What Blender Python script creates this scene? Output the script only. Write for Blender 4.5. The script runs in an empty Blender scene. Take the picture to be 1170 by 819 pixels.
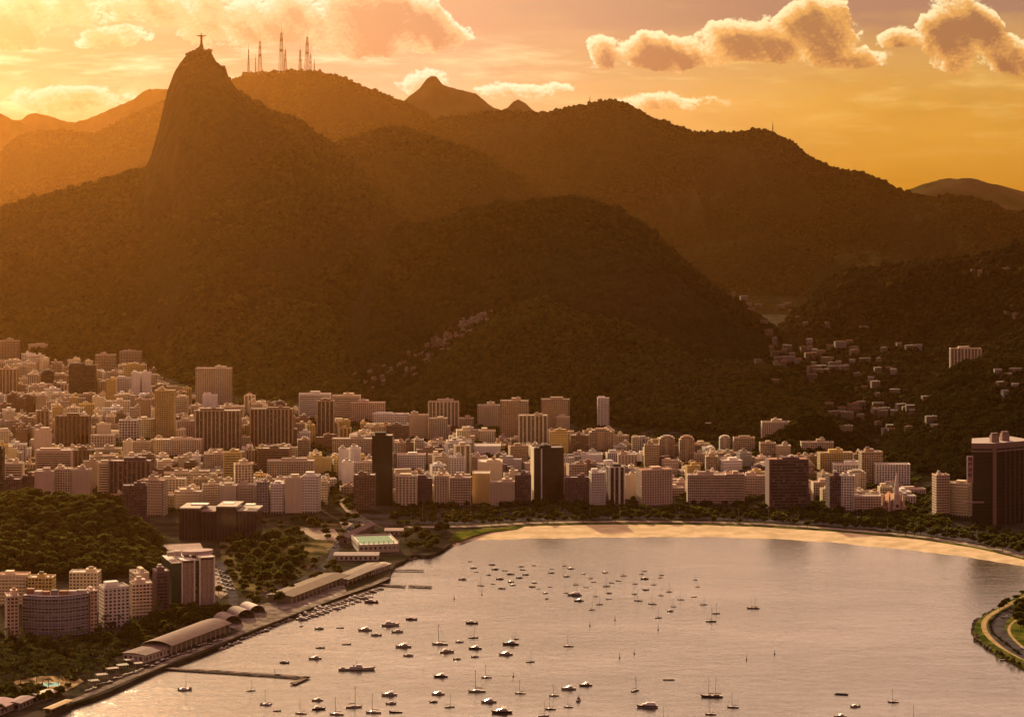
import bpy, bmesh, math, random
import numpy as np
from mathutils import Vector, Matrix

# ---------------------------------------------------------------- camera, sky, sun, exposure
SC = bpy.context.scene
F = 2500.0            # focal length in photo pixels (photo is 1170 wide)
HZ = 215.0            # photo row of the horizon
CH = 390.0            # camera height above the sea
R = math.radians
SUN_EL, SUN_AZ = 16.0, 18.0      # elevation, degrees to the left of the view axis

cam_d = bpy.data.cameras.new('camera')
cam = bpy.data.objects.new('camera', cam_d)
SC.collection.objects.link(cam)
cam.location = (0, 0, CH)
cam.rotation_euler = (R(90), 0, 0)
cam_d.sensor_width = 36.0
cam_d.lens = 36.0 * F / 1170.0
cam_d.shift_y = -(409.5 - HZ) / 1170.0
cam_d.clip_start = 1.0
cam_d.clip_end = 60000.0
SC.camera = cam

def lin(r, g, b):
    f = lambda c: (c / 255.0) / 12.92 if c <= 10 else ((c / 255.0 + 0.055) / 1.055) ** 2.4
    return (f(r), f(g), f(b), 1.0)

class E:                                   # a tiny expression builder over shader math nodes
    tree = None
    def __init__(s, sock): s.s = sock
    @staticmethod
    def op(name, *a, clamp=False):
        n = E.tree.nodes.new('ShaderNodeMath'); n.operation = name; n.use_clamp = clamp
        for i, v in enumerate(a):
            if isinstance(v, E): E.tree.links.new(v.s, n.inputs[i])
            else: n.inputs[i].default_value = float(v)
        return E(n.outputs[0])
    def __add__(s, o): return E.op('ADD', s, o)
    __radd__ = __add__
    def __sub__(s, o): return E.op('SUBTRACT', s, o)
    def __rsub__(s, o): return E.op('SUBTRACT', o, s)
    def __mul__(s, o): return E.op('MULTIPLY', s, o)
    __rmul__ = __mul__
    def __truediv__(s, o): return E.op('DIVIDE', s, o)
    def __rtruediv__(s, o): return E.op('DIVIDE', o, s)
    def pow(s, o): return E.op('POWER', s, o)
    def max(s, o): return E.op('MAXIMUM', s, o)
    def min(s, o): return E.op('MINIMUM', s, o)
    def step(s, a, b):                     # smoothstep
        n = E.tree.nodes.new('ShaderNodeMapRange'); n.interpolation_type = 'SMOOTHSTEP'
        E.tree.links.new(s.s, n.inputs[0]); n.inputs[1].default_value = a; n.inputs[2].default_value = b
        return E(n.outputs[0])
def mixc(fac, a, b):
    n = E.tree.nodes.new('ShaderNodeMix'); n.data_type = 'RGBA'
    for k, v in ((0, fac), (6, a), (7, b)):
        if isinstance(v, E): E.tree.links.new(v.s, n.inputs[k])
        else: n.inputs[k].default_value = v
    return E(n.outputs[2])
def scalec(a, f):
    n = E.tree.nodes.new('ShaderNodeVectorMath'); n.operation = 'SCALE'
    E.tree.links.new(a.s, n.inputs[0])
    if isinstance(f, E): E.tree.links.new(f.s, n.inputs['Scale'])
    else: n.inputs['Scale'].default_value = f
    return E(n.outputs[0])
def addc(a, b):
    n = E.tree.nodes.new('ShaderNodeVectorMath'); n.operation = 'ADD'
    E.tree.links.new(a.s, n.inputs[0]); E.tree.links.new(b.s, n.inputs[1])
    return E(n.outputs[0])
def combine(x, y, z):
    n = E.tree.nodes.new('ShaderNodeCombineXYZ')
    for i, v in enumerate((x, y, z)):
        if isinstance(v, E): E.tree.links.new(v.s, n.inputs[i])
        else: n.inputs[i].default_value = v
    return E(n.outputs[0])
def noise(vec, scale, detail=4, rough=0.55, dist=0.0, col=False):
    n = E.tree.nodes.new('ShaderNodeTexNoise')
    n.inputs['Scale'].default_value = scale; n.inputs['Detail'].default_value = detail
    n.inputs['Roughness'].default_value = rough; n.inputs['Distortion'].default_value = dist
    if vec is not None: E.tree.links.new(vec.s, n.inputs['Vector'])
    return E(n.outputs[1 if col else 0])

# ---- sky
SKY_STRENGTH = 0.10
world = bpy.data.worlds.new('World'); SC.world = world; world.use_nodes = True
wt = world.node_tree; wt.nodes.clear(); E.tree = wt
tc = wt.nodes.new('ShaderNodeTexCoord')
sep = wt.nodes.new('ShaderNodeSeparateXYZ'); wt.links.new(tc.outputs['Generated'], sep.inputs[0])
dx, dy, dz = E(sep.outputs[0]), E(sep.outputs[1]), E(sep.outputs[2])
yy = dy.max(0.05)
U = 5.85 + dx / yy * 25.0                 # hundreds of pixels, measured along the horizon
V = 2.15 - dz / yy * 25.0                 # same, downwards from the top of the picture
sky = wt.nodes.new('ShaderNodeTexSky'); sky.sky_type = 'NISHITA'; sky.sun_disc = False
sky.sun_elevation = R(SUN_EL); sky.sun_rotation = R(-SUN_AZ); sky.dust_density = 4.0; sky.air_density = 1.6
nish = E(sky.outputs[0])
# evening gradient: by height, warm towards the sun, mauve away from it
sx, sy, sz = -math.sin(R(SUN_AZ)) * math.cos(R(SUN_EL)), math.cos(R(SUN_AZ)) * math.cos(R(SUN_EL)), math.sin(R(SUN_EL))
sundot = dx * sx + dy * sy + dz * sz
def ramp(fac, stops):
    n = wt.nodes.new('ShaderNodeValToRGB'); wt.links.new(fac.s, n.inputs[0])
    el = n.color_ramp.elements
    while len(el) < len(stops): el.new(0.5)
    for e, (p, c) in zip(el, stops): e.position = p; e.color = c
    return E(n.outputs[0])
front_l = ramp(V / -3.0 * 0.7 + 0.7, [(0.0, lin(236, 180, 110)), (0.2, lin(240, 200, 156)), (0.45, lin(244, 208, 182)), (0.62, lin(216, 160, 150)), (0.72, lin(232, 190, 146)), (1.0, lin(242, 198, 162))])
front_r = ramp(V / -3.0 * 0.7 + 0.7, [(0.0, lin(232, 150, 30)), (0.2, lin(236, 164, 36)), (0.42, lin(240, 182, 70)), (0.58, lin(230, 176, 105)), (0.70, lin(200, 150, 120)), (1.0, lin(234, 190, 160))])
front = scalec(mixc(U.step(2.5, 10.5), front_l, front_r), (0.0 - V).step(0.2, 2.2) * (1.22 - (0.0 - V).step(2.0, 5.0) * 0.42) + (0.17 + U.step(0.5, 6.0) * 0.16 - U.step(7.0, 11.0) * 0.03))
back = scalec(mixc(dz.step(0.08, 0.6), lin(196, 150, 92), lin(112, 58, 106)), 0.64)
grad = mixc(sundot.step(-0.1, 0.93), back, front)
# clouds, laid out by direction
def sepv0(v):
    n = wt.nodes.new('ShaderNodeSeparateXYZ'); wt.links.new(v.s, n.inputs[0]); return [E(x) for x in n.outputs]
CLOUDS = [(4.25, 0.25, 0.95, 0.44, 1.0), (3.3, 0.20, 0.9, 0.30, 0.75), (2.55, 0.28, 0.5, 0.32, 0.7), (1.9, 0.06, 0.8, 0.25, 0.75), (0.12, 0.22, 0.5, 0.42, 0.8), (1.3, 0.42, 0.55, 0.13, 0.75), (0.7, 0.05, 0.9, 0.3, 0.5), (4.95, 0.42, 0.5, 0.22, 0.7),
          (9.35, 0.34, 0.50, 0.42, 1.0), (8.6, 0.48, 0.70, 0.28, 0.9), (7.6, 0.60, 0.85, 0.20, 0.75), (9.75, 0.66, 0.42, 0.14, 0.7), (6.95, 0.62, 0.25, 0.2, 0.7),
          (10.95, 0.36, 0.50, 0.50, 1.0), (11.55, 0.62, 0.45, 0.24, 0.85), (10.3, 0.44, 0.3, 0.14, 0.6), (4.8, 0.95, 0.35, 0.16, 0.5), (6.0, 1.02, 0.6, 0.11, 0.5), (0.8, 1.12, 0.9, 0.16, 0.5), (7.6, 1.15, 0.8, 0.10, 0.35)]
def clumps(du, dv):
    Uo = U + du; Vo = V + dv
    wv = combine(Uo, Vo * 1.2, 8.0)
    pv = combine(Uo, Vo * 1.3, 3.7)
    n1 = noise(pv, 2.1, 12, 0.62, 0.25); n2 = noise(pv, 8.5, 8, 0.66, 0.1)
    wc = sepv0(noise(wv, 2.4, 4, 0.6, 0.0, True)); Uw = Uo + (wc[0] - 0.5) * 0.55; Vw = Vo + (wc[1] - 0.5) * 0.34
    tot = None
    for cx, cy, rx, ry, amp in CLOUDS:
        a = (Uw - cx) / rx; b = (Vw - cy) / ry
        q = (1.0 - (a * a + b * b)).max(0.0).pow(0.7) * amp
        tot = q if tot is None else tot.max(q)
    bil = 1.0 - E.op('ABSOLUTE', n2 * 2.0 - 1.0) * 2.2
    return tot * 0.9 + (n1 - 0.52) * 2.7 * tot.step(0.0, 0.22) + (bil - 0.55) * 0.46 * tot.step(0.0, 0.3)
d0 = clumps(0, 0)
cl = lambda q: q.max(0.0).min(1.3)
tau = cl(clumps(-0.018, -0.034)) * 0.42 + cl(clumps(-0.05, -0.085)) * 0.33 + cl(clumps(-0.10, -0.17)) * 0.30
mask = d0.step(-0.02, 0.34)
relief = (1.02 - tau * 1.15).max(0.0).min(1.0)
lit = mixc(U.step(2.0, 9.0), lin(255, 248, 232), lin(255, 238, 184))
mid = mixc(U.step(3.0, 9.5), lin(232, 184, 150), lin(222, 160, 84))
shade = mixc(U.step(3.0, 9.5), lin(178, 120, 108), lin(142, 92, 66))
ccol = mixc(relief.step(0.45, 1.0), mixc(relief.step(0.0, 0.55), shade, mid), lit)
# thin streaks near the horizon
st = noise(combine(U * 0.7, V * 4.5, 1.0), 1.2, 6, 0.6)
streak = st.step(0.48, 0.72) * (1.0 - V.step(1.0, 2.0)) * V.step(0.25, 0.7) * 0.85
bank = (noise(combine(U, V * 1.6, 9.0), 2.2, 7, 0.6) - V * -0.12).step(0.55, 0.72) * V.step(0.8, 1.05) * (1.0 - V.step(1.15, 1.5)) * 0.4
# high grey-mauve sheet along the top
sheet = (noise(combine(U * 0.45, V * 2.2, 5.0), 1.0, 5, 0.55) + (0.28 - V) * 0.55).step(0.40, 0.62) * (1.0 - V.step(0.2, 0.7)) * 0.75 * (1.0 - (0.0 - V).step(0.8, 2.4))
shc = scalec(mixc(U.step(4.0, 9.0), lin(205, 150, 132), lin(150, 104, 104)), 0.39)
grad = scalec(grad, noise(combine(U * 0.6, V * 1.9, 2.0), 1.1, 7, 0.6, 0.6) * 0.5 + 0.75)
c = mixc(sheet, grad, shc)
c = mixc(streak, c, scalec(mixc(U.step(3, 10), lin(255, 238, 200), lin(246, 200, 110)), 0.39))
c = mixc(bank, c, scalec(mixc(U.step(3, 10), lin(240, 206, 160), lin(226, 160, 60)), 0.39))
front_mask = dy.step(0.15, 0.4)
c = mixc(mask * front_mask, c, scalec(ccol, 0.46 - U.step(7.0, 0.0) * 0.20))
# brightening round the sun itself
glow = sundot.max(0.0).pow(140.0)
c = addc(c, scalec(combine(1.0, 0.72, 0.45), glow * 1.2))
c = scalec(c, 1.0 / SKY_STRENGTH)
c = mixc(0.05, c, nish)
bg = wt.nodes.new('ShaderNodeBackground'); bg.inputs['Strength'].default_value = SKY_STRENGTH
wt.links.new(c.s, bg.inputs['Color'])
wo = wt.nodes.new('ShaderNodeOutputWorld'); wt.links.new(bg.outputs[0], wo.inputs['Surface'])
world.cycles.sampling_method = 'MANUAL'; world.cycles.sample_map_resolution = 512

# ---- sun
sd = bpy.data.lights.new('sun', 'SUN'); sd.energy = 5.0; sd.angle = R(0.8); sd.color = (1.0, 0.73, 0.38)
sun = bpy.data.objects.new('sun', sd); SC.collection.objects.link(sun)
sun.rotation_euler = Vector((sx, sy, sz)).to_track_quat('Z', 'Y').to_euler()

vs = SC.view_settings
vs.view_transform = 'Standard'; vs.look = 'None'; vs.exposure = 1.08; vs.gamma = 1.0; vs.use_curve_mapping = False
SC.cycles.use_denoising = True
SC.cycles.max_bounces = 5; SC.cycles.volume_bounces = 0; SC.cycles.transparent_max_bounces = 6
SC.cycles.diffuse_bounces = 2; SC.cycles.glossy_bounces = 2; SC.cycles.transmission_bounces = 3

# ---------------------------------------------------------------- helpers
COL = SC.collection
rng = np.random.default_rng(7)
rnd = random.Random(11)

def tag(o, label=None, cat=None, group=None, kind=None):
    for k, v in (('label', label), ('category', cat), ('group', group), ('kind', kind)):
        if v: o[k] = v
    return o
def empty(name, loc=(0, 0, 0), rz=0.0, label=None, cat=None, group=None):
    o = bpy.data.objects.new(name, None); COL.objects.link(o)
    o.location = loc; o.rotation_euler = (0, 0, rz); o.empty_display_size = 1.0
    return tag(o, label, cat, group)
def link(name, me, parent=None, loc=None, rz=None):
    o = bpy.data.objects.new(name, me); COL.objects.link(o)
    if parent is not None: o.parent = parent
    if loc is not None: o.location = loc
    if rz is not None: o.rotation_euler = (0, 0, rz)
    return o

class MB:
    """collects quads and triangles with uv, tint, facade style and material slot; builds ONE mesh"""
    def __init__(s): s.v = []; s.nv = 0; s.f = []; s.nf = 0
    def add(s, verts, faces, tint=(0.5, 0.5, 0.5), sty=(0, 0, 0, 0), mat=0, uv=None, smooth=False):
        verts = np.asarray(verts, np.float32).reshape(-1, 3); faces = np.asarray(faces, np.int32)
        n = len(faces)
        tint = np.asarray(tint, np.float32); sty = np.asarray(sty, np.float32)
        if tint.ndim == 1: tint = np.tile(np.append(tint[:3], 1.0), (n, 1)).astype(np.float32)
        if sty.ndim == 1: sty = np.tile(sty, (n, 1))
        if uv is None: uv = np.zeros((n, faces.shape[1], 2), np.float32)
        s.v.append(verts); s.f.append((faces + s.nv, tint, sty, np.full(n, mat, np.int32), np.asarray(uv, np.float32), np.full(n, smooth)))
        s.nv += len(verts); s.nf += n
        return s
    def box(s, c, size, rz=0.0, tint=(0.5, 0.5, 0.5), mat=0, taper=1.0, sty=(0, 0, 0, 0), bottom=True):
        """box standing on c (centre of its base)"""
        hx, hy, h = size[0] / 2, size[1] / 2, size[2]
        q = np.array([[-hx, -hy, 0], [hx, -hy, 0], [hx, hy, 0], [-hx, hy, 0], [-hx * taper, -hy * taper, h], [hx * taper, -hy * taper, h], [hx * taper, hy * taper, h], [-hx * taper, hy * taper, h]])
        ca, sa = math.cos(rz), math.sin(rz)
        q = np.stack([q[:, 0] * ca - q[:, 1] * sa + c[0], q[:, 0] * sa + q[:, 1] * ca + c[1], q[:, 2] + c[2]], 1)
        f = [[0, 1, 5, 4], [1, 2, 6, 5], [2, 3, 7, 6], [3, 0, 4, 7], [4, 5, 6, 7]] + ([[3, 2, 1, 0]] if bottom else [])
        uv = []
        for k, w in enumerate((size[0], size[1], size[0], size[1])): uv.append([[0, 0], [w, 0], [w, h], [0, h]])
        uv += [[[0, 0]] * 4] * (len(f) - 4)
        st = np.zeros((len(f), 4)); st[:4] = sty
        return s.add(q, f, tint, st, mat, uv)
    def prism(s, poly, z0, z1, tint=(0.5, 0.5, 0.5), roof=None, sty=(0, 0, 0, 0), mat=0, rmat=None, cap=True):
        """vertical prism over a counter-clockwise convex plan polygon; sty may be one style per wall"""
        poly = np.asarray(poly, float); n = len(poly)
        z0a = np.full(n, z0) if np.ndim(z0) == 0 else np.asarray(z0)
        v = np.vstack([np.c_[poly, z0a], np.c_[poly, np.full(n, z1)]])
        f = []; uv = []
        for i in range(n):
            j = (i + 1) % n; w = float(np.hypot(*(poly[j] - poly[i])))
            f.append([i, j, n + j, n + i]); h = z1 - float(np.min(z0a)); uv.append([[0, 0], [w, 0], [w, h], [0, h]])
        stl = np.asarray(sty, float)
        if stl.ndim == 1: stl = np.tile(stl, (n, 1))
        s.add(v, f, tint, stl, mat, uv)
        if cap:
            rv = np.c_[poly, np.full(n, z1)]
            rv = np.vstack([rv, [[poly[:, 0].mean(), poly[:, 1].mean(), z1]]])
            s.add(rv, [[i, (i + 1) % n, n] for i in range(n)], roof if roof is not None else tint, (0, 0, 0, 0), mat if rmat is None else rmat)
        return s
    def tube(s, a, b, r0, r1=None, n=6, tint=(0.5, 0.5, 0.5), mat=0, cap=True):
        a = np.asarray(a, float); b = np.asarray(b, float); r1 = r0 if r1 is None else r1
        d = b - a; L = np.linalg.norm(d); d = d / max(L, 1e-9)
        u = np.cross(d, [0, 0, 1.0]) if abs(d[2]) < 0.95 else np.cross(d, [1.0, 0, 0]); u /= np.linalg.norm(u); w = np.cross(d, u)
        t = np.arange(n) * 2 * np.pi / n
        ring = np.cos(t)[:, None] * u + np.sin(t)[:, None] * w
        v = np.vstack([a + ring * r0, b + ring * r1, [a], [b]])
        i = np.arange(n); j = (i + 1) % n
        s.add(v[:2 * n], np.stack([i, j, n + j, n + i], 1)[:, ::-1], tint, (0, 0, 0, 0), mat, smooth=n > 5)
        if cap:
            s.add(v, np.stack([j, i, np.full(n, 2 * n)], 1)[:, ::-1], tint, (0, 0, 0, 0), mat)
            s.add(v, np.stack([n + i, n + j, np.full(n, 2 * n + 1)], 1)[:, ::-1], tint, (0, 0, 0, 0), mat)
        return s
    def grid(s, P, tint=(0.5, 0.5, 0.5), mat=0, smooth=True, flip=False, uv=None):
        P = np.asarray(P, float); a, b = P.shape[:2]
        idx = np.arange(a * b).reshape(a, b)
        f = np.stack([idx[:-1, :-1], idx[:-1, 1:], idx[1:, 1:], idx[1:, :-1]], -1).reshape(-1, 4)
        if flip: f = f[:, ::-1]
        return s.add(P.reshape(-1, 3), f, tint, (0, 0, 0, 0), mat, smooth=smooth)
    def mesh(s, name, mats):
        me = bpy.data.meshes.new(name)
        V = np.concatenate(s.v); me.vertices.add(len(V)); me.vertices.foreach_set('co', V.ravel())
        lv = np.concatenate([f[0].ravel() for f in s.f]); tot = np.concatenate([np.full(len(f[0]), f[0].shape[1], np.int32) for f in s.f])
        start = np.concatenate([[0], np.cumsum(tot)[:-1]]).astype(np.int32)
        me.loops.add(len(lv)); me.loops.foreach_set('vertex_index', lv.astype(np.int32))
        me.polygons.add(len(tot)); me.polygons.foreach_set('loop_start', start)
        try: me.polygons.foreach_set('loop_total', tot)
        except Exception: pass
        me.polygons.foreach_set('material_index', np.concatenate([f[3] for f in s.f]))
        me.polygons.foreach_set('use_smooth', np.concatenate([f[5] for f in s.f]))
        uvl = me.uv_layers.new(name='UVMap')
        uvl.data.foreach_set('uv', np.concatenate([f[4].reshape(-1, 2) for f in s.f]).ravel())
        for nm, k in (('tint', 1), ('sty', 2)):
            at = me.attributes.new(nm, 'FLOAT_COLOR', 'FACE')
            at.data.foreach_set('color', np.concatenate([f[k] for f in s.f]).astype(np.float32).ravel())
        for m in (mats if isinstance(mats, (list, tuple)) else [mats]): me.materials.append(m)
        me.update(calc_edges=True); me.validate()
        return me
    def build(s, name, mats, parent=None, loc=None, rz=None):
        return link(name, s.mesh(name, mats), parent, loc, rz)

# lattice value noise for modelling
_T = np.random.default_rng(3).random((512, 512))
def vnoise(x, y):
    x = np.asarray(x, float); y = np.asarray(y, float)
    xi = np.floor(x).astype(int); yi = np.floor(y).astype(int); fx = x - xi; fy = y - yi
    fx = fx * fx * fx * (fx * (fx * 6 - 15) + 10); fy = fy * fy * fy * (fy * (fy * 6 - 15) + 10)
    g = lambda a, b: _T[a & 511, b & 511]
    return (g(xi, yi) * (1 - fx) + g(xi + 1, yi) * fx) * (1 - fy) + (g(xi, yi + 1) * (1 - fx) + g(xi + 1, yi + 1) * fx) * fy
def fbm(x, y, o=5, gain=0.5):
    t = 0; a = 1.0; n = 0
    for k in range(o):
        t = t + a * (vnoise(x * 2 ** k + 17.3 * k, y * 2 ** k + 5.1 * k) - 0.5); n += a; a *= gain
    return t / n * 2                       # about -1..1
def ridged(x, y, o=4):
    t = 0; a = 1.0; n = 0
    for k in range(o):
        t = t + a * (1 - np.abs(vnoise(x * 2 ** k + 31 * k, y * 2 ** k + 9 * k) * 2 - 1)); n += a; a *= 0.5
    return t / n

# photo pixel -> world
LAND = 3.0
def land_z(Y): return LAND + np.maximum(0, np.asarray(Y, float) - 2800) * 0.012
def P(px, py, z=0.0):
    Y = (CH - z) * F / (py - HZ)
    return np.array([(px - 585.0) / F * Y, Y, z])
def G(px, py):                             # on the flat city floor
    z = LAND
    for _ in range(12): z = float(land_z((CH - z) * F / (py - HZ)))
    return P(px, py, z)
def at(px, py, Y): return np.array([(px - 585.0) / F * Y, Y, CH + (HZ - py) / F * Y])
def px_of(x, Y): return 585.0 + x * F / Y
def py_of(Y, z): return HZ - (z - CH) * F / Y

# ---------------------------------------------------------------- materials
def new_mat(name):
    m = bpy.data.materials.new(name); m.use_nodes = True
    t = m.node_tree; t.nodes.clear(); E.tree = t
    b = t.nodes.new('ShaderNodeBsdfPrincipled'); o = t.nodes.new('ShaderNodeOutputMaterial'); t.links.new(b.outputs[0], o.inputs[0])
    return m, t, b
def pos():
    g = E.tree.nodes.new('ShaderNodeNewGeometry'); return E(g.outputs['Position'])
def objco():
    g = E.tree.nodes.new('ShaderNodeTexCoord'); return E(g.outputs['Object'])
def attr(name, alpha=False):
    n = E.tree.nodes.new('ShaderNodeAttribute'); n.attribute_name = name
    return E(n.outputs['Alpha' if alpha else 'Color'])
def setin(b, k, v):
    if isinstance(v, E): E.tree.links.new(v.s, b.inputs[k])
    else: b.inputs[k].default_value = v
def bump(h, strength, dist):
    n = E.tree.nodes.new('ShaderNodeBump'); n.inputs['Strength'].default_value = strength; n.inputs['Distance'].default_value = dist
    E.tree.links.new(h.s, n.inputs['Height']); return E(n.outputs[0])
def mapped(vec, sc):
    n = E.tree.nodes.new('ShaderNodeMapping'); n.inputs['Scale'].default_value = sc
    E.tree.links.new(vec.s, n.inputs[0]); return E(n.outputs[0])
def sepv(v):
    n = E.tree.nodes.new('ShaderNodeSeparateXYZ'); E.tree.links.new(v.s, n.inputs[0]); return [E(x) for x in n.outputs]

def simple(name, a, b_, scale, rough=1.0, detail=5, bmp=0.0, spec=0.0, metal=0.0, lo=0.35, hi=0.65):
    m, t, b = new_mat(name)
    n = noise(pos(), scale, detail)
    setin(b, 'Base Color', mixc(n.step(lo, hi), (*a, 1), (*b_, 1)))
    setin(b, 'Roughness', rough); setin(b, 'Specular IOR Level', spec); setin(b, 'Metallic', metal)
    if bmp: setin(b, 'Normal', bump(n, 0.6, bmp))
    return m
def tinted(name, rough=0.7, spec=0.3, var=0.25, scale=0.3, metal=0.0):
    """colour from the mesh, with weathering"""
    m, t, b = new_mat(name)
    n = noise(pos(), scale, 5, 0.6)
    setin(b, 'Base Color', scalec(attr('tint'), n * (2 * var) + (1 - var)))
    setin(b, 'Roughness', rough); setin(b, 'Specular IOR Level', spec); setin(b, 'Metallic', metal)
    return m
M = {}
M['land'] = simple('land', (0.018, 0.018, 0.010), (0.055, 0.045, 0.032), 0.03)
M['forest_floor'] = simple('forest_floor', (0.016, 0.022, 0.008), (0.045, 0.05, 0.018), 0.02, bmp=3.0)
def hill_mat():
    m, t, b = new_mat('hill')
    g = t.nodes.new('ShaderNodeNewGeometry')
    q = E(g.outputs['Position']); nz = sepv(E(g.outputs['Normal']))[2]
    v = t.nodes.new('ShaderNodeTexVoronoi'); v.inputs['Scale'].default_value = 0.075; v.inputs['Randomness'].default_value = 1.0
    t.links.new(q.s, v.inputs['Vector'])
    crown = E(v.outputs['Distance']); rc = sepv(E(v.outputs['Color']))[0]
    n = noise(q, 0.004, 6, 0.6); nr = noise(mapped(q, (1, 1, 0.25)), 0.03, 6, 0.62)
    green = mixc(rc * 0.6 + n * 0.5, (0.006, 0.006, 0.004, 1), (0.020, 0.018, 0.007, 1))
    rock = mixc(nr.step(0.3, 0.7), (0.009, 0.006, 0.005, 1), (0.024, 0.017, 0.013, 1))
    rk = (nz + (n - 0.5) * 0.5).step(0.62, 0.40)
    stk = noise(mapped(q, (0.030, 0.012, 0.0035)), 1.0, 5, 0.6, 0.4).step(0.64, 0.72) * rk * noise(q, 0.0022, 3).step(0.45, 0.6)
    rock = mixc(stk, rock, (0.17, 0.125, 0.095, 1))
    setin(b, 'Base Color', mixc(rk, green, rock)); setin(b, 'Roughness', 1.0); setin(b, 'Specular IOR Level', 0.0)
    setin(b, 'Normal', bump(0.9 - crown * (1.0 - rk) * 1.0 + nr * rk * 0.8, 1.0, 7.0))
    return m
M['hill'] = hill_mat()
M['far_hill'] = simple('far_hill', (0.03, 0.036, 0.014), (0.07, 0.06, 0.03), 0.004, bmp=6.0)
def canopy_mat(name, a, c, tr):
    m, t, b = new_mat(name)
    k = sepv(attr('tint'))[0]; n = noise(pos(), 0.25, 3) * 0.5 + noise(pos(), 0.011, 4).step(0.25, 0.75) * 0.5
    col = mixc((k * 0.8 + n * 0.5).min(1.0), (*a, 1), (*c, 1))
    setin(b, 'Base Color', col); setin(b, 'Roughness', 0.8); setin(b, 'Specular IOR Level', 0.0)
    tl = t.nodes.new('ShaderNodeBsdfTranslucent'); t.links.new(scalec(col, 1.3).s, tl.inputs[0])
    mx = t.nodes.new('ShaderNodeMixShader'); mx.inputs[0].default_value = tr
    t.links.new(b.outputs[0], mx.inputs[1]); t.links.new(tl.outputs[0], mx.inputs[2])
    t.links.new(mx.outputs[0], t.nodes['Material Output'].inputs[0])
    return m
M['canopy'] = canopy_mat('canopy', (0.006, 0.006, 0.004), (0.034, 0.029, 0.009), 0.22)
M['leaves'] = canopy_mat('leaves', (0.010, 0.011, 0.006), (0.070, 0.064, 0.013), 0.4)
M['palm'] = canopy_mat('palm', (0.016, 0.022, 0.007), (0.09, 0.09, 0.025), 0.35)
M['bark'] = simple('bark', (0.06, 0.04, 0.03), (0.13, 0.09, 0.06), 0.8)
M['sand'] = simple('sand', (0.46, 0.36, 0.205), (0.62, 0.49, 0.30), 0.05, 0.95, 6)
M['grass'] = simple('grass', (0.03, 0.045, 0.008), (0.11, 0.11, 0.018), 0.09, bmp=0.3)
M['asphalt'] = simple('asphalt', (0.045, 0.04, 0.042), (0.075, 0.068, 0.068), 0.08)
M['paving'] = simple('paving', (0.24, 0.19, 0.14), (0.36, 0.29, 0.21), 0.1)
M['concrete'] = simple('concrete', (0.10, 0.08, 0.065), (0.24, 0.20, 0.16), 0.12)
M['path'] = simple('footpath', (0.26, 0.18, 0.085), (0.36, 0.26, 0.13), 0.1)
M['park'] = simple('park_ground', (0.030, 0.030, 0.012), (0.17, 0.125, 0.06), 0.028, lo=0.42, hi=0.66)  # ochre blotches are patches of sunlight put into the ground colour
M['rock'] = simple('rock', (0.03, 0.025, 0.022), (0.14, 0.11, 0.09), 0.5, bmp=0.4)
M['tint'] = tinted('painted', 0.85, 0.08)
M['gloss'] = tinted('boat_paint', 0.25, 0.5, 0.12)
M['metal'] = tinted('weathered_metal', 0.45, 0.5, 0.2, 0.5, 0.6)
M['roof'] = tinted('roofing', 0.9, 0.03, 0.4, 0.16)
def glass_mat():
    m, t, b = new_mat('dark_glass')
    setin(b, 'Base Color', scalec(attr('tint'), noise(pos(), 0.12, 2) * 0.8 + 0.6)); setin(b, 'Roughness', 0.12); setin(b, 'Specular IOR Level', 0.3)
    return m
M['glass'] = glass_mat()
def facade_mat():
    m, t, b = new_mat('facade')
    uvn = t.nodes.new('ShaderNodeUVMap'); uvn.uv_map = 'UVMap'
    u, v, _ = sepv(E(uvn.outputs[0]))
    bay, sto, wu = sepv(attr('sty')); wv = attr('sty', True)
    cu = u / bay.max(0.1); cv = v / sto.max(0.1)
    fl = lambda x: E.op('FLOOR', x); ab = lambda x: E.op('ABSOLUTE', x)
    fu = cu - fl(cu); fv = cv - fl(cv)
    win = E.op('LESS_THAN', ab(fu - 0.5), wu * 0.5) * E.op('LESS_THAN', ab(fv - 0.55), wv * 0.5) * E.op('GREATER_THAN', wu, 0.01)
    tr, tg, tb = sepv(attr('tint'))
    wn = t.nodes.new('ShaderNodeTexWhiteNoise'); wn.noise_dimensions = '3D'
    t.links.new(combine(fl(cu) + tr * 51.0, fl(cv) + tg * 77.0, tb * 13.0).s, wn.inputs['Vector'])
    r = E(wn.outputs['Value'])
    q = pos()
    streak = noise(mapped(q, (0.35, 0.35, 0.03)), 1.0, 4, 0.6); dirt = noise(q, 0.05, 4)
    wall = scalec(attr('tint'), streak * 0.45 + dirt * 0.4 + 0.55)
    slab = E.op('LESS_THAN', fv, 0.09) * E.op('GREATER_THAN', wu, 0.01)
    wall = scalec(wall, 1.0 - slab * 0.25)  # band at each floor line darkened: balcony shadow put into the wall colour
    glass = mixc(r.pow(5.0), (0.012, 0.009, 0.011, 1), (0.22, 0.17, 0.13, 1))
    setin(b, 'Base Color', mixc(win, wall, glass))
    setin(b, 'Roughness', 0.85 - win * 0.6); setin(b, 'Specular IOR Level', 0.2 + win * 0.1)
    setin(b, 'Normal', bump(1.0 - win, 0.5, 0.4))
    return m
M['facade'] = facade_mat()
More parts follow.
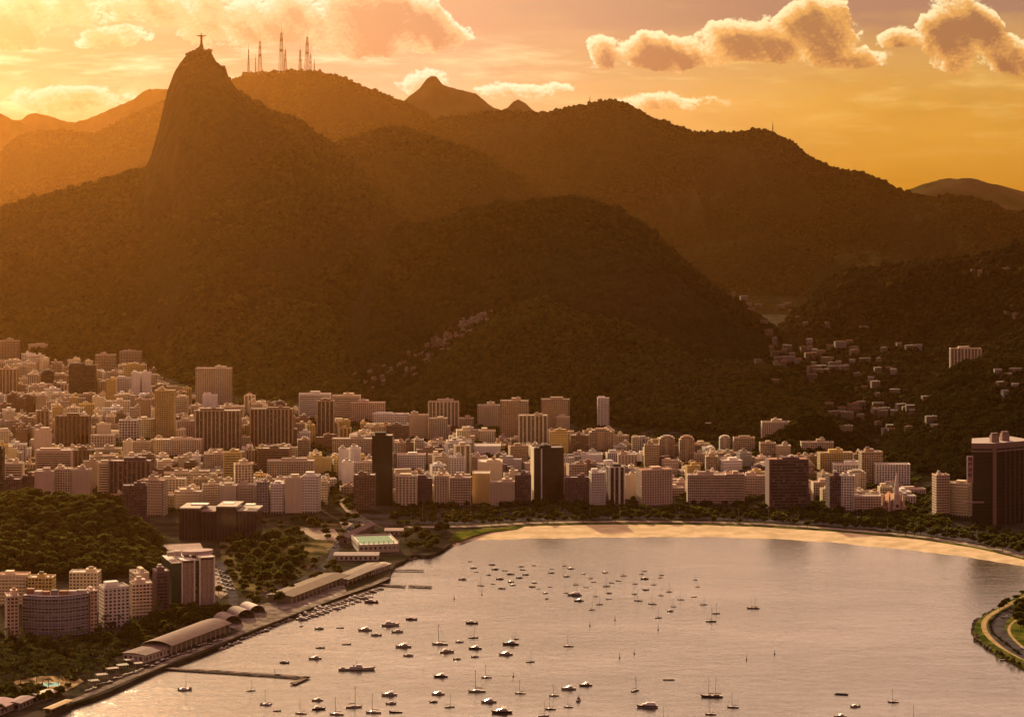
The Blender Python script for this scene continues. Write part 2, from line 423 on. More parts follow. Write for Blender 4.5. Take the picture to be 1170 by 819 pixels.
def water_mat():
    m, t, b = new_mat('water')
    q = pos()
    w1 = noise(mapped(q, (0.06, 0.09, 1)), 1.0, 6, 0.7, 0.5)
    w2 = noise(mapped(q, (0.25, 0.30, 1)), 1.0, 4, 0.7, 0.3)
    pat = noise(mapped(q, (0.0035, 0.009, 1)), 1.0, 5, 0.6, 1.2)
    setin(b, 'Base Color', (0.045, 0.038, 0.032, 1)); setin(b, 'Roughness', pat.step(0.3, 0.7) * 0.08 + 0.08)
    setin(b, 'IOR', 1.45); setin(b, 'Specular IOR Level', 0.8)
    h = w1 * 0.6 + w2 * 0.4
    n = t.nodes.new('ShaderNodeBump'); n.inputs['Distance'].default_value = 1.6
    t.links.new((pat.step(0.25, 0.75) * 0.24 + 0.34).s, n.inputs['Strength']); t.links.new(h.s, n.inputs['Height'])
    setin(b, 'Normal', E(n.outputs[0]))
    return m
M['water'] = water_mat()
# ---------------------------------------------------------------- haze: one closed box of even air
hz_m = bpy.data.materials.new('haze'); hz_m.use_nodes = True
t = hz_m.node_tree; t.nodes.clear()
pv = t.nodes.new('ShaderNodeVolumePrincipled'); mo = t.nodes.new('ShaderNodeOutputMaterial'); t.links.new(pv.outputs[0], mo.inputs['Volume'])
pv.inputs['Color'].default_value = (1.0, 0.42, 0.09, 1); pv.inputs['Density'].default_value = 0.70e-5; pv.inputs['Anisotropy'].default_value = 0.9
hb = MB().box((0, 8800, -6.0), (34000, 20400, 1000.0)); haze = hb.build('haze', hz_m); tag(haze, 'warm evening haze filling the air over the bay', None, None, 'stuff')

# ---------------------------------------------------------------- hills
class Hill: pass
HILLS = []
def hill(name, sil, Yc, Yf, a=1.35, base=None, dp=1.6, rows=70, blur=26.0, rough=(26, 260), gul=(0, 120), crest=5.0, back=0.35, mat='hill', seed=0.0):
    """a hill whose crest follows a drawn skyline; it runs down to its foot in front and down behind"""
    sil = np.array(sil, float); px = np.arange(sil[0, 0], sil[-1, 0] + dp, dp); n = len(px)
    py = np.interp(px, sil[:, 0], sil[:, 1])
    yc = np.interp(px, *zip(*Yc)) if isinstance(Yc, list) else np.full(n, float(Yc))
    yf = np.interp(px, *zip(*Yf)) if isinstance(Yf, list) else np.full(n, float(Yf))
    H = CH + (HZ - py) / F * yc
    b0 = land_z(yf) if base is None else np.full(n, float(base))
    nb = int(rows * back)
    s = np.concatenate([-np.linspace(1, 0, nb, endpoint=False) ** 1.3 * 0.5, np.linspace(0, 1, rows) ** 1.15])
    Z = np.zeros((len(s), n)); YY = np.zeros_like(Z)
    for k, sk in enumerate(s):
        sg = abs(sk) * blur / dp * 6
        if sg > 0.3:
            w = int(sg * 3) + 1; ker = np.exp(-0.5 * (np.arange(-w, w + 1) / sg) ** 2); ker /= ker.sum()
            h = np.convolve(np.pad(H, w, mode='edge'), ker, mode='valid')
        else: h = H
        Y = yc - sk * (yc - yf)
        f = (1 - abs(sk)) ** a if sk >= 0 else max(0.0, 1 - abs(sk) * 2) ** 1.1
        z = b0 + (h - b0) * f
        Z[k] = z; YY[k] = Y
    X = (px[None, :] - 585.0) / F * YY
    S = s[:, None] * np.ones((1, n))
    env = np.clip(np.abs(S) * 5, 0, 1) * np.clip((1.04 - np.abs(S)) * 3, 0, 1)
    hh = np.clip((Z - b0[None, :]) / 120.0, 0, 1)
    Z += fbm(X / rough[1] + seed, YY / rough[1] + seed * 1.7, 5) * rough[0] * env * hh
    if gul[0]: Z += (ridged(X / gul[1] + seed, YY / (gul[1] * 3.0) + seed) - 0.62) * gul[0] * env * hh
    Z += fbm(X / 24.0 + seed, YY / 24.0, 3) * crest * hh
    edge = np.minimum(np.arange(n), np.arange(n)[::-1]) * dp
    Z = np.where(S >= 0.999, b0[None, :] - 3, Z); Z[0] = Z[0] * 0 + b0 - 5
    h = Hill(); h.px, h.s, h.Z, h.Y, h.X, h.yc, h.yf, h.name = px, s, Z, YY, X, yc, yf, name
    HILLS.append(h)
    Pm = np.stack([X, YY, Z], -1)
    mb = MB(); mb.grid(Pm, mat=0, flip=False)
    skirt = lambda line: np.stack([line, line * [1, 1, 0] + [0, 0, -4]])
    mb.grid(skirt(Pm[:, 0])); mb.grid(skirt(Pm[:, -1]), flip=True)
    o = mb.build(name, M[mat]); tag(o, None, None, None, 'structure')
    return h
def hz_at(h, x, Y):
    x = np.asarray(x, float); Y = np.asarray(Y, float)
    p = px_of(x, Y); yc = np.interp(p, h.px, h.yc); yf = np.interp(p, h.px, h.yf)
    s = (yc - Y) / (yc - yf)
    ci = np.clip((p - h.px[0]) / (h.px[1] - h.px[0]), 0, len(h.px) - 1.001); ri = np.clip(np.interp(s, h.s, np.arange(len(h.s))), 0, len(h.s) - 1.001)
    c0 = ci.astype(int); r0 = ri.astype(int); fc = ci - c0; fr = ri - r0
    z = (h.Z[r0, c0] * (1 - fc) + h.Z[r0, c0 + 1] * fc) * (1 - fr) + (h.Z[r0 + 1, c0] * (1 - fc) + h.Z[r0 + 1, c0 + 1] * fc) * fr
    return np.where((p < h.px[0]) | (p > h.px[-1]) | (s > 1) | (s < h.s[0]), -99.0, z)
def ground(x, Y):
    z = land_z(Y)
    for h in HILLS: z = np.maximum(z, hz_at(h, x, Y))
    return z

hill('far_peaks', [(430, 150), (448, 126), (462, 115), (470, 108), (480, 100), (487, 91), (492.6, 87), (499, 88), (506, 97), (518, 101), (530, 104), (544, 107), (552, 114), (563, 123), (572, 126), (580, 123), (586, 117), (592, 114), (600, 118), (609, 126), (625, 140), (660, 150)], 10800, 9400, crest=3, rough=(40, 500), mat='far_hill', seed=1)
hill('far_range', [(-80, 150), (24, 137), (32, 131), (41, 129), (55, 132), (70, 138), (85, 140), (100, 136), (113, 131), (130, 123), (154, 113), (162, 106), (171, 102), (191, 102), (215, 108), (260, 125)], 13000, 12000, crest=5, mat='far_hill', seed=2)
hill('western_hill', [(-120, 100), (-60, 112), (0, 130), (18, 138), (30, 144), (44, 149), (70, 160), (120, 175)], 12600, 11800, crest=5, mat='far_hill', seed=3)
hill('north_hill', [(1000, 232), (1040, 216), (1060, 210), (1085, 206), (1106, 203), (1120, 206), (1140, 213), (1170, 224), (1230, 240)], 10500, 9000, crest=4, mat='far_hill', seed=4)
hill('north_range', [(1020, 225), (1050, 212), (1075, 205), (1085, 203.5), (1120, 208), (1140, 211), (1170, 219), (1300, 226)], 13000, 11500, crest=3, mat='far_hill', seed=5)
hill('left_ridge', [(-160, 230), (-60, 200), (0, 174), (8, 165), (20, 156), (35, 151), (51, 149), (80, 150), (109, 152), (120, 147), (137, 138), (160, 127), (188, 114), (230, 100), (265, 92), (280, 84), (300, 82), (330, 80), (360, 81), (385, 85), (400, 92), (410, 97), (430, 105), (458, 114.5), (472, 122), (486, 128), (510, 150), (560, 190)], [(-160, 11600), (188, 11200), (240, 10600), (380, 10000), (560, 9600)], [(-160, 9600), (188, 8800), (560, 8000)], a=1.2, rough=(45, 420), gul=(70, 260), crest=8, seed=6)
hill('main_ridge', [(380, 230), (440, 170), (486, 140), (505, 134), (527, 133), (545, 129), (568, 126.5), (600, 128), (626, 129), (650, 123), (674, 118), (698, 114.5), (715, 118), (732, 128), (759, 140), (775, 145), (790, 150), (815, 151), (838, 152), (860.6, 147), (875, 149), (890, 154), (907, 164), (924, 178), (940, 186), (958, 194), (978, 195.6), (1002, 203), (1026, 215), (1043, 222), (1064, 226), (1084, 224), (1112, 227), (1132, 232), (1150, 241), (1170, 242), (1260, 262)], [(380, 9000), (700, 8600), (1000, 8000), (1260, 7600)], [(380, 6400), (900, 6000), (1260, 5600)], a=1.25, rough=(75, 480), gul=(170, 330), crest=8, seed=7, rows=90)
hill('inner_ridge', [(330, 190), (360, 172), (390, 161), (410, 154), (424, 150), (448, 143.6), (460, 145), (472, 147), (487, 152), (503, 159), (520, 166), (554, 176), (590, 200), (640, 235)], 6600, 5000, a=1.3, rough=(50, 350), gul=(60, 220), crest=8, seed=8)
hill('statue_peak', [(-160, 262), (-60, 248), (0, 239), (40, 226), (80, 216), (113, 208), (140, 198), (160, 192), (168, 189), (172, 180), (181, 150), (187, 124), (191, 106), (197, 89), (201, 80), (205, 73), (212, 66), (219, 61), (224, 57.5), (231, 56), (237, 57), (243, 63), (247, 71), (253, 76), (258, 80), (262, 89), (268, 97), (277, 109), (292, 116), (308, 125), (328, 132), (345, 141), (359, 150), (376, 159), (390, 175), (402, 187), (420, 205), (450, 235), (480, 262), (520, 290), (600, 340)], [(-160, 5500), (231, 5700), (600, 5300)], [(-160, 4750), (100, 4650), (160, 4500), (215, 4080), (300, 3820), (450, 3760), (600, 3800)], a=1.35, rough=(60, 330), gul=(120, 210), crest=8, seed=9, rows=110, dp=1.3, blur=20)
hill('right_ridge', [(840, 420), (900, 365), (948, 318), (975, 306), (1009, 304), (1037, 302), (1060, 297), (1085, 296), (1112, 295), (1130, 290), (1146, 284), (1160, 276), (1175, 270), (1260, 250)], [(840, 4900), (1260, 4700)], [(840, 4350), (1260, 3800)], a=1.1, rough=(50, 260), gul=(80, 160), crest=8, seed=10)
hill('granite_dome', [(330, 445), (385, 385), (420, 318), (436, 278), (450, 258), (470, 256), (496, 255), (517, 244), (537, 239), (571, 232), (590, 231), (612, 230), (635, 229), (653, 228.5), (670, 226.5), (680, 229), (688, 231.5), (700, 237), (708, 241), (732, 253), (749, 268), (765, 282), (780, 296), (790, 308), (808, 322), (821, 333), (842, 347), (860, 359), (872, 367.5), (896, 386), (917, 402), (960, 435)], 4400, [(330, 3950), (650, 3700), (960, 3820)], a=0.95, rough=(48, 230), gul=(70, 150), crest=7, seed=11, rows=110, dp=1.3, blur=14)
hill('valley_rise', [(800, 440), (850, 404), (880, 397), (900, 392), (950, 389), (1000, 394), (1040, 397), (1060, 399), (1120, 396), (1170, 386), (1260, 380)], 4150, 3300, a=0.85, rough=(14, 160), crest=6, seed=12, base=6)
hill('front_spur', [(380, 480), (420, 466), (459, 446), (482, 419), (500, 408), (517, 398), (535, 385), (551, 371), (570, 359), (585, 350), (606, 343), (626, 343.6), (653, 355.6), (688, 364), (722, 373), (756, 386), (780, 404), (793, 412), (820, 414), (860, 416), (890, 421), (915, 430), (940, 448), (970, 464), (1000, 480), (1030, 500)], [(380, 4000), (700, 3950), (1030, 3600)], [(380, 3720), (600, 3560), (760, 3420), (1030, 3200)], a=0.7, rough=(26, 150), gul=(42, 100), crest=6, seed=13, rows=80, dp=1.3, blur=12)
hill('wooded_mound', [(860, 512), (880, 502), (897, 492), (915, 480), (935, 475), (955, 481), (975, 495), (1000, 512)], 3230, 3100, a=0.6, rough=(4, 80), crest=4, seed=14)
hill('garden_hill', [(930, 530), (960, 512), (1000, 488), (1020, 472), (1040, 460), (1055, 447), (1070, 436), (1090, 422), (1115, 414), (1140, 414), (1170, 414), (1220, 405), (1300, 400)], 3560, [(930, 3000), (1100, 2830), (1300, 2700)], a=0.8, rough=(26, 140), gul=(40, 90), crest=6, seed=15)
mound = hill('shore_hill', [(-110, 590), (-60, 572), (0, 565), (20, 568), (40, 563), (60, 567), (80, 571), (110, 574), (140, 588), (165, 603), (180, 618), (190, 645), (200, 660)], [(-110, 2420), (100, 2400), (200, 2260)], [(-110, 2130), (60, 2150), (200, 2190)], a=0.55, rough=(5, 60), crest=4, seed=16, dp=1.2, base=LAND)

# ---------------------------------------------------------------- water, land, beach
wmb = MB(); wmb.add([[-6000, 300, 0], [6000, 300, 0], [6000, 6000, 0], [-6000, 6000, 0]], [[0, 1, 2, 3]]); water = wmb.build('water', M['water']); tag(water, kind='structure')
beach_back = np.array([(517, 612), (540, 605.5), (560, 603), (620, 600.5), (700, 599), (800, 599.5), (870, 602), (950, 607), (1050, 616), (1120, 627), (1170, 639), (1260, 662), (1360, 690)], float)
beach_front = np.array([(517, 627), (527, 622), (540, 618.5), (600, 617), (700, 615.5), (800, 615), (850, 616), (900, 618), (950, 621), (1000, 626), (1050, 631), (1100, 637), (1140, 643), (1170, 648), (1260, 672), (1360, 700)], float)
bx = np.linspace(517, 1360, 220)
nb_ = 14
back_w = np.array([P(a, np.interp(a, *beach_back.T), LAND) for a in bx]); front_w = np.array([P(a, np.interp(a, *beach_front.T) + 0.35 * math.sin(a * 0.09) + 0.2 * math.sin(a * .31), -0.35) for a in bx])
k = np.linspace(0, 1, nb_)[:, None, None]
bp = back_w[None] * (1 - k) + front_w[None] * k
bp[..., 2] += (fbm(bp[..., 0] / 14, bp[..., 1] / 14, 3) * 0.25) * np.sin(k[..., 0] * np.pi)
bm_ = MB(); bm_.grid(bp, flip=False); beach = bm_.build('beach', M['sand']); tag(beach, kind='structure')
quay = [(517, 620), (506, 628), (492, 634), (470, 634), (462, 640), (452, 644), (447, 652), (446, 659), (434, 664), (427, 669), (408, 675), (391, 681), (370, 689), (342, 700), (323, 707), (300, 716), (277, 725), (256, 735), (235, 744), (205, 755), (180, 764), (150, 778), (126, 789), (105, 797), (85, 803), (66, 812), (47, 820), (10, 845), (-60, 890)]
edge_w = [P(a, b, LAND) for a, b in quay]
top_y = 2800.0
outline = [np.array([-1700, edge_w[-1][1], LAND]), np.array([-1700, top_y, LAND]), np.array([1700, top_y, LAND]), np.array([1700, 2040, LAND])] + [q for q in back_w[::-1]] + edge_w
bm = bmesh.new()
vs_ = [bm.verts.new(tuple(q)) for q in outline]
f0 = bm.faces.new(vs_)
low = [bm.verts.new((q[0], q[1], -2.0)) for q in outline]
for i in range(len(vs_)):
    j = (i + 1) % len(vs_); bm.faces.new((vs_[i], low[i], low[j], vs_[j]))
bmesh.ops.triangulate(bm, faces=[f0])
yr = np.concatenate([[top_y], np.linspace(2900, 5000, 22), [7000, 10000, 15000]])
prev = None
for Yk in yr:
    w_ = 1700 + (Yk - top_y) * 0.9; row = [bm.verts.new((xx, Yk, float(land_z(min(Yk, 7000))))) for xx in np.linspace(-w_, w_, 15)]
    if prev:
        for i in range(14): bm.faces.new((prev[i], prev[i + 1], row[i + 1], row[i]))
    prev = row
bmesh.ops.recalc_face_normals(bm, faces=bm.faces[:])
me = bpy.data.meshes.new('land'); bm.to_mesh(me); bm.free(); me.materials.append(M['land'])
land = link('land', me); tag(land, kind='structure')
# ---------------------------------------------------------------- buildings
WHITE, CREAM, BEIGE, PINK, TAN, GREY, BROWN, OCHRE, DARK, BLACK, PLUM = (0.72, 0.66, 0.58), (0.64, 0.53, 0.36), (0.50, 0.40, 0.29), (0.55, 0.41, 0.31), (0.42, 0.31, 0.20), (0.38, 0.34, 0.31), (0.20, 0.125, 0.085), (0.55, 0.40, 0.16), (0.075, 0.055, 0.05), (0.018, 0.013, 0.014), (0.13, 0.075, 0.085)
ROOFS = [(0.42, 0.36, 0.30), (0.52, 0.45, 0.37), (0.33, 0.27, 0.22), (0.30, 0.15, 0.09), (0.48, 0.42, 0.36), (0.22, 0.18, 0.16)]
def shade_of(c, f): return tuple(min(0.85, k * f) for k in c)

def building_parts(kind, w, d, h, col, r, trim=None, sto=3.1, bay=3.2, wu=0.66, wv=0.56, side='win', detail=1, top=True):
    """(part name, mesh builder, material) in local axes: front faces -y, base at z=0"""
    out = []
    roofc = shade_of(r.choice(ROOFS), r.uniform(0.8, 1.2)); trim = trim or shade_of(col, 1.18)
    win = (bay, sto, wu, wv); sd = win if side == 'win' else (bay * 1.6, sto, 0.28, 0.36) if side == 'few' else (0, 0, 0, 0)
    rect = lambda a, b: [(-a / 2, -b / 2), (a / 2, -b / 2), (a / 2, b / 2), (-a / 2, b / 2)]
    m = MB(); z0 = -4.0
    n = max(2, int(round(h / sto)))
    if kind == 'glass':
        m.prism(rect(w, d), z0, h, col, sty=[(0, 0, 0, 0)] * 4, cap=False); out.append(('glass_wall', m, 'glass'))
        for i in range(int(w / bay) + 1):
            q = MB(); q.box((-w / 2 + min(w, i * bay), -d / 2 - 0.12, 0), (0.35, 0.3, h), tint=trim); out.append(('mullion', q, 'tint'))
        q = MB()
        for k in range(1, n): q.box((0, 0, k * h / n - 0.2), (w + 0.12, d + 0.12, 0.45), tint=shade_of(col, 1.9))
        out.append(('floor_band', q, 'tint'))
    elif kind == 'bands':
        m.prism(rect(w - 0.8, d - 0.8), z0, h, shade_of(DARK, 0.8), sty=[(bay, sto, 0.8, 0.7)] * 4, cap=False); out.append(('wall', m, 'facade'))
        for k in range(n + 1):
            q = MB(); q.box((0, 0, k * h / n - (1.5 if k == n else 0.8)), (w, d, 1.5), tint=col); out.append(('spandrel', q, 'tint'))
        q = MB(); q.box((-w / 2 + 0.7, 0, 0), (1.6, d + 0.3, h + 0.2), tint=col); out.append(('end_wall', q, 'tint'))
        q = MB(); q.box((w / 2 - 0.7, 0, 0), (1.6, d + 0.3, h + 0.2), tint=col); out.append(('end_wall', q, 'tint'))
    elif kind == 'ribs':
        m.prism(rect(w, d), z0, h, shade_of(col, 0.55), sty=[(bay, sto, 0.7, 0.55)] * 4, cap=False); out.append(('wall', m, 'facade'))
        nr = max(3, int(w / 5.5))
        for i in range(nr + 1):
            q = MB(); q.box((-w / 2 + i * w / nr, -d / 2 - 0.3, 0), (1.5 if i % 2 else 2.2, 1.2, h + 0.6), tint=trim); out.append(('rib', q, 'tint'))
    elif kind == 'blank':
        m.prism(rect(w, d), z0, h, col, sty=[(0, 0, 0, 0), sd, win, sd], cap=False); out.append(('wall', m, 'facade'))
    elif kind == 'round':
        m.prism(rect(w, d), z0, h * 0.86, col, sty=[win, sd, win, sd], cap=True, roof=roofc); out.append(('wall', m, 'facade'))
        q = MB(); q.prism(rect(w * 0.78, d * 0.8), h * 0.86, h * 0.94, shade_of(col, 1.05), sty=win, roof=roofc); out.append(('upper_storey', q, 'facade'))
        t_ = np.linspace(0, 2 * np.pi, 13)[:-1]
        q = MB(); q.prism(np.c_[np.cos(t_) * w * 0.26, np.sin(t_) * d * 0.28], h * 0.94, h, trim, roof=roofc); out.append(('crown_turret', q, 'tint'))
        q = MB(); q.tube((0, -d / 2 + 0.5, 0), (0, -d / 2 + 0.5, h * 0.87), w * 0.17, n=10, tint=shade_of(col, 0.8)); out.append(('stair_turret', q, 'tint'))
        top = False
    else:                                   # slab, balcony
        m.prism(rect(w, d), z0, h, col, sty=[win, sd, win, sd], cap=False); out.append(('wall', m, 'facade'))
        if kind == 'balcony':
            for k in range(1, n):
                q = MB() if detail > 1 or k == 1 else q
                span = w * 0.9
                q.box((0, -d / 2 - 0.75, k * h / n - 0.25), (span, 1.5, 1.15), tint=trim)
                if detail > 1: out.append(('balcony', q, 'tint'))
            if detail <= 1: out.append(('balcony', q, 'tint'))
    if kind != 'round':
        q = MB(); q.box((0, 0, h), (w - 0.3, d - 0.3, 0.25), tint=roofc); out.append(('roof', q, 'roof'))
        q = MB()
        for c, s_ in (((0, -d / 2 + 0.15, h), (w, 0.3, 1.1)), ((0, d / 2 - 0.15, h), (w, 0.3, 1.1)), ((-w / 2 + 0.15, 0, h), (0.3, d - 0.6, 1.1)), ((w / 2 - 0.15, 0, h), (0.3, d - 0.6, 1.1))): q.box(c, s_, tint=trim)
        out.append(('parapet', q, 'tint'))
    if top and kind != 'round':
        pw, pd = w * r.uniform(0.25, 0.6), d * r.uniform(0.35, 0.6); ph = r.uniform(2.4, 4.5)
        ox, oy = r.uniform(-0.2, 0.2) * w, r.uniform(-0.1, 0.15) * d
        q = MB(); q.box((ox, oy, h + 0.25), (pw, pd, ph), tint=shade_of(col, r.uniform(0.85, 1.2))); out.append(('penthouse', q, 'roof'))
        if r.random() < 0.7:
            q = MB(); q.box((ox + r.uniform(-0.2, 0.2) * pw, oy, h + 0.25 + ph), (min(4.5, pw * 0.5), min(3.5, pd * 0.7), r.uniform(1.5, 2.6)), tint=shade_of(r.choice(ROOFS), 1.1)); out.append(('water_tank', q, 'roof'))
        if detail > 0:
            for _ in range(r.randint(1, 4) if detail > 1 else 1):
                q = MB(); q.box((r.uniform(-0.42, 0.42) * w, r.uniform(-0.4, 0.4) * d, h + 0.25), (r.uniform(0.8, 2.6), r.uniform(0.8, 2.2), r.uniform(0.6, 1.9)), tint=shade_of(r.choice(ROOFS), r.uniform(0.6, 1.4))); out.append(('roof_hut', q, 'roof'))
            q = MB(); ax = r.uniform(-0.4, 0.4) * w
            q.tube((ax, 0, h), (ax, 0, h + r.uniform(4, 8)), 0.16, 0.08, 4, tint=DARK); out.append(('aerial', q, 'tint'))
    return out

def place_building(name, parts, loc, rz, label, cat='building', group=None):
    root = empty(name, loc, rz, label, cat, group)
    for pn, mb, mk in parts: mb.build(pn, M[mk], root)
    return root

TAKEN = []                                  # (x, y, radius-ish half width, half depth)
FRONTS = []                                 # what must stay in view: (x0, x1, visible bottom, Y)
HANDLES = []                                # things other labels can point from: (px, py, phrase)
LM = []
def lm(x0, x1, ptop, bot, kind, col, label, handle=None, rz=0.0, d=16.0, Y=None, name='apartment_building', group=None, **kw):
    if Y is None:
        g = G((x0 + x1) / 2, bot); Yf = g[1]
    else: Yf = Y
    xm = ((x0 + x1) / 2 - 585.0) / F * (Yf + 0.0)
    gz = float(ground(xm, Yf))
    vis = (x1 - x0) / F * Yf
    a = abs(R(rz)); w = max(6.0, (vis - d * math.sin(a)) / math.cos(a))
    h = CH + (HZ - ptop) / F * Yf - gz
    off = d / 2 * math.cos(a) + w / 2 * math.sin(a)
    c = np.array([xm * (Yf + off) / Yf, Yf + off, gz])
    s_ = (Yf + off) / Yf; w *= s_; h = CH + (HZ - ptop) / F * (Yf + off * 0.5) - gz
    r = random.Random(int(x0 * 7 + ptop * 13))
    kw.setdefault('detail', 2)
    parts = building_parts(kind, w, d, max(h - kw.pop('crownh', 3.0), 5.0), col, r, **kw)
    TAKEN.append((c[0], c[1], (w * math.cos(a) + d * math.sin(a)) / 2 + 3, (d * math.cos(a) + w * math.sin(a)) / 2 + 3))
    FRONTS.append((x0, x1, bot, Yf))
    root = place_building(name, parts, c, R(rz), label, 'building', group)
    if handle: HANDLES.append(((x0 + x1) / 2, (ptop + bot) / 2, handle))
    LM.append(root); return root, w, d, h, c

OFF = 'office_building'
# the far left of the city, under the hill
lm(224, 265, 419, 464, 'slab', BEIGE, 'huge beige slab with a fine window grid against the wooded slope, alone at the city edge', 'huge beige gridded slab', wu=0.6, rz=-4)
lm(232, 248, 449.5, 470, 'blank', WHITE, 'blank white windowless block standing below the huge beige slab', 'blank white block', side='blank')
lm(178, 200, 444, 503, 'slab', OCHRE, 'tall slim olive brown tower rising over the roofs in mid city', 'tall olive brown tower', d=18, wu=0.7, bay=2.6)
lm(224.5, 275, 467, 517, 'ribs', BROWN, 'wide brown slab tower in three ribbed sections with dark slots, the western twin', 'wide ribbed brown slab', trim=TAN, d=20)
lm(287, 335, 465, 512, 'ribs', BROWN, 'wide brown slab tower with ribbed sections and dark slots, the eastern twin', 'eastern ribbed brown slab', trim=TAN, d=20)
lm(79.5, 109, 416, 452, 'bands', DARK, 'dark boxy office tower with a pale flat cap near the foot of the slope', 'dark boxy office tower', name=OFF)
lm(109, 133, 404, 426, 'slab', TAN, 'tan slab with bright end wall high at the forest edge', 'tan slab at the forest edge', rz=8)
lm(137, 162, 400, 418, 'slab', BEIGE, 'beige stepped block, topmost building below the trees of the slope', 'topmost beige block')
lm(-4, 22, 388, 413, 'slab', TAN, 'broad tan block at the very foot of the hazy slope', 'broad tan hillside block')
lm(33, 54, 392, 407, 'balcony', CREAM, 'pale stepped block with jagged roof just under the hazy slope', 'pale jagged block')
lm(65, 103, 473, 513, 'ribs', BROWN, 'brown tower with striped left half and plain copper right half', 'striped brown tower', d=18, name=OFF)
lm(40, 58, 489, 524, 'blank', PINK, 'plain pinkish windowless tower beside the striped brown tower', 'plain pinkish tower', side='few')
lm(137, 158, 478, 505, 'slab', WHITE, 'white tower with a bold open grid of window frames', 'white grid tower', bay=4.4, wu=0.72, wv=0.7, sto=4.0)
lm(126, 173, 524, 566, 'ribs', PLUM, 'dark plum office slab with upright fins along its front', 'dark plum office slab', trim=(0.2, 0.12, 0.13), d=18, name=OFF)
lm(113, 127, 526, 566, 'bands', BEIGE, 'narrow banded beige end tower joined to the dark plum office slab', None, d=18, name=OFF)
lm(42, 83, 512, 540, 'bands', PINK, 'long banded office block with dark window strips', 'long banded office', d=18, name=OFF)
lm(5, 24, 545, 572, 'slab', PLUM, 'dark purple low block beside the wooded hill, the first of a pair', 'dark purple pair', d=15)
lm(27, 41, 541, 570, 'slab', PLUM, 'dark purple low block beside the wooded hill, the second of a pair', None, d=15)
lm(-22, 4, 510, 572, 'slab', BLACK, 'very dark tower cut by the edge of the view above the wooded hill', None, d=15)
lm(41, 62, 536, 572, 'blank', PINK, 'pale blank gable wall right behind the wooded hill', 'pale blank gable', side='few')
lm(64, 82, 533, 570, 'slab', CREAM, 'cream block with a round faded mural above the wooded hill', 'cream mural block', side='few')
lm(83, 104, 534, 570, 'blank', BEIGE, 'beige block with blank side wall next to the cream mural block', None)
lm(90, 131, 495, 513, 'slab', CREAM, 'old cream palace like block with tall arched windows', 'old cream palace', bay=4.0, sto=4.4, wu=0.45, wv=0.6, top=False)
lm(177, 231, 500, 521, 'slab', CREAM, 'long cream block with pale cornice below the wide ribbed slab', 'long cream block', d=18)
lm(199, 215, 452, 477, 'balcony', BEIGE, 'beige tower with stacked balconies beside the olive brown tower', None)
lm(133, 150, 430, 450, 'slab', WHITE, 'whitish block with uneven roof in the hazy upper city', 'whitish hazy block')
lm(151, 161, 424, 452, 'blank', WHITE, 'slim pale blank slab, one of two side by side in the haze', None)
lm(163, 172, 424, 452, 'blank', WHITE, 'slim pale slab, second of two side by side in the haze', None, side='few')
lm(45, 62, 423, 440, 'slab', DARK, 'dark square block in the hazy upper city', 'dark square block')
lm(0, 20, 420, 452, 'ribs', TAN, 'tall tan tower with pale ribs by the edge of the view in the haze', None, d=16)
lm(161, 191, 546, 590, 'balcony', BEIGE, 'balconied beige block with stacked terraces behind the glass office complex', 'balconied beige block', d=18, rz=-8)
lm(140, 169, 552, 598, 'slab', PLUM, 'purple grey tower with one blank striped side above the wooded hill', 'purple grey tower', d=18, side='blank', rz=8)
lm(200, 231, 559, 584, 'balcony', CREAM, 'cream block with terraces behind the glass office complex', 'cream terraced block')
lm(252, 271, 552, 581, 'blank', CREAM, 'blank cream wall block near the park trees', None, side='few')
lm(272, 290, 551, 581, 'balcony', BEIGE, 'beige balcony block squeezed beside the blank cream wall', None)
lm(293, 308, 548, 586, 'slab', GREY, 'bluish grey front block with white vertical bays, by the park', 'bluish grey block', rz=4)
lm(309, 325, 550, 586, 'balcony', WHITE, 'white front block with balconies beside the bluish grey block', None, rz=4)
lm(325, 346, 543, 586, 'blank', CREAM, 'pale block with a plain curved end wall by the park', 'pale curved block', side='few', rz=6)
lm(346, 366, 541, 586, 'balcony', WHITE, 'white terraced block with bright roof edge facing the park', 'white terraced block', rz=-6, d=20)
lm(306, 359, 524, 548, 'slab', BEIGE, 'long beige block with a row of red tiled attics on its roof', 'long red roofed block', d=18)
lm(295, 332, 510, 543, 'bands', BROWN, 'brown office block with a dark recessed front', 'brown recessed office', name=OFF, d=20)
lm(342, 378, 448, 478, 'bands', WHITE, 'white and brown striped slab below the hillside settlement, the western one of three', 'striped white slab', d=15)
lm(380, 412, 450, 482, 'bands', CREAM, 'cream and brown striped slab below the hillside settlement, the middle one of three', None, d=15)
lm(401, 440, 458, 484, 'slab', PINK, 'broad pinkish slab below the hillside settlement with even windows', 'broad pinkish slab', d=15)
lm(363, 382, 456, 500, 'ribs', BROWN, 'dark slim brown tower with light ribs in front of the striped slabs', 'slim ribbed brown tower', trim=TAN, d=18)
lm(380, 427, 499, 523, 'slab', BEIGE, 'long beige apartment block behind the white blank tower', 'long beige block', d=18)
lm(387, 398, 511, 549, 'blank', WHITE, 'bright white blank tower, narrow half of a stepped pair', 'bright white blank tower', side='blank', d=14)
lm(399, 412, 510, 547, 'blank', WHITE, 'bright white tower with a plain wall, wider half of a stepped pair', None, side='few', d=14)
lm(391, 404, 526, 556, 'blank', WHITE, 'lower white block leaning on the bright white blank tower', None, side='few')
lm(404.5, 429, 540, 583, 'slab', BROWN, 'brown gridded waterfront block touching the black tower', 'brown gridded block', wu=0.6, d=18)
lm(406, 428, 526, 552, 'slab', CREAM, 'cream block rising behind the brown gridded block', None)
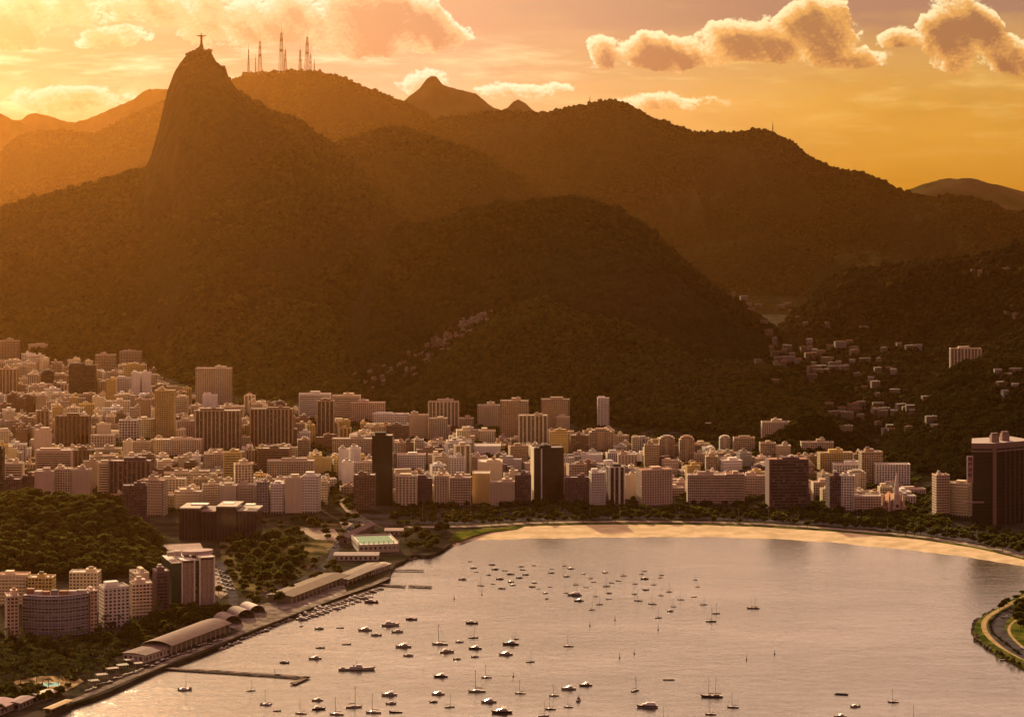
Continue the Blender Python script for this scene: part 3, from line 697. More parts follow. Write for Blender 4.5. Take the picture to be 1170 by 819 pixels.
# the waterfront row
r_, w_, d_, h_, c_ = lm(426, 449, 495, 577, 'glass', BLACK, 'slim black glass tower, the darkest high building on the waterfront', 'slim black tower', name='glass_tower', bay=4.0, trim=(0.03, 0.022, 0.024), d=24)
lm(452, 477, 541, 579, 'slab', CREAM, 'cream waterfront block with paired window columns beside the slim black tower', None, bay=4.2, wu=0.5)
lm(477, 494, 544, 577, 'balcony', PLUM, 'plum waterfront block with balconies between two cream blocks', 'plum balcony block')
lm(495, 513, 541, 577, 'slab', CREAM, 'cream waterfront block with a sloping bright left roof', 'cream sloping roof block', rz=5, wu=0.45)
lm(514, 538, 543, 578, 'slab', PINK, 'dusty pink waterfront block with even windows next to the yellow mall', 'dusty pink block')
lm(540, 560, 538, 575, 'blank', OCHRE, 'ochre mall block with a tall blank wall and slanted entrance roof', 'ochre mall', d=30, side='blank', name='shopping_mall', top=False)
lm(546, 574, 525, 556, 'blank', CREAM, 'wide cream hall with flat roof behind the ochre mall', 'wide cream hall', d=34, side='few', name='shopping_mall')
lm(560, 588, 548, 578, 'slab', BEIGE, 'low beige waterfront block with small scattered windows', 'low beige block', wu=0.35, wv=0.4)
lm(588, 607, 540, 576, 'slab', PLUM, 'purplish waterfront block tucked against the wide dark glass tower', None)
r_, w_, d_, h_, c_ = lm(606.7, 644, 509, 574, 'glass', (0.028, 0.017, 0.016), 'wide dark glass tower with one pale strip and a sunlit side wall', 'wide dark glass tower', name='glass_tower', bay=3.4, trim=(0.055, 0.032, 0.03), d=26, rz=9, sto=3.6)
q = MB(); q.box((-w_ / 2 + w_ * 0.24, -d_ / 2 - 0.45, 0), (1.5, 0.7, h_ - 3), tint=WHITE); q.build('pale_strip', M['tint'], r_)
q = MB(); q.box((-w_ / 2 - 0.4, 0, 0), (0.7, d_, h_ - 2), tint=CREAM); q.build('side_wall', M['tint'], r_)
lm(645, 673, 543, 576, 'slab', PLUM, 'mauve waterfront block with close window grid, right beside the wide dark glass tower', 'mauve gridded block', wu=0.5)
lm(673, 692, 537, 578, 'slab', WHITE, 'white waterfront block with bright slanted side roof', 'white waterfront block', rz=10)
lm(693, 713, 531, 576, 'ribs', DARK, 'dark and white striped block with sharp white roof edge on the waterfront', 'dark white striped block', trim=WHITE, rz=12)
lm(714, 732, 540, 570, 'blank', CREAM, 'cream block half hidden between the striped block and the yellow sided block', None, side='few')
lm(727, 768, 534, 578, 'slab', PINK, 'square waterfront block with deep window grid and a yellow sunlit side', 'yellow sided square block', rz=14, d=24, wu=0.5, wv=0.55)
lm(785, 829, 540, 576, 'slab', PINK, 'very wide waterfront slab of five rows of strip windows, western half', 'very wide slab', d=16, bay=2.4, wu=0.7)
lm(829, 850, 539, 576, 'slab', BEIGE, 'eastern end of the very wide waterfront slab with a plain side wall', None, d=16, bay=2.4, wu=0.7)
lm(850, 875, 541, 568, 'slab', PINK, 'low pinkish block between the very wide slab and the banded office tower', None)
lm(875.6, 922.5, 522, 582, 'bands', PLUM, 'broad plum office tower with dark window bands across its whole front', 'broad plum banded office', name=OFF, d=26, sto=3.7, rz=4)
# towers of the second and third rows
lm(426, 467, 471, 488, 'balcony', WHITE, 'white stepped terraces below the wooded spur', 'white stepped terraces')
lm(467, 489, 472, 503, 'balcony', BEIGE, 'beige balcony tower below the wooded spur', 'beige balcony tower')
lm(490, 524, 457, 487, 'ribs', BEIGE, 'high pale tower with ribbed front on the slope line', 'high pale ribbed tower', trim=CREAM)
lm(490, 511, 476, 504, 'slab', BEIGE, 'beige block in front of the high pale ribbed tower', None)
lm(442, 467, 484, 506, 'slab', BROWN, 'brown slab behind the roofs near the slim black tower', 'brown slab')
lm(525, 541, 476, 492, 'slab', TAN, 'small tan tower against the dark spur', 'small tan tower')
lm(545.5, 571, 461, 488, 'balcony', BEIGE, 'broad terraced tower at the foot of the wooded spur', 'broad terraced tower')
lm(571.5, 604, 456, 502, 'balcony', TAN, 'tall broad twin tower with close balconies, the western of two alike', 'western twin tower', rz=-4)
lm(618, 651, 454.5, 492, 'balcony', TAN, 'tall broad twin tower with close balconies, the eastern of two alike', 'eastern twin tower', rz=-4)
lm(593, 625, 472.5, 510, 'ribs', TAN, 'double topped tower with pale ribs standing before the twin towers', 'double topped ribbed tower', trim=CREAM)
lm(636, 651, 474.6, 494, 'slab', CREAM, 'narrow cream tower overlapping the eastern twin tower', None)
lm(627.5, 650, 491, 522, 'balcony', OCHRE, 'ochre stepped tower above the wide dark glass tower', 'ochre stepped tower')
lm(652, 672, 495, 518, 'slab', BROWN, 'dark brown block in the gap between the twin towers and the slim white tower', None)
lm(682.5, 696, 453, 490, 'slab', WHITE, 'slim white tower standing alone against the dark hill', 'slim white tower', bay=5, wu=0.8, wv=0.4, d=12)
lm(673, 699, 487, 518, 'round', TAN, 'brown stepped tower with rounded top in front of the slim white tower', 'brown stepped tower', bay=2.8)
lm(547, 566, 490, 509, 'slab', CREAM, 'pale square block behind the white market roof', 'pale square block')
lm(452, 486, 517, 540, 'slab', WHITE, 'white gridded long block behind the slim black tower', 'white gridded long block', d=18)
lm(542, 572, 507, 522, 'blank', WHITE, 'low wide hall with bright ribbed white roof', 'bright white market hall', d=36, name='market_hall', top=False)
lm(664, 688, 517, 530, 'blank', WHITE, 'big pale hall with a domed roof above the waterfront row', 'pale domed hall', d=26, name='market_hall', top=False)
lm(753, 771, 495, 522, 'round', TAN, 'round topped tan tower, the western of two alike before the dark hill', 'western round topped tower', bay=2.6)
lm(776, 793, 495, 528, 'round', TAN, 'round topped tan tower, the eastern of two alike before the dark hill', 'eastern round topped tower', bay=2.6)
lm(822, 834, 495, 517, 'round', BEIGE, 'small pointed tower with turret before the dark hill', 'small pointed tower', bay=2.6)
lm(838, 862, 498, 518, 'slab', TAN, 'square tower with big ornamental frame at its top', 'framed top tower', wu=0.6)
lm(722, 731, 497.5, 519, 'slab', CREAM, 'narrow bright cream tower with notched top', 'narrow cream tower', bay=2.6, d=10)
lm(736, 753, 506, 537, 'balcony', TAN, 'brownish tower of two stepped halves beside the western round topped tower', None)
lm(822, 848, 524, 541, 'balcony', WHITE, 'white block with yellow end wall above the very wide slab', 'white block with yellow end', rz=10)
lm(706, 727, 517, 536, 'slab', PINK, 'pink house like block with three rows of windows', 'pink block', bay=4.4, wu=0.4)
lm(793, 806, 516, 530, 'slab', BEIGE, 'small beige block beside the eastern round topped tower', None)
lm(806, 820, 519, 540, 'slab', TAN, 'tan block with plain front behind the very wide slab', None)
lm(870, 902, 480, 506, 'slab', CREAM, 'pale tower with flat crown in front of the dark mound', 'pale flat crowned tower', wu=0.5)
lm(868, 886, 504, 524, 'slab', TAN, 'tan block below the pale flat crowned tower', None)
lm(886, 903, 507, 525, 'balcony', BEIGE, 'beige terraced block below the pale flat crowned tower', None)
lm(915, 952, 503, 521, 'slab', BEIGE, 'long low beige block at the edge of the garden hill', 'long low hillside block', d=14)
lm(934, 974, 515, 540, 'slab', OCHRE, 'golden sided long block behind the broad plum banded office', 'golden sided block', rz=8)
lm(981.5, 1008, 514, 552, 'slab', TAN, 'tall tan block at the foot of the garden hill', 'tall tan hillside block', rz=8)
lm(952, 988, 528, 544, 'slab', WHITE, 'white block with bold dark window grid and flat dark roof', 'white bold grid block', bay=3.6, wu=0.6, wv=0.6)
lm(1000, 1039, 528, 554, 'slab', WHITE, 'wide white block with bold dark square windows behind the church', 'wide white school block', bay=3.6, wu=0.6, wv=0.62, top=False)
lm(944, 962, 541, 584, 'slab', PLUM, 'mauve corner tower at the end of the waterfront row', 'mauve corner tower', rz=10)
lm(960, 977, 541, 584, 'slab', WHITE, 'pale tower with recessed dark windows beside the mauve corner tower', None, rz=-6)
lm(967, 989, 534, 562, 'round', CREAM, 'cream rounded tower behind the mauve corner tower', None, bay=2.8)
lm(975, 1006, 564, 586, 'slab', PINK, 'low pinkish block with gabled roof beside the church', 'low gabled block', top=False)
lm(1066, 1084, 540, 591, 'balcony', PINK, 'pinkish apartment tower with balconies beside the dark office tower', 'pinkish apartment tower', rz=8)
lm(1082, 1113, 550, 591, 'balcony', CREAM, 'cream apartment tower with yellow sunlit balconies beside the dark office tower', 'cream apartment tower', rz=-26, d=20)
lm(1085.4, 1120, 396.5, 416, 'ribs', BEIGE, 'lone pale tower block standing on the wooded hilltop', 'lone hilltop block', Y=3860, trim=CREAM, d=14)

# ---- the dark office tower by the bay, with its upright sign
def dark_tower():
    Yf = P(1112, 600, LAND)[1]
    x = (1138 - 585) / F * Yf
    root = empty('office_tower', (x, Yf + 4, LAND), R(6), 'huge dark glass office tower with brown corner piers, twin rooftop boxes and an upright sign', 'building')
    w, d, h = 46.0, 44.0, CH + (HZ - 512) / F * (Yf + 10) - LAND
    # local: corner pier at origin; one glass face runs to -x, the other to +x and back
    a = MB(); a.prism([(-26, 4), (0, 0.5), (52, 26), (40, 66), (-10, 50)], -3, h, (0.030, 0.018, 0.020), cap=True, roof=(0.25, 0.19, 0.17)); a.build('glass_wall', M['glass'], root)
    for k in range(1, 20):
        q = MB(); z = k * h / 20
        q.tube((-26, 3.8, z), (0, 0.3, z), 0.28, n=4, tint=(0.05, 0.03, 0.032)); q.tube((0, 0.3, z), (52, 25.8, z), 0.28, n=4, tint=(0.05, 0.03, 0.032)); q.build('floor_band', M['tint'], root)
    q = MB(); q.box((-1, -0.6, 0), (3.6, 3.6, h + 4), tint=(0.20, 0.12, 0.11)); q.build('corner_pier', M['tint'], root)
    for k in range(1, 7):
        q = MB(); q.box((8 + k * 6.5, 3.4 + k * 3.25, 0), (1.3, 1.3, h), rz=0.46, tint=(0.10, 0.06, 0.06)); q.build('fin', M['tint'], root)
    q = MB(); q.prism([(-27, 3), (0, -1), (54, 26), (41, 67), (-11, 51)], h, h + 6.5, (0.19, 0.12, 0.11), roof=(0.34, 0.27, 0.24)); q.build('roof', M['tint'], root)
    q = MB(); q.prism([(-27.5, 3), (0, -1.6), (54.5, 25.5), (54, 27), (0, 0.2), (-27, 4)], h - 3.5, h - 2, (0.24, 0.16, 0.15)); q.build('cornice', M['tint'], root)
    for bx_, by_ in ((3, 12), (20, 26)):
        q = MB(); q.box((bx_, by_, h + 6.5), (9, 8, 8), tint=(0.26, 0.17, 0.15)); q.box((bx_, by_, h + 14.5), (7, 6, 2.5), tint=(0.2, 0.13, 0.12)); q.build('rooftop_box', M['roof'], root)
    q = MB(); q.box((-25, 2, h * 0.29), (24, 4, 1.6), rz=0.0, tint=(0.26, 0.18, 0.16)); q.build('ledge', M['tint'], root)
    sg = MB(); sg.box((-29.5, 1.0, h * 0.55), (7.0, 1.4, h * 0.36), tint=(0.36, 0.22, 0.22)); s_o = sg.build('sign', M['tint'], root)
    q = MB(); x0, yb = -29.5, 0.15
    z = h * 0.55 + h * 0.36 - 5.6
    for gl in ('S', 'P', 'Z', 'E'):
        t_ = 0.85; ww, hh_ = 4.2, 3.9
        seg = {'S': 'tmbul', 'P': 'tmulr', 'Z': 'tbd', 'A': 'tmlLrR', 'E': 'tmblL'}[gl]
        B_ = lambda cx, cz, sx_, sz_: q.box((x0 + cx, yb, z + cz), (sx_, 0.3, sz_), tint=(0.05, 0.025, 0.03))
        B_(0, hh_ - t_, ww, t_); B_(0, hh_ / 2 - t_ / 2, ww, t_)
        if gl != 'A' and gl != 'P': B_(0, 0, ww, t_)
        if gl in 'SPAE': B_(-ww / 2 + t_ / 2, hh_ / 2, t_, hh_ / 2)
        if gl in 'PAZ': B_(ww / 2 - t_ / 2, hh_ / 2, t_, hh_ / 2)
        if gl in 'PAEZ': B_(-ww / 2 + t_ / 2, 0, t_, hh_ / 2)
        if gl in 'SA': B_(ww / 2 - t_ / 2, 0, t_, hh_ / 2)
        z -= 6.0
    q.build('lettering', M['tint'], s_o)
    TAKEN.append((x + 10, Yf + 30, 55, 45)); HANDLES.append((1140, 550, 'huge dark office tower'))
dark_tower()

# ---- church with a tall spire
def church():
    c = G(1024, 587); root = empty('church', c, R(6), 'brownish gothic church with one tall pointed spire and arched front among trees', 'church')
    k = 1.0; body = (0.30, 0.19, 0.15); st = (0.52, 0.38, 0.31)
    m = MB(); m.prism([(-9, 0), (9, 0), (9, 34), (-9, 34)], -2, 13, body, sty=(4, 12, 0.35, 0.6), roof=body); m.build('nave', M['facade'], root)
    m = MB(); v = [(-9.6, -0.4, 13), (9.6, -0.4, 13), (9.6, 34.4, 13), (-9.6, 34.4, 13), (0, -0.4, 22), (0, 34.4, 22)]
    m.add(v, [[0, 1, 4], [3, 5, 2]], body); m.add(v, [[1, 2, 5, 4], [0, 4, 5, 3]], (0.34, 0.16, 0.08)); m.build('roof', M['roof'], root)
    for s_ in (-1, 1):
        m = MB(); m.prism([(s_ * 11.5 - 2.5, 4), (s_ * 11.5 + 2.5, 4), (s_ * 11.5 + 2.5, 34), (s_ * 11.5 - 2.5, 34)], -2, 8, body, sty=(4, 8, 0.35, 0.6), roof=(0.34, 0.16, 0.08)); m.build('aisle', M['facade'], root)
        m = MB(); m.box((s_ * 8.6, -0.8, 0), (2.4, 2.4, 19), tint=st); m.box((s_ * 8.6, -0.8, 19), (2.4, 2.4, 7), tint=st, taper=0.02); m.build('pinnacle', M['tint'], root)
        m = MB(); m.box((s_ * 10.6, 16, 0), (3, 3, 17), tint=st); m.box((s_ * 10.6, 16, 17), (3, 3, 6), tint=(0.40, 0.2, 0.08), taper=0.02); m.build('turret', M['tint'], root)
    m = MB(); m.box((0, -1.2, 0), (7.6, 7, 24), tint=st); m.build('bell_tower', M['tint'], root)
    m = MB(); t_ = np.linspace(0, 2 * np.pi, 9)[:-1] + 0.39
    m.tube((0, -1.2, 24), (0, -1.2, 33), 3.6, 2.9, 8, tint=(0.62, 0.50, 0.42)); m.tube((0, -1.2, 33), (0, -1.2, 50), 2.9, 0.15, 8, tint=(0.68, 0.56, 0.47)); sp = m.build('spire', M['tint'], root)
    m = MB(); m.box((0, -1.2, 50), (0.3, 0.3, 2.6), tint=DARK); m.box((0, -1.2, 51.4), (1.5, 0.3, 0.3), tint=DARK); m.build('cross', M['tint'], sp)
    t_ = np.linspace(0, np.pi, 13); arch = np.c_[np.cos(t_) * 5.6, np.sin(t_) * 5.6 + 7]
    m = MB()
    for i in range(12): m.tube((arch[i, 0], -4.9, arch[i, 1]), (arch[i + 1, 0], -4.9, arch[i + 1, 1]), 0.55, n=5, tint=(0.48, 0.34, 0.30))
    for s_ in (-1, 1): m.tube((s_ * 5.6, -4.9, 0), (s_ * 5.6, -4.9, 7), 0.55, n=5, tint=(0.48, 0.34, 0.30))
    m.build('front_arch', M['tint'], root)
    m = MB(); m.box((0, -4.85, 0), (2.6, 0.3, 5), tint=BLACK); m.build('door', M['tint'], root)
    t_ = np.linspace(0, 2 * np.pi, 17)[:-1]; m = MB(); m.add([(math.cos(a) * 1.9, -4.78, 10 + math.sin(a) * 1.9) for a in t_] , [list(range(16))], (0.06, 0.04, 0.05)); m.build('rose_window', M['glass'], root)
    TAKEN.append((c[0], c[1] + 16, 20, 22)); HANDLES.append((1024, 560, 'church with the spire'))
church()

# ---- the dark glass office complex by the park
def complex_():
    root = None
    c = G(252, 617)
    root = empty('office_complex', c, R(-4), 'low dark glass office complex with three bright skylights on its roof', 'building')
    s_ = c[1] / F
    segs = [(-52, -26, 34), (-26, -6, 30), (-6, 20, 36), (20, 44, 31)]
    for i, (a, b, hh) in enumerate(segs):
        a2, b2 = a * s_ * 0.92, b * s_ * 0.92; yo = (0, 6, 1, 5)[i]
        m = MB(); m.prism([(a2, yo), (b2 - 0.4, yo), (b2 - 0.4, yo + 40), (a2, yo + 40)], -3, hh, (0.045, 0.026, 0.034), roof=(0.33, 0.27, 0.22)); m.build('glass_wall', M['glass'], root)
        for k in range(int((b2 - a2) / 4)):
            q = MB(); q.box((a2 + 2 + k * 4, yo - 0.2, 0), (0.5, 0.5, hh + (k % 3 == 0) * 1.0), tint=(0.14, 0.08, 0.085)); q.build('fin', M['tint'], root)
        m = MB(); m.box(((a2 + b2) / 2, yo + 20, hh), (b2 - a2, 41, 1.2), tint=(0.42, 0.36, 0.28) if i != 1 else (0.25, 0.17, 0.15)); m.build('roof', M['roof'], root)
    for (a, b) in ((-46, -18), (-4, 14), (24, 40)):
        m = MB(); m.box(((a + b) / 2 * s_ * 0.92, 26, 36.5 if a == -4 else 35.2), ((b - a) * s_ * 0.7, 12, 1.2), tint=(0.66, 0.62, 0.55)); m.build('skylight', M['tint'], root)
    TAKEN.append((c[0], c[1] + 24, 60, 30)); HANDLES.append((248, 600, 'dark glass office complex')); FRONTS.append((195, 300, 585, c[1]))
complex_()

# ---- lower left quarter by the marina
lm(3, 24, 677, 731, 'slab', PINK, 'pinkish white end of the curved seafront block', 'pinkish seafront end', rz=18, d=20)
def curved_block():
    c = P(62, 727, LAND); root = empty('apartment_building', c, 0, 'long curved seafront block with blue grey gridded front facing the palms', 'building')
    n = 16; t_ = np.linspace(0, 1, n); s_ = c[1] / F
    fx = (24 + 73 * t_ - 62) * s_; fy = 6 - 22 * np.sin(t_ * np.pi * 0.72) + 26 * t_
    h = CH + (HZ - 681) / F * c[1] - LAND
    back = np.stack([fx + 3, fy + 19], 1)
    m = MB(); z0, z1 = -3, h
    for i in range(n - 1):
        a, b = (fx[i], fy[i]), (fx[i + 1], fy[i + 1]); L = math.hypot(b[0] - a[0], b[1] - a[1]); u0 = i * L
        m.add([(a[0], a[1], z0), (b[0], b[1], z0), (b[0], b[1], z1), (a[0], a[1], z1)], [[0, 1, 2, 3]], (0.27, 0.27, 0.30), (3.0, 3.3, 0.74, 0.62), 0, [[[u0, 0], [u0 + L, 0], [u0 + L, h], [u0, h]]])
        m.add([(*back[i + 1], z0), (*back[i], z0), (*back[i], z1), (*back[i + 1], z1)], [[0, 1, 2, 3]], PINK, (3, 3.3, .5, .5), 0, [[[0, 0], [L, 0], [L, h], [0, h]]])
    for a, b in (((fx[0], fy[0]), back[0]), (back[-1], (fx[-1], fy[-1]))):
        a = np.asarray(a, float); b = np.asarray(b, float); m.add([(b[0], b[1], z0), (a[0], a[1], z0), (a[0], a[1], z1), (b[0], b[1], z1)], [[0, 1, 2, 3]], PINK)
    m.build('wall', M['facade'], root)
    m = MB(); Pm = np.stack([np.c_[fx, fy, np.full(n, h)], np.c_[back, np.full(n, h)]]); m.grid(Pm, (0.36, 0.29, 0.25)); m.build('roof', M['roof'], root)
    for k in range(1, 14):
        q = MB(); z = k * h / 14
        for i in range(n - 1): q.tube((fx[i], fy[i] - 0.35, z), (fx[i + 1], fy[i + 1] - 0.35, z), 0.33, n=4, tint=(0.34, 0.31, 0.33), cap=False)
        q.build('floor_band', M['tint'], root)
    for k in range(7):
        q = MB(); i = 1 + 2 * k; q.box(((fx[i] + back[i, 0]) / 2, (fy[i] + back[i, 1]) / 2, h), (rnd.uniform(4, 9), rnd.uniform(4, 7), rnd.uniform(2.5, 4.5)), tint=rnd.choice(ROOFS)); q.build('penthouse', M['roof'], root)
    TAKEN.append((c[0], c[1] + 8, 36, 22)); HANDLES.append((60, 700, 'curved seafront block'))
curved_block()
lm(98, 112, 671, 722, 'slab', PINK, 'pinkish seafront block between the curved block and the green tinted one', None, rz=22, d=16, Y=P(105, 723, LAND)[1])
lm(112, 148, 667, 716, 'slab', WHITE, 'white seafront block with green tinted window columns', 'green tinted seafront block', rz=26, d=18, Y=P(130, 717, LAND)[1], bay=3.8, wu=0.6)
lm(0, 33, 653, 690, 'balcony', CREAM, 'cream lit block behind the curved seafront block, western one', 'cream back block', Y=P(15, 692, LAND)[1])
lm(34, 62, 656, 690, 'slab', OCHRE, 'ochre block behind the curved seafront block, eastern one', None, Y=P(45, 694, LAND)[1])
lm(81, 114, 650, 676, 'slab', CREAM, 'pale block with roof huts just below the wooded hill', 'pale block below the wooded hill', Y=P(98, 700, LAND)[1])
lm(147, 175, 663, 705, 'balcony', PINK, 'lower pinkish seafront block with bright notched roof', 'lower pinkish seafront block', rz=18, d=16, Y=P(160, 706, LAND)[1])
lm(146, 172, 651, 700, 'blank', CREAM, 'cream block with a large blank side wall by the seafront', None, rz=24, d=22, Y=P(160, 698, LAND)[1])
lm(173, 195, 649, 699, 'bands', PLUM, 'seafront block with dark front and pale floor bands', None, rz=20, d=18, Y=P(184, 700, LAND)[1])
def panel_block():
    Yf = P(205, 693, LAND)[1]; x = (196 - 585) / F * Yf
    root = empty('office_building', (x, Yf, LAND), R(20), 'large seafront office block with dark green corner and two striped pinkish panels', 'building')
    s_ = Yf / F; h = CH + (HZ - 641) / F * Yf - LAND
    def seg(a, b, yo, hh, col, sty, nm, mk, dd=46):
        m = MB(); m.prism([(a * s_, yo), (b * s_, yo), (b * s_, yo + dd), (a * s_, yo + dd)], -3, hh, col, sty=[sty, (3.4, 3.3, .5, .5), sty, (3.4, 3.3, .5, .5)], roof=(0.44, 0.36, 0.30)); m.build(nm, M[mk], root)
    seg(0, 11.5, 0.6, h - 2, (0.035, 0.055, 0.038), (0, 0, 0, 0), 'green_corner', 'glass')
    seg(11.7, 27, 0, h, PINK, (1.2, 3.3, 0.45, 0.95), 'striped_panel', 'facade')
    seg(27.2, 32, 2.5, h - 1, DARK, (3, 3.3, .7, .6), 'recess', 'facade')
    seg(32.2, 50, 0, h + 2, PINK, (1.2, 3.3, 0.45, 0.95), 'striped_panel', 'facade')
    for a, hh in ((12.2, h), (26.5, h), (32.7, h + 2), (49.5, h + 2)):
        q = MB(); q.box((a * s_, -0.4, 0), (1.2, 0.9, hh + 1), tint=WHITE); q.build('pier', M['tint'], root)
    for a, b, hh in ((12.2, 26.5, h), (32.7, 49.5, h + 2)):
        q = MB(); q.box(((a + b) / 2 * s_, -0.5, hh - 2.4), ((b - a) * s_, 0.5, 1.4), tint=DARK); q.build('louvre', M['tint'], root)
    t_ = np.linspace(0, 2 * np.pi, 17)[:-1]
    q = MB(); q.prism(np.c_[np.cos(t_) * 15 + 36 * s_, np.sin(t_) * 9 + 24], h + 2, h + 5, (0.40, 0.30, 0.27), roof=(0.36, 0.26, 0.24)); q.build('roof_drum', M['roof'], root)
    for i in range(5): q = MB(); q.box(((6 + i * 9) * s_, 30 + 3 * (i % 2), h), (6, 5, 4), tint=ROOFS[i % 5]); q.build('penthouse', M['roof'], root)
    TAKEN.append((x + 20, Yf + 24, 40, 34)); HANDLES.append((215, 660, 'green cornered office block'))
    b = empty('sports_hall', P(205, 645, LAND), R(16), 'low wide hall with sloping tan roof behind the green cornered office block', 'building')
    m = MB(); m.box((0, 20, -2), (52, 40, 12), tint=TAN); m.build('wall', M['tint'], b)
    m = MB(); m.add([(-27, -1, 10), (27, -1, 10), (27, 41, 14), (-27, 41, 14), (-27, -1, 10.6), (27, -1, 10.6), (27, 41, 14.8), (-27, 41, 14.8)], [[4, 5, 6, 7], [0, 1, 5, 4], [1, 2, 6, 5], [3, 0, 4, 7]], (0.36, 0.26, 0.21)); m.build('roof', M['roof'], b)
panel_block()

# ---- the many smaller buildings between them
far_b = np.array([(-80, 416), (0, 414), (60, 424), (100, 428), (160, 431), (215, 456), (270, 472), (340, 474), (400, 478), (440, 488), (540, 495), (660, 508), (760, 514), (860, 517), (930, 523), (1010, 545), (1050, 566)], float)
near_b = np.array([(-80, 560), (0, 562), (60, 566), (110, 570), (150, 583), (195, 588), (290, 586), (330, 580), (390, 578), (450, 574), (700, 570), (900, 577), (1000, 580), (1050, 580)], float)
street = np.array([(350, 488), (361, 508), (372, 540), (384, 565), (404, 588)], float)
cand = []
Yrow = 2560.0
gr = random.Random(5)
while Yrow < 5000:
    x = -1250.0 + gr.uniform(0, 20)
    while x < 620:
        w = gr.choice([12, 14, 16, 18, 22, 26, 34]) * gr.uniform(0.9, 1.1); d = gr.uniform(11, 17)
        xc = x + w / 2; Yc = Yrow + gr.uniform(-7, 7); x += w + (gr.uniform(1.0, 5.0) if gr.random() < 0.75 else gr.uniform(8, 18))
        z = float(ground(xc, Yc)); p = px_of(xc, Yc); b = py_of(Yc, z)
        if not (np.interp(p, *far_b.T) < b < np.interp(p, *near_b.T)) or p > 1050 or p < -60 or z > 75: continue
        if abs(p - np.interp(b, street[:, 1], street[:, 0])) < 8 and b > 484: continue
        if any(abs(xc - t[0]) < t[2] + w / 2 - 2 and abs(Yc + d / 2 - t[1]) < t[3] + d / 2 - 2 for t in TAKEN): continue
        if gr.random() < 0.10: continue
        q = gr.random()
        h = gr.uniform(6, 11) if q < 0.22 else gr.uniform(14, 26) if q < 0.62 else gr.uniform(25, 37) if q < 0.94 else gr.uniform(38, 52)
        if p > 700: h = min(h, gr.uniform(9, 26))
        x0, x1 = px_of(xc - w / 2, Yc), px_of(xc + w / 2, Yc)
        for f in FRONTS:
            if f[3] > Yc and x1 > f[0] + 1 and x0 < f[1] - 1:
                hmax = CH + (HZ - (f[2] - 2.0)) / F * Yc - z - 2.5
                h = min(h, hmax)
        if h < 4.0: continue
        cand.append([xc, Yc, z, w, d, h, x0, x1, b, py_of(Yc, z + h)])
    Yrow += gr.uniform(34, 44)
# how much of each shows: sweep from near to far
sk = np.full(1400, 999.0)
occ = sorted([('c', i, c[1], c[6], c[7], c[9], c[8]) for i, c in enumerate(cand)] + [('f', None, f[3], f[0], f[1], f[2] - 38, f[2]) for f in FRONTS if False], key=lambda q: q[2])
vis = {}
for k, i, Y_, x0, x1, tp, bt in occ:
    a, b = int(max(0, x0 + 100)), int(min(1399, x1 + 100))
    seg = sk[a:b + 1]; v = np.clip(np.minimum(seg, bt) - tp, 0, None).sum(); sk[a:b + 1] = np.minimum(seg, tp); vis[i] = v if -5 < (x0 + x1) / 2 < 1175 else v * 0.05
order = sorted(vis, key=lambda i: -vis[i])
N_OWN = 300 - len(LM) - 8
own = set(order[:N_OWN])
def relabel(things, make, used):
    """things: [(obj, px, py, description)]; says where each stands from the nearest nameable thing"""
    ordn = ['first', 'second', 'third', 'fourth', 'fifth', 'sixth', 'seventh', 'eighth', 'ninth', 'tenth', 'eleventh', 'twelfth', 'thirteenth', 'fourteenth', 'fifteenth', 'sixteenth', 'seventeenth', 'eighteenth', 'nineteenth', 'twentieth', 'twenty first', 'twenty second', 'twenty third', 'twenty fourth', 'twenty fifth']
    by = {}
    for o, x, y, desc in things:
        hx, hy, nm = min(used, key=lambda q: (q[0] - x) ** 2 + ((q[1] - y) * 1.3) ** 2)
        dx_, dy_ = x - hx, y - hy
        rel = ('left of' if dx_ < 0 else 'right of') if abs(dx_) > abs(dy_) * 1.2 else ('behind' if dy_ < 0 else 'in front of')
        by.setdefault((nm, rel), []).append((abs(dx_) + abs(dy_), o, desc))
    for (nm, rel), L in by.items():
        L.sort(key=lambda q: q[0])
        for k, (_, o, desc) in enumerate(L): o['label'] = f"{desc}, {ordn[min(k, 24)]} {rel} the {nm}"
names = {WHITE: 'white', CREAM: 'cream', BEIGE: 'beige', PINK: 'pinkish', TAN: 'tan', GREY: 'grey', BROWN: 'brown', OCHRE: 'ochre', PLUM: 'mauve'}
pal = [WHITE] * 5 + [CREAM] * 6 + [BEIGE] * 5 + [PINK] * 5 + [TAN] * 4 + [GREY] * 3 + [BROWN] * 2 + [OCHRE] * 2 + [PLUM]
pal_w = [CREAM] * 8 + [OCHRE] * 4 + [BEIGE] * 6 + [TAN] * 5 + [WHITE] * 3 + [BROWN] * 3 + [PINK]  # yellow-biased paints left of centre: golden haze glow put into the wall colours
rest = {}
gl = []
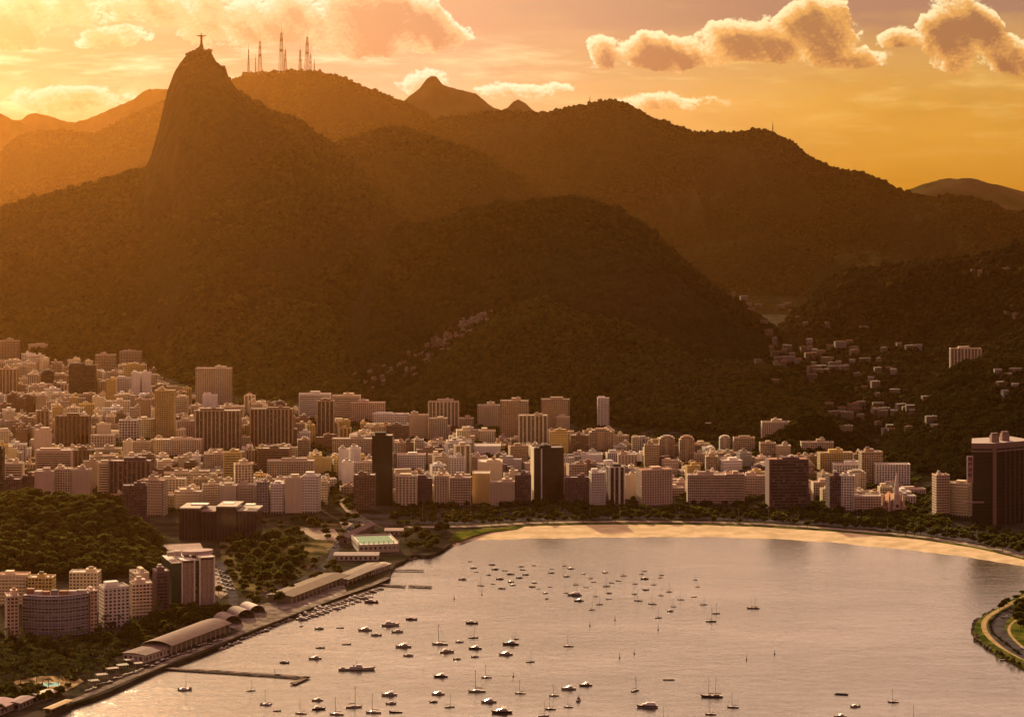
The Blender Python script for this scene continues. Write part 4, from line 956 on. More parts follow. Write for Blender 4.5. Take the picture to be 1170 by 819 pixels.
for i in order:
    if vis[i] < 1.5: continue
    xc, Yc, z, w, d, h, x0, x1, b, tp = cand[i]
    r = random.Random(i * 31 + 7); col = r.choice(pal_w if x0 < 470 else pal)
    kind = r.choices(['slab', 'balcony', 'blank', 'ribs', 'bands'], [5, 3.5, 1.2, 0.7, 0.6])[0] if h > 12 else 'slab'
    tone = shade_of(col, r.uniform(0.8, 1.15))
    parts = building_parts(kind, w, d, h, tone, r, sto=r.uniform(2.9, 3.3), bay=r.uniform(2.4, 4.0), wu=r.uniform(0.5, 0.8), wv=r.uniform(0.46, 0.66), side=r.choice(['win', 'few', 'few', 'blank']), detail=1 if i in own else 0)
    rz = R(r.gauss(2 if xc > 0 else -2, 6) + (10 if p > 650 else 0))
    if i in own:
        o = place_building('apartment_building' if h > 12 else 'town_house', parts, (xc, Yc + d / 2, z), rz, None, 'building', 'buildings filling the city behind the beach')
        hn = 'low' if h < 12 else 'mid height' if h < 26 else 'tall'
        kn = {'slab': 'block with even windows', 'balcony': 'block with balconies', 'blank': 'block with plain walls', 'ribs': 'ribbed block', 'bands': 'banded block'}[kind] if h > 12 else 'house'
        gl.append((o, (x0 + x1) / 2, (b + tp) / 2, f"{hn} {names[col]} {kn}"))
    else:
        ca, sa = math.cos(rz), math.sin(rz)
        for pn, mb, mk in parts:
            tgt = rest.setdefault(mk, MB())
            for v, f in zip(mb.v, mb.f):
                q = np.stack([v[:, 0] * ca - v[:, 1] * sa + xc, v[:, 0] * sa + v[:, 1] * ca + Yc + d / 2, v[:, 2] + z], 1)
                fo = f[0] - f[0].min() if False else f[0]
                tgt._pend = getattr(tgt, '_pend', [])
                tgt._pend.append((q, f))
            # faces index their own builder's running count, so rebase per builder
            base = 0
            vv = np.concatenate([a for a, _ in tgt._pend[-len(mb.v):]])
            for (_, f) in tgt._pend[-len(mb.v):]: tgt.f.append((f[0] + tgt.nv, f[1], f[2], f[3], f[4], f[5]))
            tgt.v.append(vv); tgt.nv += len(vv)
relabel(gl, None, HANDLES)
mks = list(rest); allm = MB()
for k, mk in enumerate(mks):
    s_ = rest[mk]
    for f in s_.f: allm.f.append((f[0] + allm.nv, f[1], f[2], np.full(len(f[0]), k, np.int32), f[4], f[5]))
    allm.v += s_.v; allm.nv += s_.nv
if mks:
    o = allm.build('distant_buildings', [M[k] for k in mks]); tag(o, 'mass of small far buildings filling the gaps of the city', None, None, 'stuff')
print('city', len(LM), len(gl), len([i for i in order if vis[i] >= 1.5]))
# ---------------------------------------------------------------- vegetation
def ico(sub=1):
    b = bmesh.new(); bmesh.ops.create_icosphere(b, subdivisions=sub, radius=1.0)
    v = np.array([q.co[:] for q in b.verts]); f = np.array([[q.index for q in k.verts] for k in b.faces]); b.free(); return v, f
IV, IF = ico(2)
keep = np.all(IV[IF][:, :, 2] > -0.45, axis=1); IF_ = IF[keep]; used = np.unique(IF_); rem = -np.ones(len(IV), int); rem[used] = np.arange(len(used)); DV, DF = IV[used], rem[IF_]
IV1, IF1 = ico(1)
k1 = np.all(IV1[IF1][:, :, 2] > -0.6, axis=1); u1 = np.unique(IF1[k1]); r1 = -np.ones(len(IV1), int); r1[u1] = np.arange(len(u1)); DV1, DF1 = IV1[u1], r1[IF1[k1]]
def fast_mesh(name, V, T, k, mat):
    me = bpy.data.meshes.new(name)
    me.vertices.add(len(V)); me.vertices.foreach_set('co', V.astype(np.float32).ravel())
    n = len(T); me.loops.add(n * T.shape[1]); me.loops.foreach_set('vertex_index', T.astype(np.int32).ravel())
    me.polygons.add(n); me.polygons.foreach_set('loop_start', (np.arange(n) * T.shape[1]).astype(np.int32))
    at = me.attributes.new('tint', 'FLOAT_COLOR', 'FACE'); at.data.foreach_set('color', np.repeat(k.astype(np.float32)[:, None], 4, 1).ravel())
    me.materials.append(mat); me.update(calc_edges=True)
    return me
def forest(name, pts, size, label, fine=False, mat='canopy', seed=1):
    """one mass of tree crowns: lumpy caps of leaves over the ground points"""
    g = np.random.default_rng(seed); bv, bf = (DV, DF) if fine else (DV1, DF1)
    n = len(pts)
    rad = size * g.lognormal(0, 0.36, n).clip(0.4, 2.2)
    jit = g.normal(1.0, 0.20, (n, len(bv)))
    ang = g.uniform(0, 6.28, n); ca, sa = np.cos(ang), np.sin(ang)
    v = bv[None] * jit[..., None] * rad[:, None, None]
    v[..., 2] *= g.uniform(0.65, 1.0, n)[:, None]
    x = v[..., 0] * ca[:, None] - v[..., 1] * sa[:, None]; y = v[..., 0] * sa[:, None] + v[..., 1] * ca[:, None]
    V = np.stack([x + pts[:, None, 0], y + pts[:, None, 1], v[..., 2] + pts[:, None, 2] + rad[:, None] * 0.35], -1).reshape(-1, 3)
    T = (bf[None] + (np.arange(n) * len(bv))[:, None, None]).reshape(-1, 3)
    k = (g.uniform(0, 1, n)[:, None] * 0.75 + g.uniform(0, 0.2, (n, len(bf)))).ravel()
    o = link(name, fast_mesh(name, V, T, k, M[mat])); return tag(o, label, None, None, 'stuff')
def scatter(h, n, px0, px1, s0, s1, steep=1.1, seed=0, zmin=4.0, others=True, skip=None):
    g = np.random.default_rng(seed); p = g.uniform(px0, px1, n); s = s0 + (s1 - s0) * g.uniform(0, 1, n)
    yc = np.interp(p, h.px, h.yc); yf = np.interp(p, h.px, h.yf); Y = yc - s * (yc - yf); x = (p - 585) / F * Y
    z = hz_at(h, x, Y); e = 6.0
    gx = (hz_at(h, x + e, Y) - hz_at(h, x - e, Y)) / (2 * e); gy = (hz_at(h, x, Y + e) - hz_at(h, x, Y - e)) / (2 * e)
    ok = (np.hypot(gx, gy) < steep + g.uniform(-0.2, 0.2, n)) & (z > land_z(Y) + zmin)
    if others:
        for q in HILLS:
            if q is not h: ok &= hz_at(q, x, Y) < z + 3
    if skip is not None: ok &= ~skip(p, s, x, Y)
    return np.stack([x, Y, z], 1)[ok]
HB = {h.name: h for h in HILLS}
forest('forest', scatter(HB['front_spur'], 22000, 395, 1020, -0.06, 0.98, 1.5, 1), 3.6, 'olive woods covering the spur right behind the city', mat='leaves', seed=1)  # lighter leaf colour than on the dome, putting sunlight into the spur
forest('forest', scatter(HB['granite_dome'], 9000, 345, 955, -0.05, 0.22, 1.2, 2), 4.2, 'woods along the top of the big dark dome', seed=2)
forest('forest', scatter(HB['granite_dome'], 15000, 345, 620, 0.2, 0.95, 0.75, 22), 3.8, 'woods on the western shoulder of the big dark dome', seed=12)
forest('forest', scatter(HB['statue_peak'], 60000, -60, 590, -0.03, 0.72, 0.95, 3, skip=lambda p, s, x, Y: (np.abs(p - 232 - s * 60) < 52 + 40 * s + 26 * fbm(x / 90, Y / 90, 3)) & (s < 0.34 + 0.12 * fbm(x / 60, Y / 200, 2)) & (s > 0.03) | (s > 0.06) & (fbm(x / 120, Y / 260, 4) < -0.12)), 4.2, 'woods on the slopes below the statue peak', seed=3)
forest('forest', scatter(HB['statue_peak'], 17000, -60, 590, 0.68, 1.0, 1.2, 33), 4.4, 'woods coloured as sunlit at the foot of the statue peak just above the city', mat='leaves', seed=13)  # lighter leaf colour stands in for sunlight on the lower slopes
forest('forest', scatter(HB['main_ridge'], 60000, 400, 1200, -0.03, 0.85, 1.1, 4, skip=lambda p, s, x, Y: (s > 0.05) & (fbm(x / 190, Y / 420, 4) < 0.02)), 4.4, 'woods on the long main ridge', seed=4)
forest('forest', scatter(HB['inner_ridge'], 12000, 345, 630, -0.04, 0.8, 1.1, 5, skip=lambda p, s, x, Y: (s > 0.05) & (fbm(x / 150, Y / 330, 4) < -0.02)), 4.2, 'woods on the inner ridge', seed=5)
forest('forest', scatter(HB['left_ridge'], 22000, -40, 540, -0.03, 0.6, 1.1, 6, skip=lambda p, s, x, Y: (s > 0.05) & (fbm(x / 260, Y / 520, 4) < 0.05)), 5.0, 'woods on the hazy ridge under the aerial masts', seed=6)
forest('forest', scatter(HB['right_ridge'], 9000, 850, 1230, -0.05, 0.95, 1.5, 7), 4.8, 'woods on the valley side', seed=7)
forest('forest', scatter(HB['valley_rise'], 8000, 810, 1230, -0.05, 0.95, 1.5, 8), 4.0, 'gardens and trees among the valley houses', seed=8)
# ---- single trees: trunk with limbs, crown of leaf clumps
def crown_mesh(seed, n=420, rx=5.0, rz=3.4, lobes=6, leaf=0.95):
    g = np.random.default_rng(seed)
    c = g.normal(0, 1, (lobes, 3)); c /= np.linalg.norm(c, axis=1)[:, None]; c *= np.array([rx * 0.55, rx * 0.55, rz * 0.45]); lr = g.uniform(0.45, 0.65, lobes) * rx
    i = g.integers(0, lobes, n); d = g.normal(0, 1, (n, 3)); d /= np.linalg.norm(d, axis=1)[:, None]; d[:, 2] = np.abs(d[:, 2]) * 1.0 - 0.25
    p = c[i] + d * (lr[i] * g.uniform(0.55, 1.05, n))[:, None] * [1, 1, 0.75]
    a = g.normal(0, 1, (n, 3)); a /= np.linalg.norm(a, axis=1)[:, None]; b = np.cross(a, g.normal(0, 1, (n, 3))); b /= np.linalg.norm(b, axis=1)[:, None]
    sz = leaf * g.uniform(0.6, 1.3, n)[:, None]
    V = np.stack([p - a * sz - b * sz * 0.7, p + a * sz - b * sz * 0.5, p + a * sz * 0.8 + b * sz * 0.7, p - a * sz * 0.9 + b * sz * 0.6], 1).reshape(-1, 3)
    T4 = np.arange(4 * n).reshape(n, 4)
    k = g.uniform(0.1, 1.0, n)
    # inner shade of each lobe
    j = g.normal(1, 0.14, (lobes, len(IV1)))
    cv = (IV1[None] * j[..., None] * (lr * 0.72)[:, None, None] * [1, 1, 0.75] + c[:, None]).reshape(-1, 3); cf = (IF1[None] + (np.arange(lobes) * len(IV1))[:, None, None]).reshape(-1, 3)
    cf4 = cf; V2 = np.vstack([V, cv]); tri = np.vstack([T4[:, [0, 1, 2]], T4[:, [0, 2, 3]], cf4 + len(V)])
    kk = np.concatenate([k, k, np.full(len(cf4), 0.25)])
    return fast_mesh('crown', V2, tri, kk, M['leaves'])
def trunk_mesh(h, r, spread, seed):
    g = random.Random(seed); q = MB(); q.tube((0, 0, -0.6), (0.1, 0.05, h * 0.7), r, r * 0.7, 7)
    for k in range(4):
        a = k * 1.57 + g.uniform(-.4, .4); q.tube((0.1, 0.05, h * (0.55 + 0.05 * k)), (math.cos(a) * spread, math.sin(a) * spread, h + g.uniform(0, 1.2)), r * 0.55, r * 0.2, 5)
    return q.mesh('trunk', M['bark'])
def forest_leafy(name, pts, size, label, seed, n=110, mat='leaves'):
    """a mass of leafy crowns, each a cluster of leaf sprays round dark cores"""
    g = np.random.default_rng(seed); protos = []
    for i in range(6):
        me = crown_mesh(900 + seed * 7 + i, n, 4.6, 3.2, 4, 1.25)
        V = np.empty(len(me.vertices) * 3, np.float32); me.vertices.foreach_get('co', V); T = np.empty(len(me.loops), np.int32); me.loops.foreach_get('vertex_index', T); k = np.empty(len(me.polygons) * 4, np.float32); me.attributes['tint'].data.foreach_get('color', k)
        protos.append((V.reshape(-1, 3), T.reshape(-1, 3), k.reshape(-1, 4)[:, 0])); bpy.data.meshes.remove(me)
    VV, TT, KK, base = [], [], [], 0
    which = g.integers(0, 6, len(pts))
    for i in range(6):
        q = pts[which == i]
        if not len(q): continue
        V, T, k = protos[i]; m = len(q); sc = size / 4.6 * g.lognormal(0, .25, m).clip(.55, 1.7); a = g.uniform(0, 6.28, m); ca, sa = np.cos(a) * sc, np.sin(a) * sc
        X = V[None, :, 0] * ca[:, None] - V[None, :, 1] * sa[:, None] + q[:, 0:1]; Y = V[None, :, 0] * sa[:, None] + V[None, :, 1] * ca[:, None] + q[:, 1:2]; Z = V[None, :, 2] * (sc * g.uniform(.8, 1.2, m))[:, None] + q[:, 2:3] + (size * .75)
        VV.append(np.stack([X, Y, Z], -1).reshape(-1, 3)); TT.append((T[None] + (base + np.arange(m) * len(V))[:, None, None]).reshape(-1, 3)); base += m * len(V)
        KK.append((k[None] * .65 + g.uniform(0, .35, m)[:, None]).ravel())
    o = link(name, fast_mesh(name, np.concatenate(VV), np.concatenate(TT), np.concatenate(KK), M[mat])); return tag(o, label, None, None, 'stuff')
gp = scatter(HB['garden_hill'], 4600, 935, 1260, -0.05, 0.98, 2.0, 9)
forest_leafy('forest', gp, 5.6, 'dense woods of the garden hill above the bay', 9, 80, 'canopy')
forest_leafy('forest', scatter(HB['wooded_mound'], 330, 865, 1005, -0.1, 0.98, 2.0, 10, 1.0), 5.0, 'dark trees on the small mound behind the waterfront', 10, 80, 'canopy')
forest_leafy('forest', scatter(HB['shore_hill'], 1250, -100, 198, -0.2, 1.0, 3.0, 11, 1.0), 5.4, 'dense trees covering the shore hill', 11, 150)
TREES = []
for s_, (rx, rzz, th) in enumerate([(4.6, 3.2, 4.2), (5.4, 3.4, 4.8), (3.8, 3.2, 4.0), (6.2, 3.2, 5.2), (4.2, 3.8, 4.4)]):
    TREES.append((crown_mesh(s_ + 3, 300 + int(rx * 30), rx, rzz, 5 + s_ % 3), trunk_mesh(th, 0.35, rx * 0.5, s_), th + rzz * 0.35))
def palm_mesh(seed):
    g = random.Random(seed); q = []; T_ = []; k = []
    V = []
    for i in range(16):
        a = i * 2.4; L = g.uniform(2.6, 3.6); el = g.uniform(-0.1, 0.9)
        prev = None
        for s in range(5):
            t_ = s / 4.0; rr = L * t_ * math.cos(el * (1 - t_ * 0.4)); zz = math.sin(el) * L * t_ - 1.6 * t_ * t_ * L * 0.42
            w_ = 0.62 * (1 - t_ * 0.8) * (0.5 + min(1, t_ * 3) * 0.5); cx, cy = math.cos(a) * rr, math.sin(a) * rr
            e1 = (cx - math.sin(a) * w_, cy + math.cos(a) * w_, zz - 0.25); e0 = (cx, cy, zz); e2 = (cx + math.sin(a) * w_, cy - math.cos(a) * w_, zz - 0.25)
            n0 = len(V); V += [e1, e0, e2]
            if prev is not None: T_ += [(prev, n0, n0 + 1), (prev, n0 + 1, prev + 1), (prev + 1, n0 + 1, n0 + 2), (prev + 1, n0 + 2, prev + 2)]; k += [g.random()] * 4
            prev = n0
    return fast_mesh('fronds', np.array(V), np.array(T_), np.array(k), M['palm'])
PALMS = [palm_mesh(i) for i in range(3)]
pt = MB(); pt.tube((0, 0, -0.5), (0.35, 0.1, 4), 0.26, 0.2, 7); pt.tube((0.35, 0.1, 4), (0.4, 0, 8.2), 0.2, 0.16, 7); PT = pt.mesh('palm_trunk', M['bark'])
TREE_LABELS = []
def tree(x, Y, z, kind=None, sc=None, group='trees of the park and the seafront', desc=None):
    k = rnd.randrange(5) if kind is None else kind; sc = sc or rnd.uniform(0.75, 1.25)
    cm, tm, zc = TREES[k]; o = empty('tree', (x, Y, z), rnd.uniform(0, 6.28), None, 'tree', group); o.scale = (sc, sc, sc * rnd.uniform(0.9, 1.1))
    link('trunk', tm, o); c = link('crown', cm, o, (0, 0, zc))
    TREE_LABELS.append((o, px_of(x, Y), py_of(Y, z + 5), desc or ['rounded dark tree', 'broad dark tree', 'small dense tree', 'wide spreading tree', 'tall full tree'][k])); return o
def palm(x, Y, z, sc=None, group='palms of the seafront gardens'):
    sc = sc or rnd.uniform(0.8, 1.15); o = empty('palm_tree', (x, Y, z), rnd.uniform(0, 6.28), None, 'palm', group); o.scale = (sc, sc, sc * rnd.uniform(0.85, 1.2))
    link('trunk', PT, o); link('fronds', rnd.choice(PALMS), o, (0.4, 0, 8.2)); TREE_LABELS.append((o, px_of(x, Y), py_of(Y, z + 8), rnd.choice(['slim palm', 'feathery palm', 'palm with a drooping crown']))); return o
def pt_in(poly, x, y):
    c = False; j = len(poly) - 1
    for i in range(len(poly)):
        xi, yi = poly[i]; xj, yj = poly[j]
        if (yi > y) != (yj > y) and x < (xj - xi) * (y - yi) / (yj - yi) + xi: c = not c
        j = i
    return c
def plant_poly(poly, n, mind, fn, seed, **kw):
    g = random.Random(seed); xs = [p[0] for p in poly]; ys = [p[1] for p in poly]; done = []
    for _ in range(n * 30):
        if len(done) >= n: break
        a, b = g.uniform(min(xs), max(xs)), g.uniform(min(ys), max(ys))
        if not pt_in(poly, a, b): continue
        q = P(a, b, LAND)
        if any(math.hypot(q[0] - d[0], q[1] - d[1]) < mind for d in done): continue
        if any(abs(q[0] - t_[0]) < t_[2] - 1 and abs(q[1] - t_[1]) < t_[3] - 1 for t_ in TAKEN): continue
        done.append(q); fn(q[0], q[1], LAND, **kw)
    return done
# the double row behind the beach
for a in np.arange(455, 1172, 9.5):
    b = np.interp(a, beach_back[:, 0], beach_back[:, 1]) - rnd.uniform(3.0, 6.5) if a > 540 else 601 + rnd.uniform(-3, 3)
    q = P(a + rnd.uniform(-3, 3), b, LAND); tree(q[0], q[1], LAND)
# park between the offices and the bay
plant_poly([(250, 618), (300, 612), (345, 628), (352, 650), (330, 668), (290, 668), (255, 652)], 42, 8.5, tree, 3, sc=1.45)
plant_poly([(300, 600), (400, 592), (420, 600), (400, 622), (350, 622)], 26, 11, tree, 4)
plant_poly([(270, 672), (330, 672), (350, 660), (330, 690), (290, 696)], 14, 10, tree, 5)
plant_poly([(330, 640), (372, 636), (390, 660), (360, 674)], 10, 11, tree, 6)
plant_poly([(150, 722), (250, 690), (262, 706), (190, 728), (150, 745)], 16, 9, tree, 7, sc=1.2)
plant_poly([(20, 730), (100, 726), (150, 712), (200, 694), (250, 678), (258, 690), (160, 728), (100, 750), (20, 760)], 26, 9, tree, 8)
plant_poly([(462, 612), (515, 606), (515, 628), (498, 632), (464, 631)], 16, 7, tree, 9, sc=1.15)
plant_poly([(0, 728), (100, 735), (140, 742), (130, 768), (90, 775), (40, 772), (0, 775)], 60, 5.5, palm, 10, sc=1.25)
plant_poly([(0, 785), (40, 783), (75, 795), (40, 806), (0, 808)], 6, 8, tree, 11, sc=0.9)
plant_poly([(0, 758), (110, 756), (140, 760), (100, 790), (60, 800), (0, 792)], 34, 6.0, palm, 14, sc=1.2)
plant_poly([(0, 790), (44, 795), (60, 800), (0, 818)], 10, 7, tree, 15, sc=0.8)
plant_poly([(100, 706), (160, 700), (215, 694), (150, 716), (100, 728)], 16, 7, palm, 12, sc=1.2)
# street and courtyard trees inside the city
for k in range(34):
    b = 487 + k * 3.0; a = np.interp(b, street[:, 1], street[:, 0]) + rnd.choice([-5, 4, 0]) + rnd.uniform(-1, 1)
    q = G(a, b); tree(q[0], q[1], q[2], sc=rnd.uniform(0.9, 1.3), group='trees along the avenue between the towers')
pts = []
gq = random.Random(8)
for _ in range(6000):
    a, b = gq.uniform(-40, 1050), gq.uniform(400, 588)
    if not (np.interp(a, *far_b.T) - 22 < b < np.interp(a, *near_b.T)): continue
    q = G(a, b); z = float(ground(q[0], q[1]))
    if any(abs(q[0] - t_[0]) < t_[2] and abs(q[1] - t_[1]) < t_[3] for t_ in TAKEN) or any(abs(q[0] - c[0]) < c[3] / 2 + 2 and abs(q[1] - c[1] - c[4] / 2) < c[4] / 2 + 2 for c in cand): continue
    pts.append((q[0], q[1], z - 1))
forest_leafy('courtyard_trees', np.array(pts), 5.6, 'treetops in the streets and courtyards between the buildings', 20, 60)
# undergrowth along the foot of the garden hill and behind the waterfront row
pts = []
for _ in range(900):
    a = gq.uniform(450, 1175); b0 = np.interp(a, beach_back[:, 0], beach_back[:, 1]) if a > 540 else 604
    b = b0 - gq.uniform(9, 27); q = P(a, b, LAND)
    if any(abs(q[0] - t_[0]) < t_[2] - 1 and abs(q[1] - t_[1]) < t_[3] - 1 for t_ in TAKEN): continue
    if 7 < b0 - b < 10 or 18 < b0 - b < 21: continue
    pts.append((q[0], q[1], LAND - .5))
for _ in range(500):
    a, b = gq.uniform(985, 1200), gq.uniform(560, 600)
    q = P(a, b, LAND)
    if any(abs(q[0] - t_[0]) < t_[2] and abs(q[1] - t_[1]) < t_[3] for t_ in TAKEN): continue
    pts.append((q[0], q[1], LAND - .5))
forest_leafy('parkland_trees', np.array(pts), 4.6, 'dense treetops filling the strip between the avenue and the waterfront buildings', 21, 90)

pts = []
for poly, n in (([(0, 726), (100, 730), (150, 712), (200, 697), (256, 684), (262, 704), (190, 726), (150, 744), (120, 756), (60, 764), (0, 768)], 330), ([(250, 616), (340, 606), (352, 648), (330, 670), (262, 660)], 110), ([(0, 783), (46, 786), (70, 797), (30, 806), (0, 806)], 40)):
    k = 0
    while k < n:
        a, b = gq.uniform(0, 352), gq.uniform(600, 810); k += 0
        if not pt_in(poly, a, b): continue
        k += 1; q = P(a, b, LAND)
        if any(abs(q[0] - t_[0]) < t_[2] - 2 and abs(q[1] - t_[1]) < t_[3] - 2 for t_ in TAKEN): continue
        pts.append((q[0], q[1], LAND - 1.2))
forest_leafy('garden_trees', np.array(pts), 3.6, 'low dense treetops of the seafront gardens and the park', 22, 110)

pts = []
for _ in range(150):
    a, b = gq.uniform(0, 135), gq.uniform(752, 800)
    if b > 800 - (a - 40) * 0.42 and a > 40 or pt_in([(34, 774), (70, 770), (80, 778), (62, 790), (38, 786)], a, b): continue
    q = P(a, b, LAND); pts.append((q[0], q[1], LAND - 1.0))
forest_leafy('garden_trees', np.array(pts), 2.8, 'bushy treetops round the pool terrace in the lower corner', 23, 110)
# ---------------------------------------------------------------- ground patches, roads
def strip(name, pts, w, z, mat, kind='structure', pix=True):
    """a road of width w metres along a pixel line on the flat land"""
    q = np.array([P(a, b, LAND)[:2] for a, b in pts]) if pix else np.array(pts)
    t_ = np.concatenate([[0], np.cumsum(np.hypot(*np.diff(q, axis=0).T))]); s = np.linspace(0, t_[-1], max(8, int(t_[-1] / 8)))
    q = np.stack([np.interp(s, t_, q[:, 0]), np.interp(s, t_, q[:, 1])], 1)
    k = np.ones(7) / 7; qs = np.stack([np.convolve(np.pad(q[:, i], 3, mode='edge'), k, 'valid') for i in (0, 1)], 1); q = qs
    d = np.gradient(q, axis=0); d /= np.linalg.norm(d, axis=1)[:, None]; n = np.c_[-d[:, 1], d[:, 0]]
    mb = MB(); mb.grid(np.stack([np.c_[q + n * w / 2, np.full(len(q), z)], np.c_[q - n * w / 2, np.full(len(q), z)]]), flip=True)
    o = mb.build(name, M[mat]); return tag(o, kind=kind), q, n
def patch(name, poly, z, mat, kind='structure'):
    q = [P(a, b, LAND) for a, b in poly]; b = bmesh.new(); f = b.faces.new([b.verts.new((x[0], x[1], z)) for x in q]); bmesh.ops.triangulate(b, faces=[f]); bmesh.ops.recalc_face_normals(b, faces=b.faces[:])
    if b.faces[:][0].normal.z < 0: bmesh.ops.reverse_faces(b, faces=b.faces[:])
    me = bpy.data.meshes.new(name); b.to_mesh(me); b.free(); me.materials.append(M[mat]); o = link(name, me); return tag(o, kind=kind)
def bb(a, off): return (a, float(np.interp(a, beach_back[:, 0], beach_back[:, 1])) - off)
xs = np.arange(545, 1300, 25)
strip('beach_grass', [bb(a, 1.2) for a in xs], 9, LAND + .02, 'grass')
strip('promenade', [(455, 602)] + [bb(a, 3.6) for a in xs], 12, LAND + .035, 'paving')
strip('avenue', [(395, 592), (430, 597), (480, 597)] + [bb(a, 8.6) for a in xs], 22, LAND + .05, 'asphalt')
strip('median', [(430, 594), (480, 594)] + [bb(a, 11.3) for a in xs], 6, LAND + .04, 'grass')
strip('avenue', [(405, 588), (440, 590.5), (480, 590.5)] + [bb(a, 15.6) for a in xs], 20, LAND + .05, 'asphalt')
patch('beach_lawn', [(512, 618), (522, 607), (560, 603.5), (600, 601.2), (590, 604), (560, 607), (540, 612), (528, 617)], LAND + .06, 'grass')
patch('park_lawn', [(250, 612), (330, 600), (400, 596), (405, 612), (360, 640), (340, 668), (290, 690), (255, 660)], LAND + .02, 'park')
patch('plaza', [(388, 596), (425, 599), (428, 606), (392, 605)], LAND + .045, 'paving')
patch('plaza', [(335, 602), (382, 604), (392, 618), (360, 616)], LAND + .045, 'paving')
patch('car_park', [(243, 648), (262, 655), (268, 672), (252, 684), (243, 676)], LAND + .045, 'paving')
patch('boat_yard', [(262, 700), (300, 690), (345, 676), (372, 668), (392, 664), (396, 676), (330, 703), (280, 722), (262, 716)], LAND + .045, 'concrete')
strip('park_road', [(415, 592), (400, 604), (385, 622), (378, 640), (360, 656), (330, 668), (300, 680), (272, 690)], 9, LAND + .055, 'asphalt')
strip('park_road', [(250, 640), (258, 662), (268, 682), (262, 704), (210, 722), (150, 742), (80, 756)], 9, LAND + .055, 'asphalt')
strip('quay_walk', [(446, 658), (425, 668), (391, 679), (340, 698), (276, 722), (256, 731), (203, 751.5), (150, 773), (105, 792), (60, 808)], 7, LAND + .06, 'concrete')
strip('avenue', [(404, 590), (384, 566), (372, 541), (361, 509), (352, 490)], 13, LAND + 3.0, 'paving')

# ---- headland at the right edge with the curved road
hl = [(1180, 668), (1168, 677), (1157, 684), (1148, 690), (1132, 698), (1120, 705), (1114, 713), (1112, 721), (1118, 730), (1130, 739), (1145, 748), (1160, 755), (1172, 762), (1230, 785), (1320, 830), (1900, 840), (1900, 690), (1420, 640), (1260, 650)]
q = [P(a, b, 2.6) for a, b in hl]
b = bmesh.new(); top = [b.verts.new(tuple(v)) for v in q]; f = b.faces.new(top); lo = [b.verts.new((v[0], v[1], -2)) for v in q]
for i in range(len(q)): j = (i + 1) % len(q); b.faces.new((top[i], lo[i], lo[j], top[j]))
bmesh.ops.triangulate(b, faces=[f]); bmesh.ops.recalc_face_normals(b, faces=b.faces[:]); me = bpy.data.meshes.new('headland'); b.to_mesh(me); b.free(); me.materials.append(M['grass']); tag(link('headland', me), kind='structure')
OLDL = LAND; LAND = 2.6
strip('foot_path', [(1180, 676), (1155, 689), (1134, 700), (1124, 708), (1123, 716), (1128, 726), (1140, 737), (1158, 747), (1185, 760)], 4.5, 2.63, 'path')
strip('headland_road', [(1195, 676), (1165, 692), (1146, 702), (1137, 712), (1138, 721), (1148, 733), (1163, 744), (1190, 758)], 15, 2.64, 'asphalt')
strip('headland_kerb', [(1205, 690), (1172, 702), (1157, 710), (1151, 716), (1153, 724), (1163, 735), (1178, 746), (1200, 757)], 2.5, 2.66, 'path')
hedge = MB()
hpts = []
for k in range(150):
    t_ = k / 149; a = np.interp(t_, [0, .3, .5, .7, 1], [1180, 1140, 1130.5, 1133, 1165]); c_ = np.interp(t_, [0, .3, .5, .7, 1], [681.5, 702, 712, 723, 747.5])
    v = P(a + rnd.uniform(-.4, .4), c_, 2.6); hpts.append((v[0], v[1], 2.7))
forest('hedge', np.array(hpts), 0.9, 'low hedge between the path and the curved road', True, 'leaves', seed=31)
hpts = []
for k in range(160):
    a, c_ = rnd.uniform(1158, 1200), rnd.uniform(688, 722)
    if a < 1158 + abs(c_ - 704) * 0.6: continue
    v = P(a, c_, 2.6); tree(v[0], v[1], 2.6, sc=rnd.uniform(0.6, 0.9), group='trees of the headland') if k % 9 == 0 else None
for a, c_ in ((1142, 696), (1147, 693), (1151, 690), (1161, 685), (1168, 680)):
    v = P(a, c_, 2.6); tree(v[0], v[1], 2.6, sc=0.7, group='trees of the headland')
hpts = []
for k in range(60):
    v = P(rnd.uniform(1138, 1170), 0 + rnd.uniform(740, 758), 2.6)
    if abs(py_of(v[1], 2.6) - (735 + (px_of(v[0], v[1]) - 1118) * 0.50)) < 2.4: hpts.append((v[0], v[1], 2.6))
if hpts: forest('shrubbery', np.array(hpts), 1.3, 'dark bushes between the grass and the rocks', True, 'leaves', seed=33)
for a, c_ in ((1160, 699), (1165, 697), (1170, 695), (1162, 705), (1167, 703), (1172, 701), (1163, 712), (1168, 710), (1173, 709), (1166, 718), (1171, 717), (1178, 705), (1180, 715)):
    v = P(a, c_, 2.6); tree(v[0], v[1], 2.6, sc=rnd.uniform(0.9, 1.2), group='trees of the headland')
hpts = []
for k in range(520):
    a, c_ = rnd.uniform(1215, 1800), rnd.uniform(662, 815)
    if c_ > 770 + (a - 1215) * .4: continue
    v = P(a, c_, 2.6); hpts.append((v[0], v[1], 1.5))
forest_leafy('headland_woods', np.array(hpts), 4.5, 'woods covering the inland part of the headland', 41, 60)
hpts = []
for k in range(700):
    Y_ = rnd.uniform(2080, 2900); x_ = rnd.uniform(600, 1300)
    if px_of(x_, Y_) > 1185 and py_of(Y_, 3) < np.interp(min(px_of(x_, Y_), 1360), beach_back[:, 0], beach_back[:, 1]) - 12: hpts.append((x_, Y_, 2.0))
forest_leafy('parkland_trees', np.array(hpts), 4.8, 'treetops east of the huge dark office tower', 42, 60)
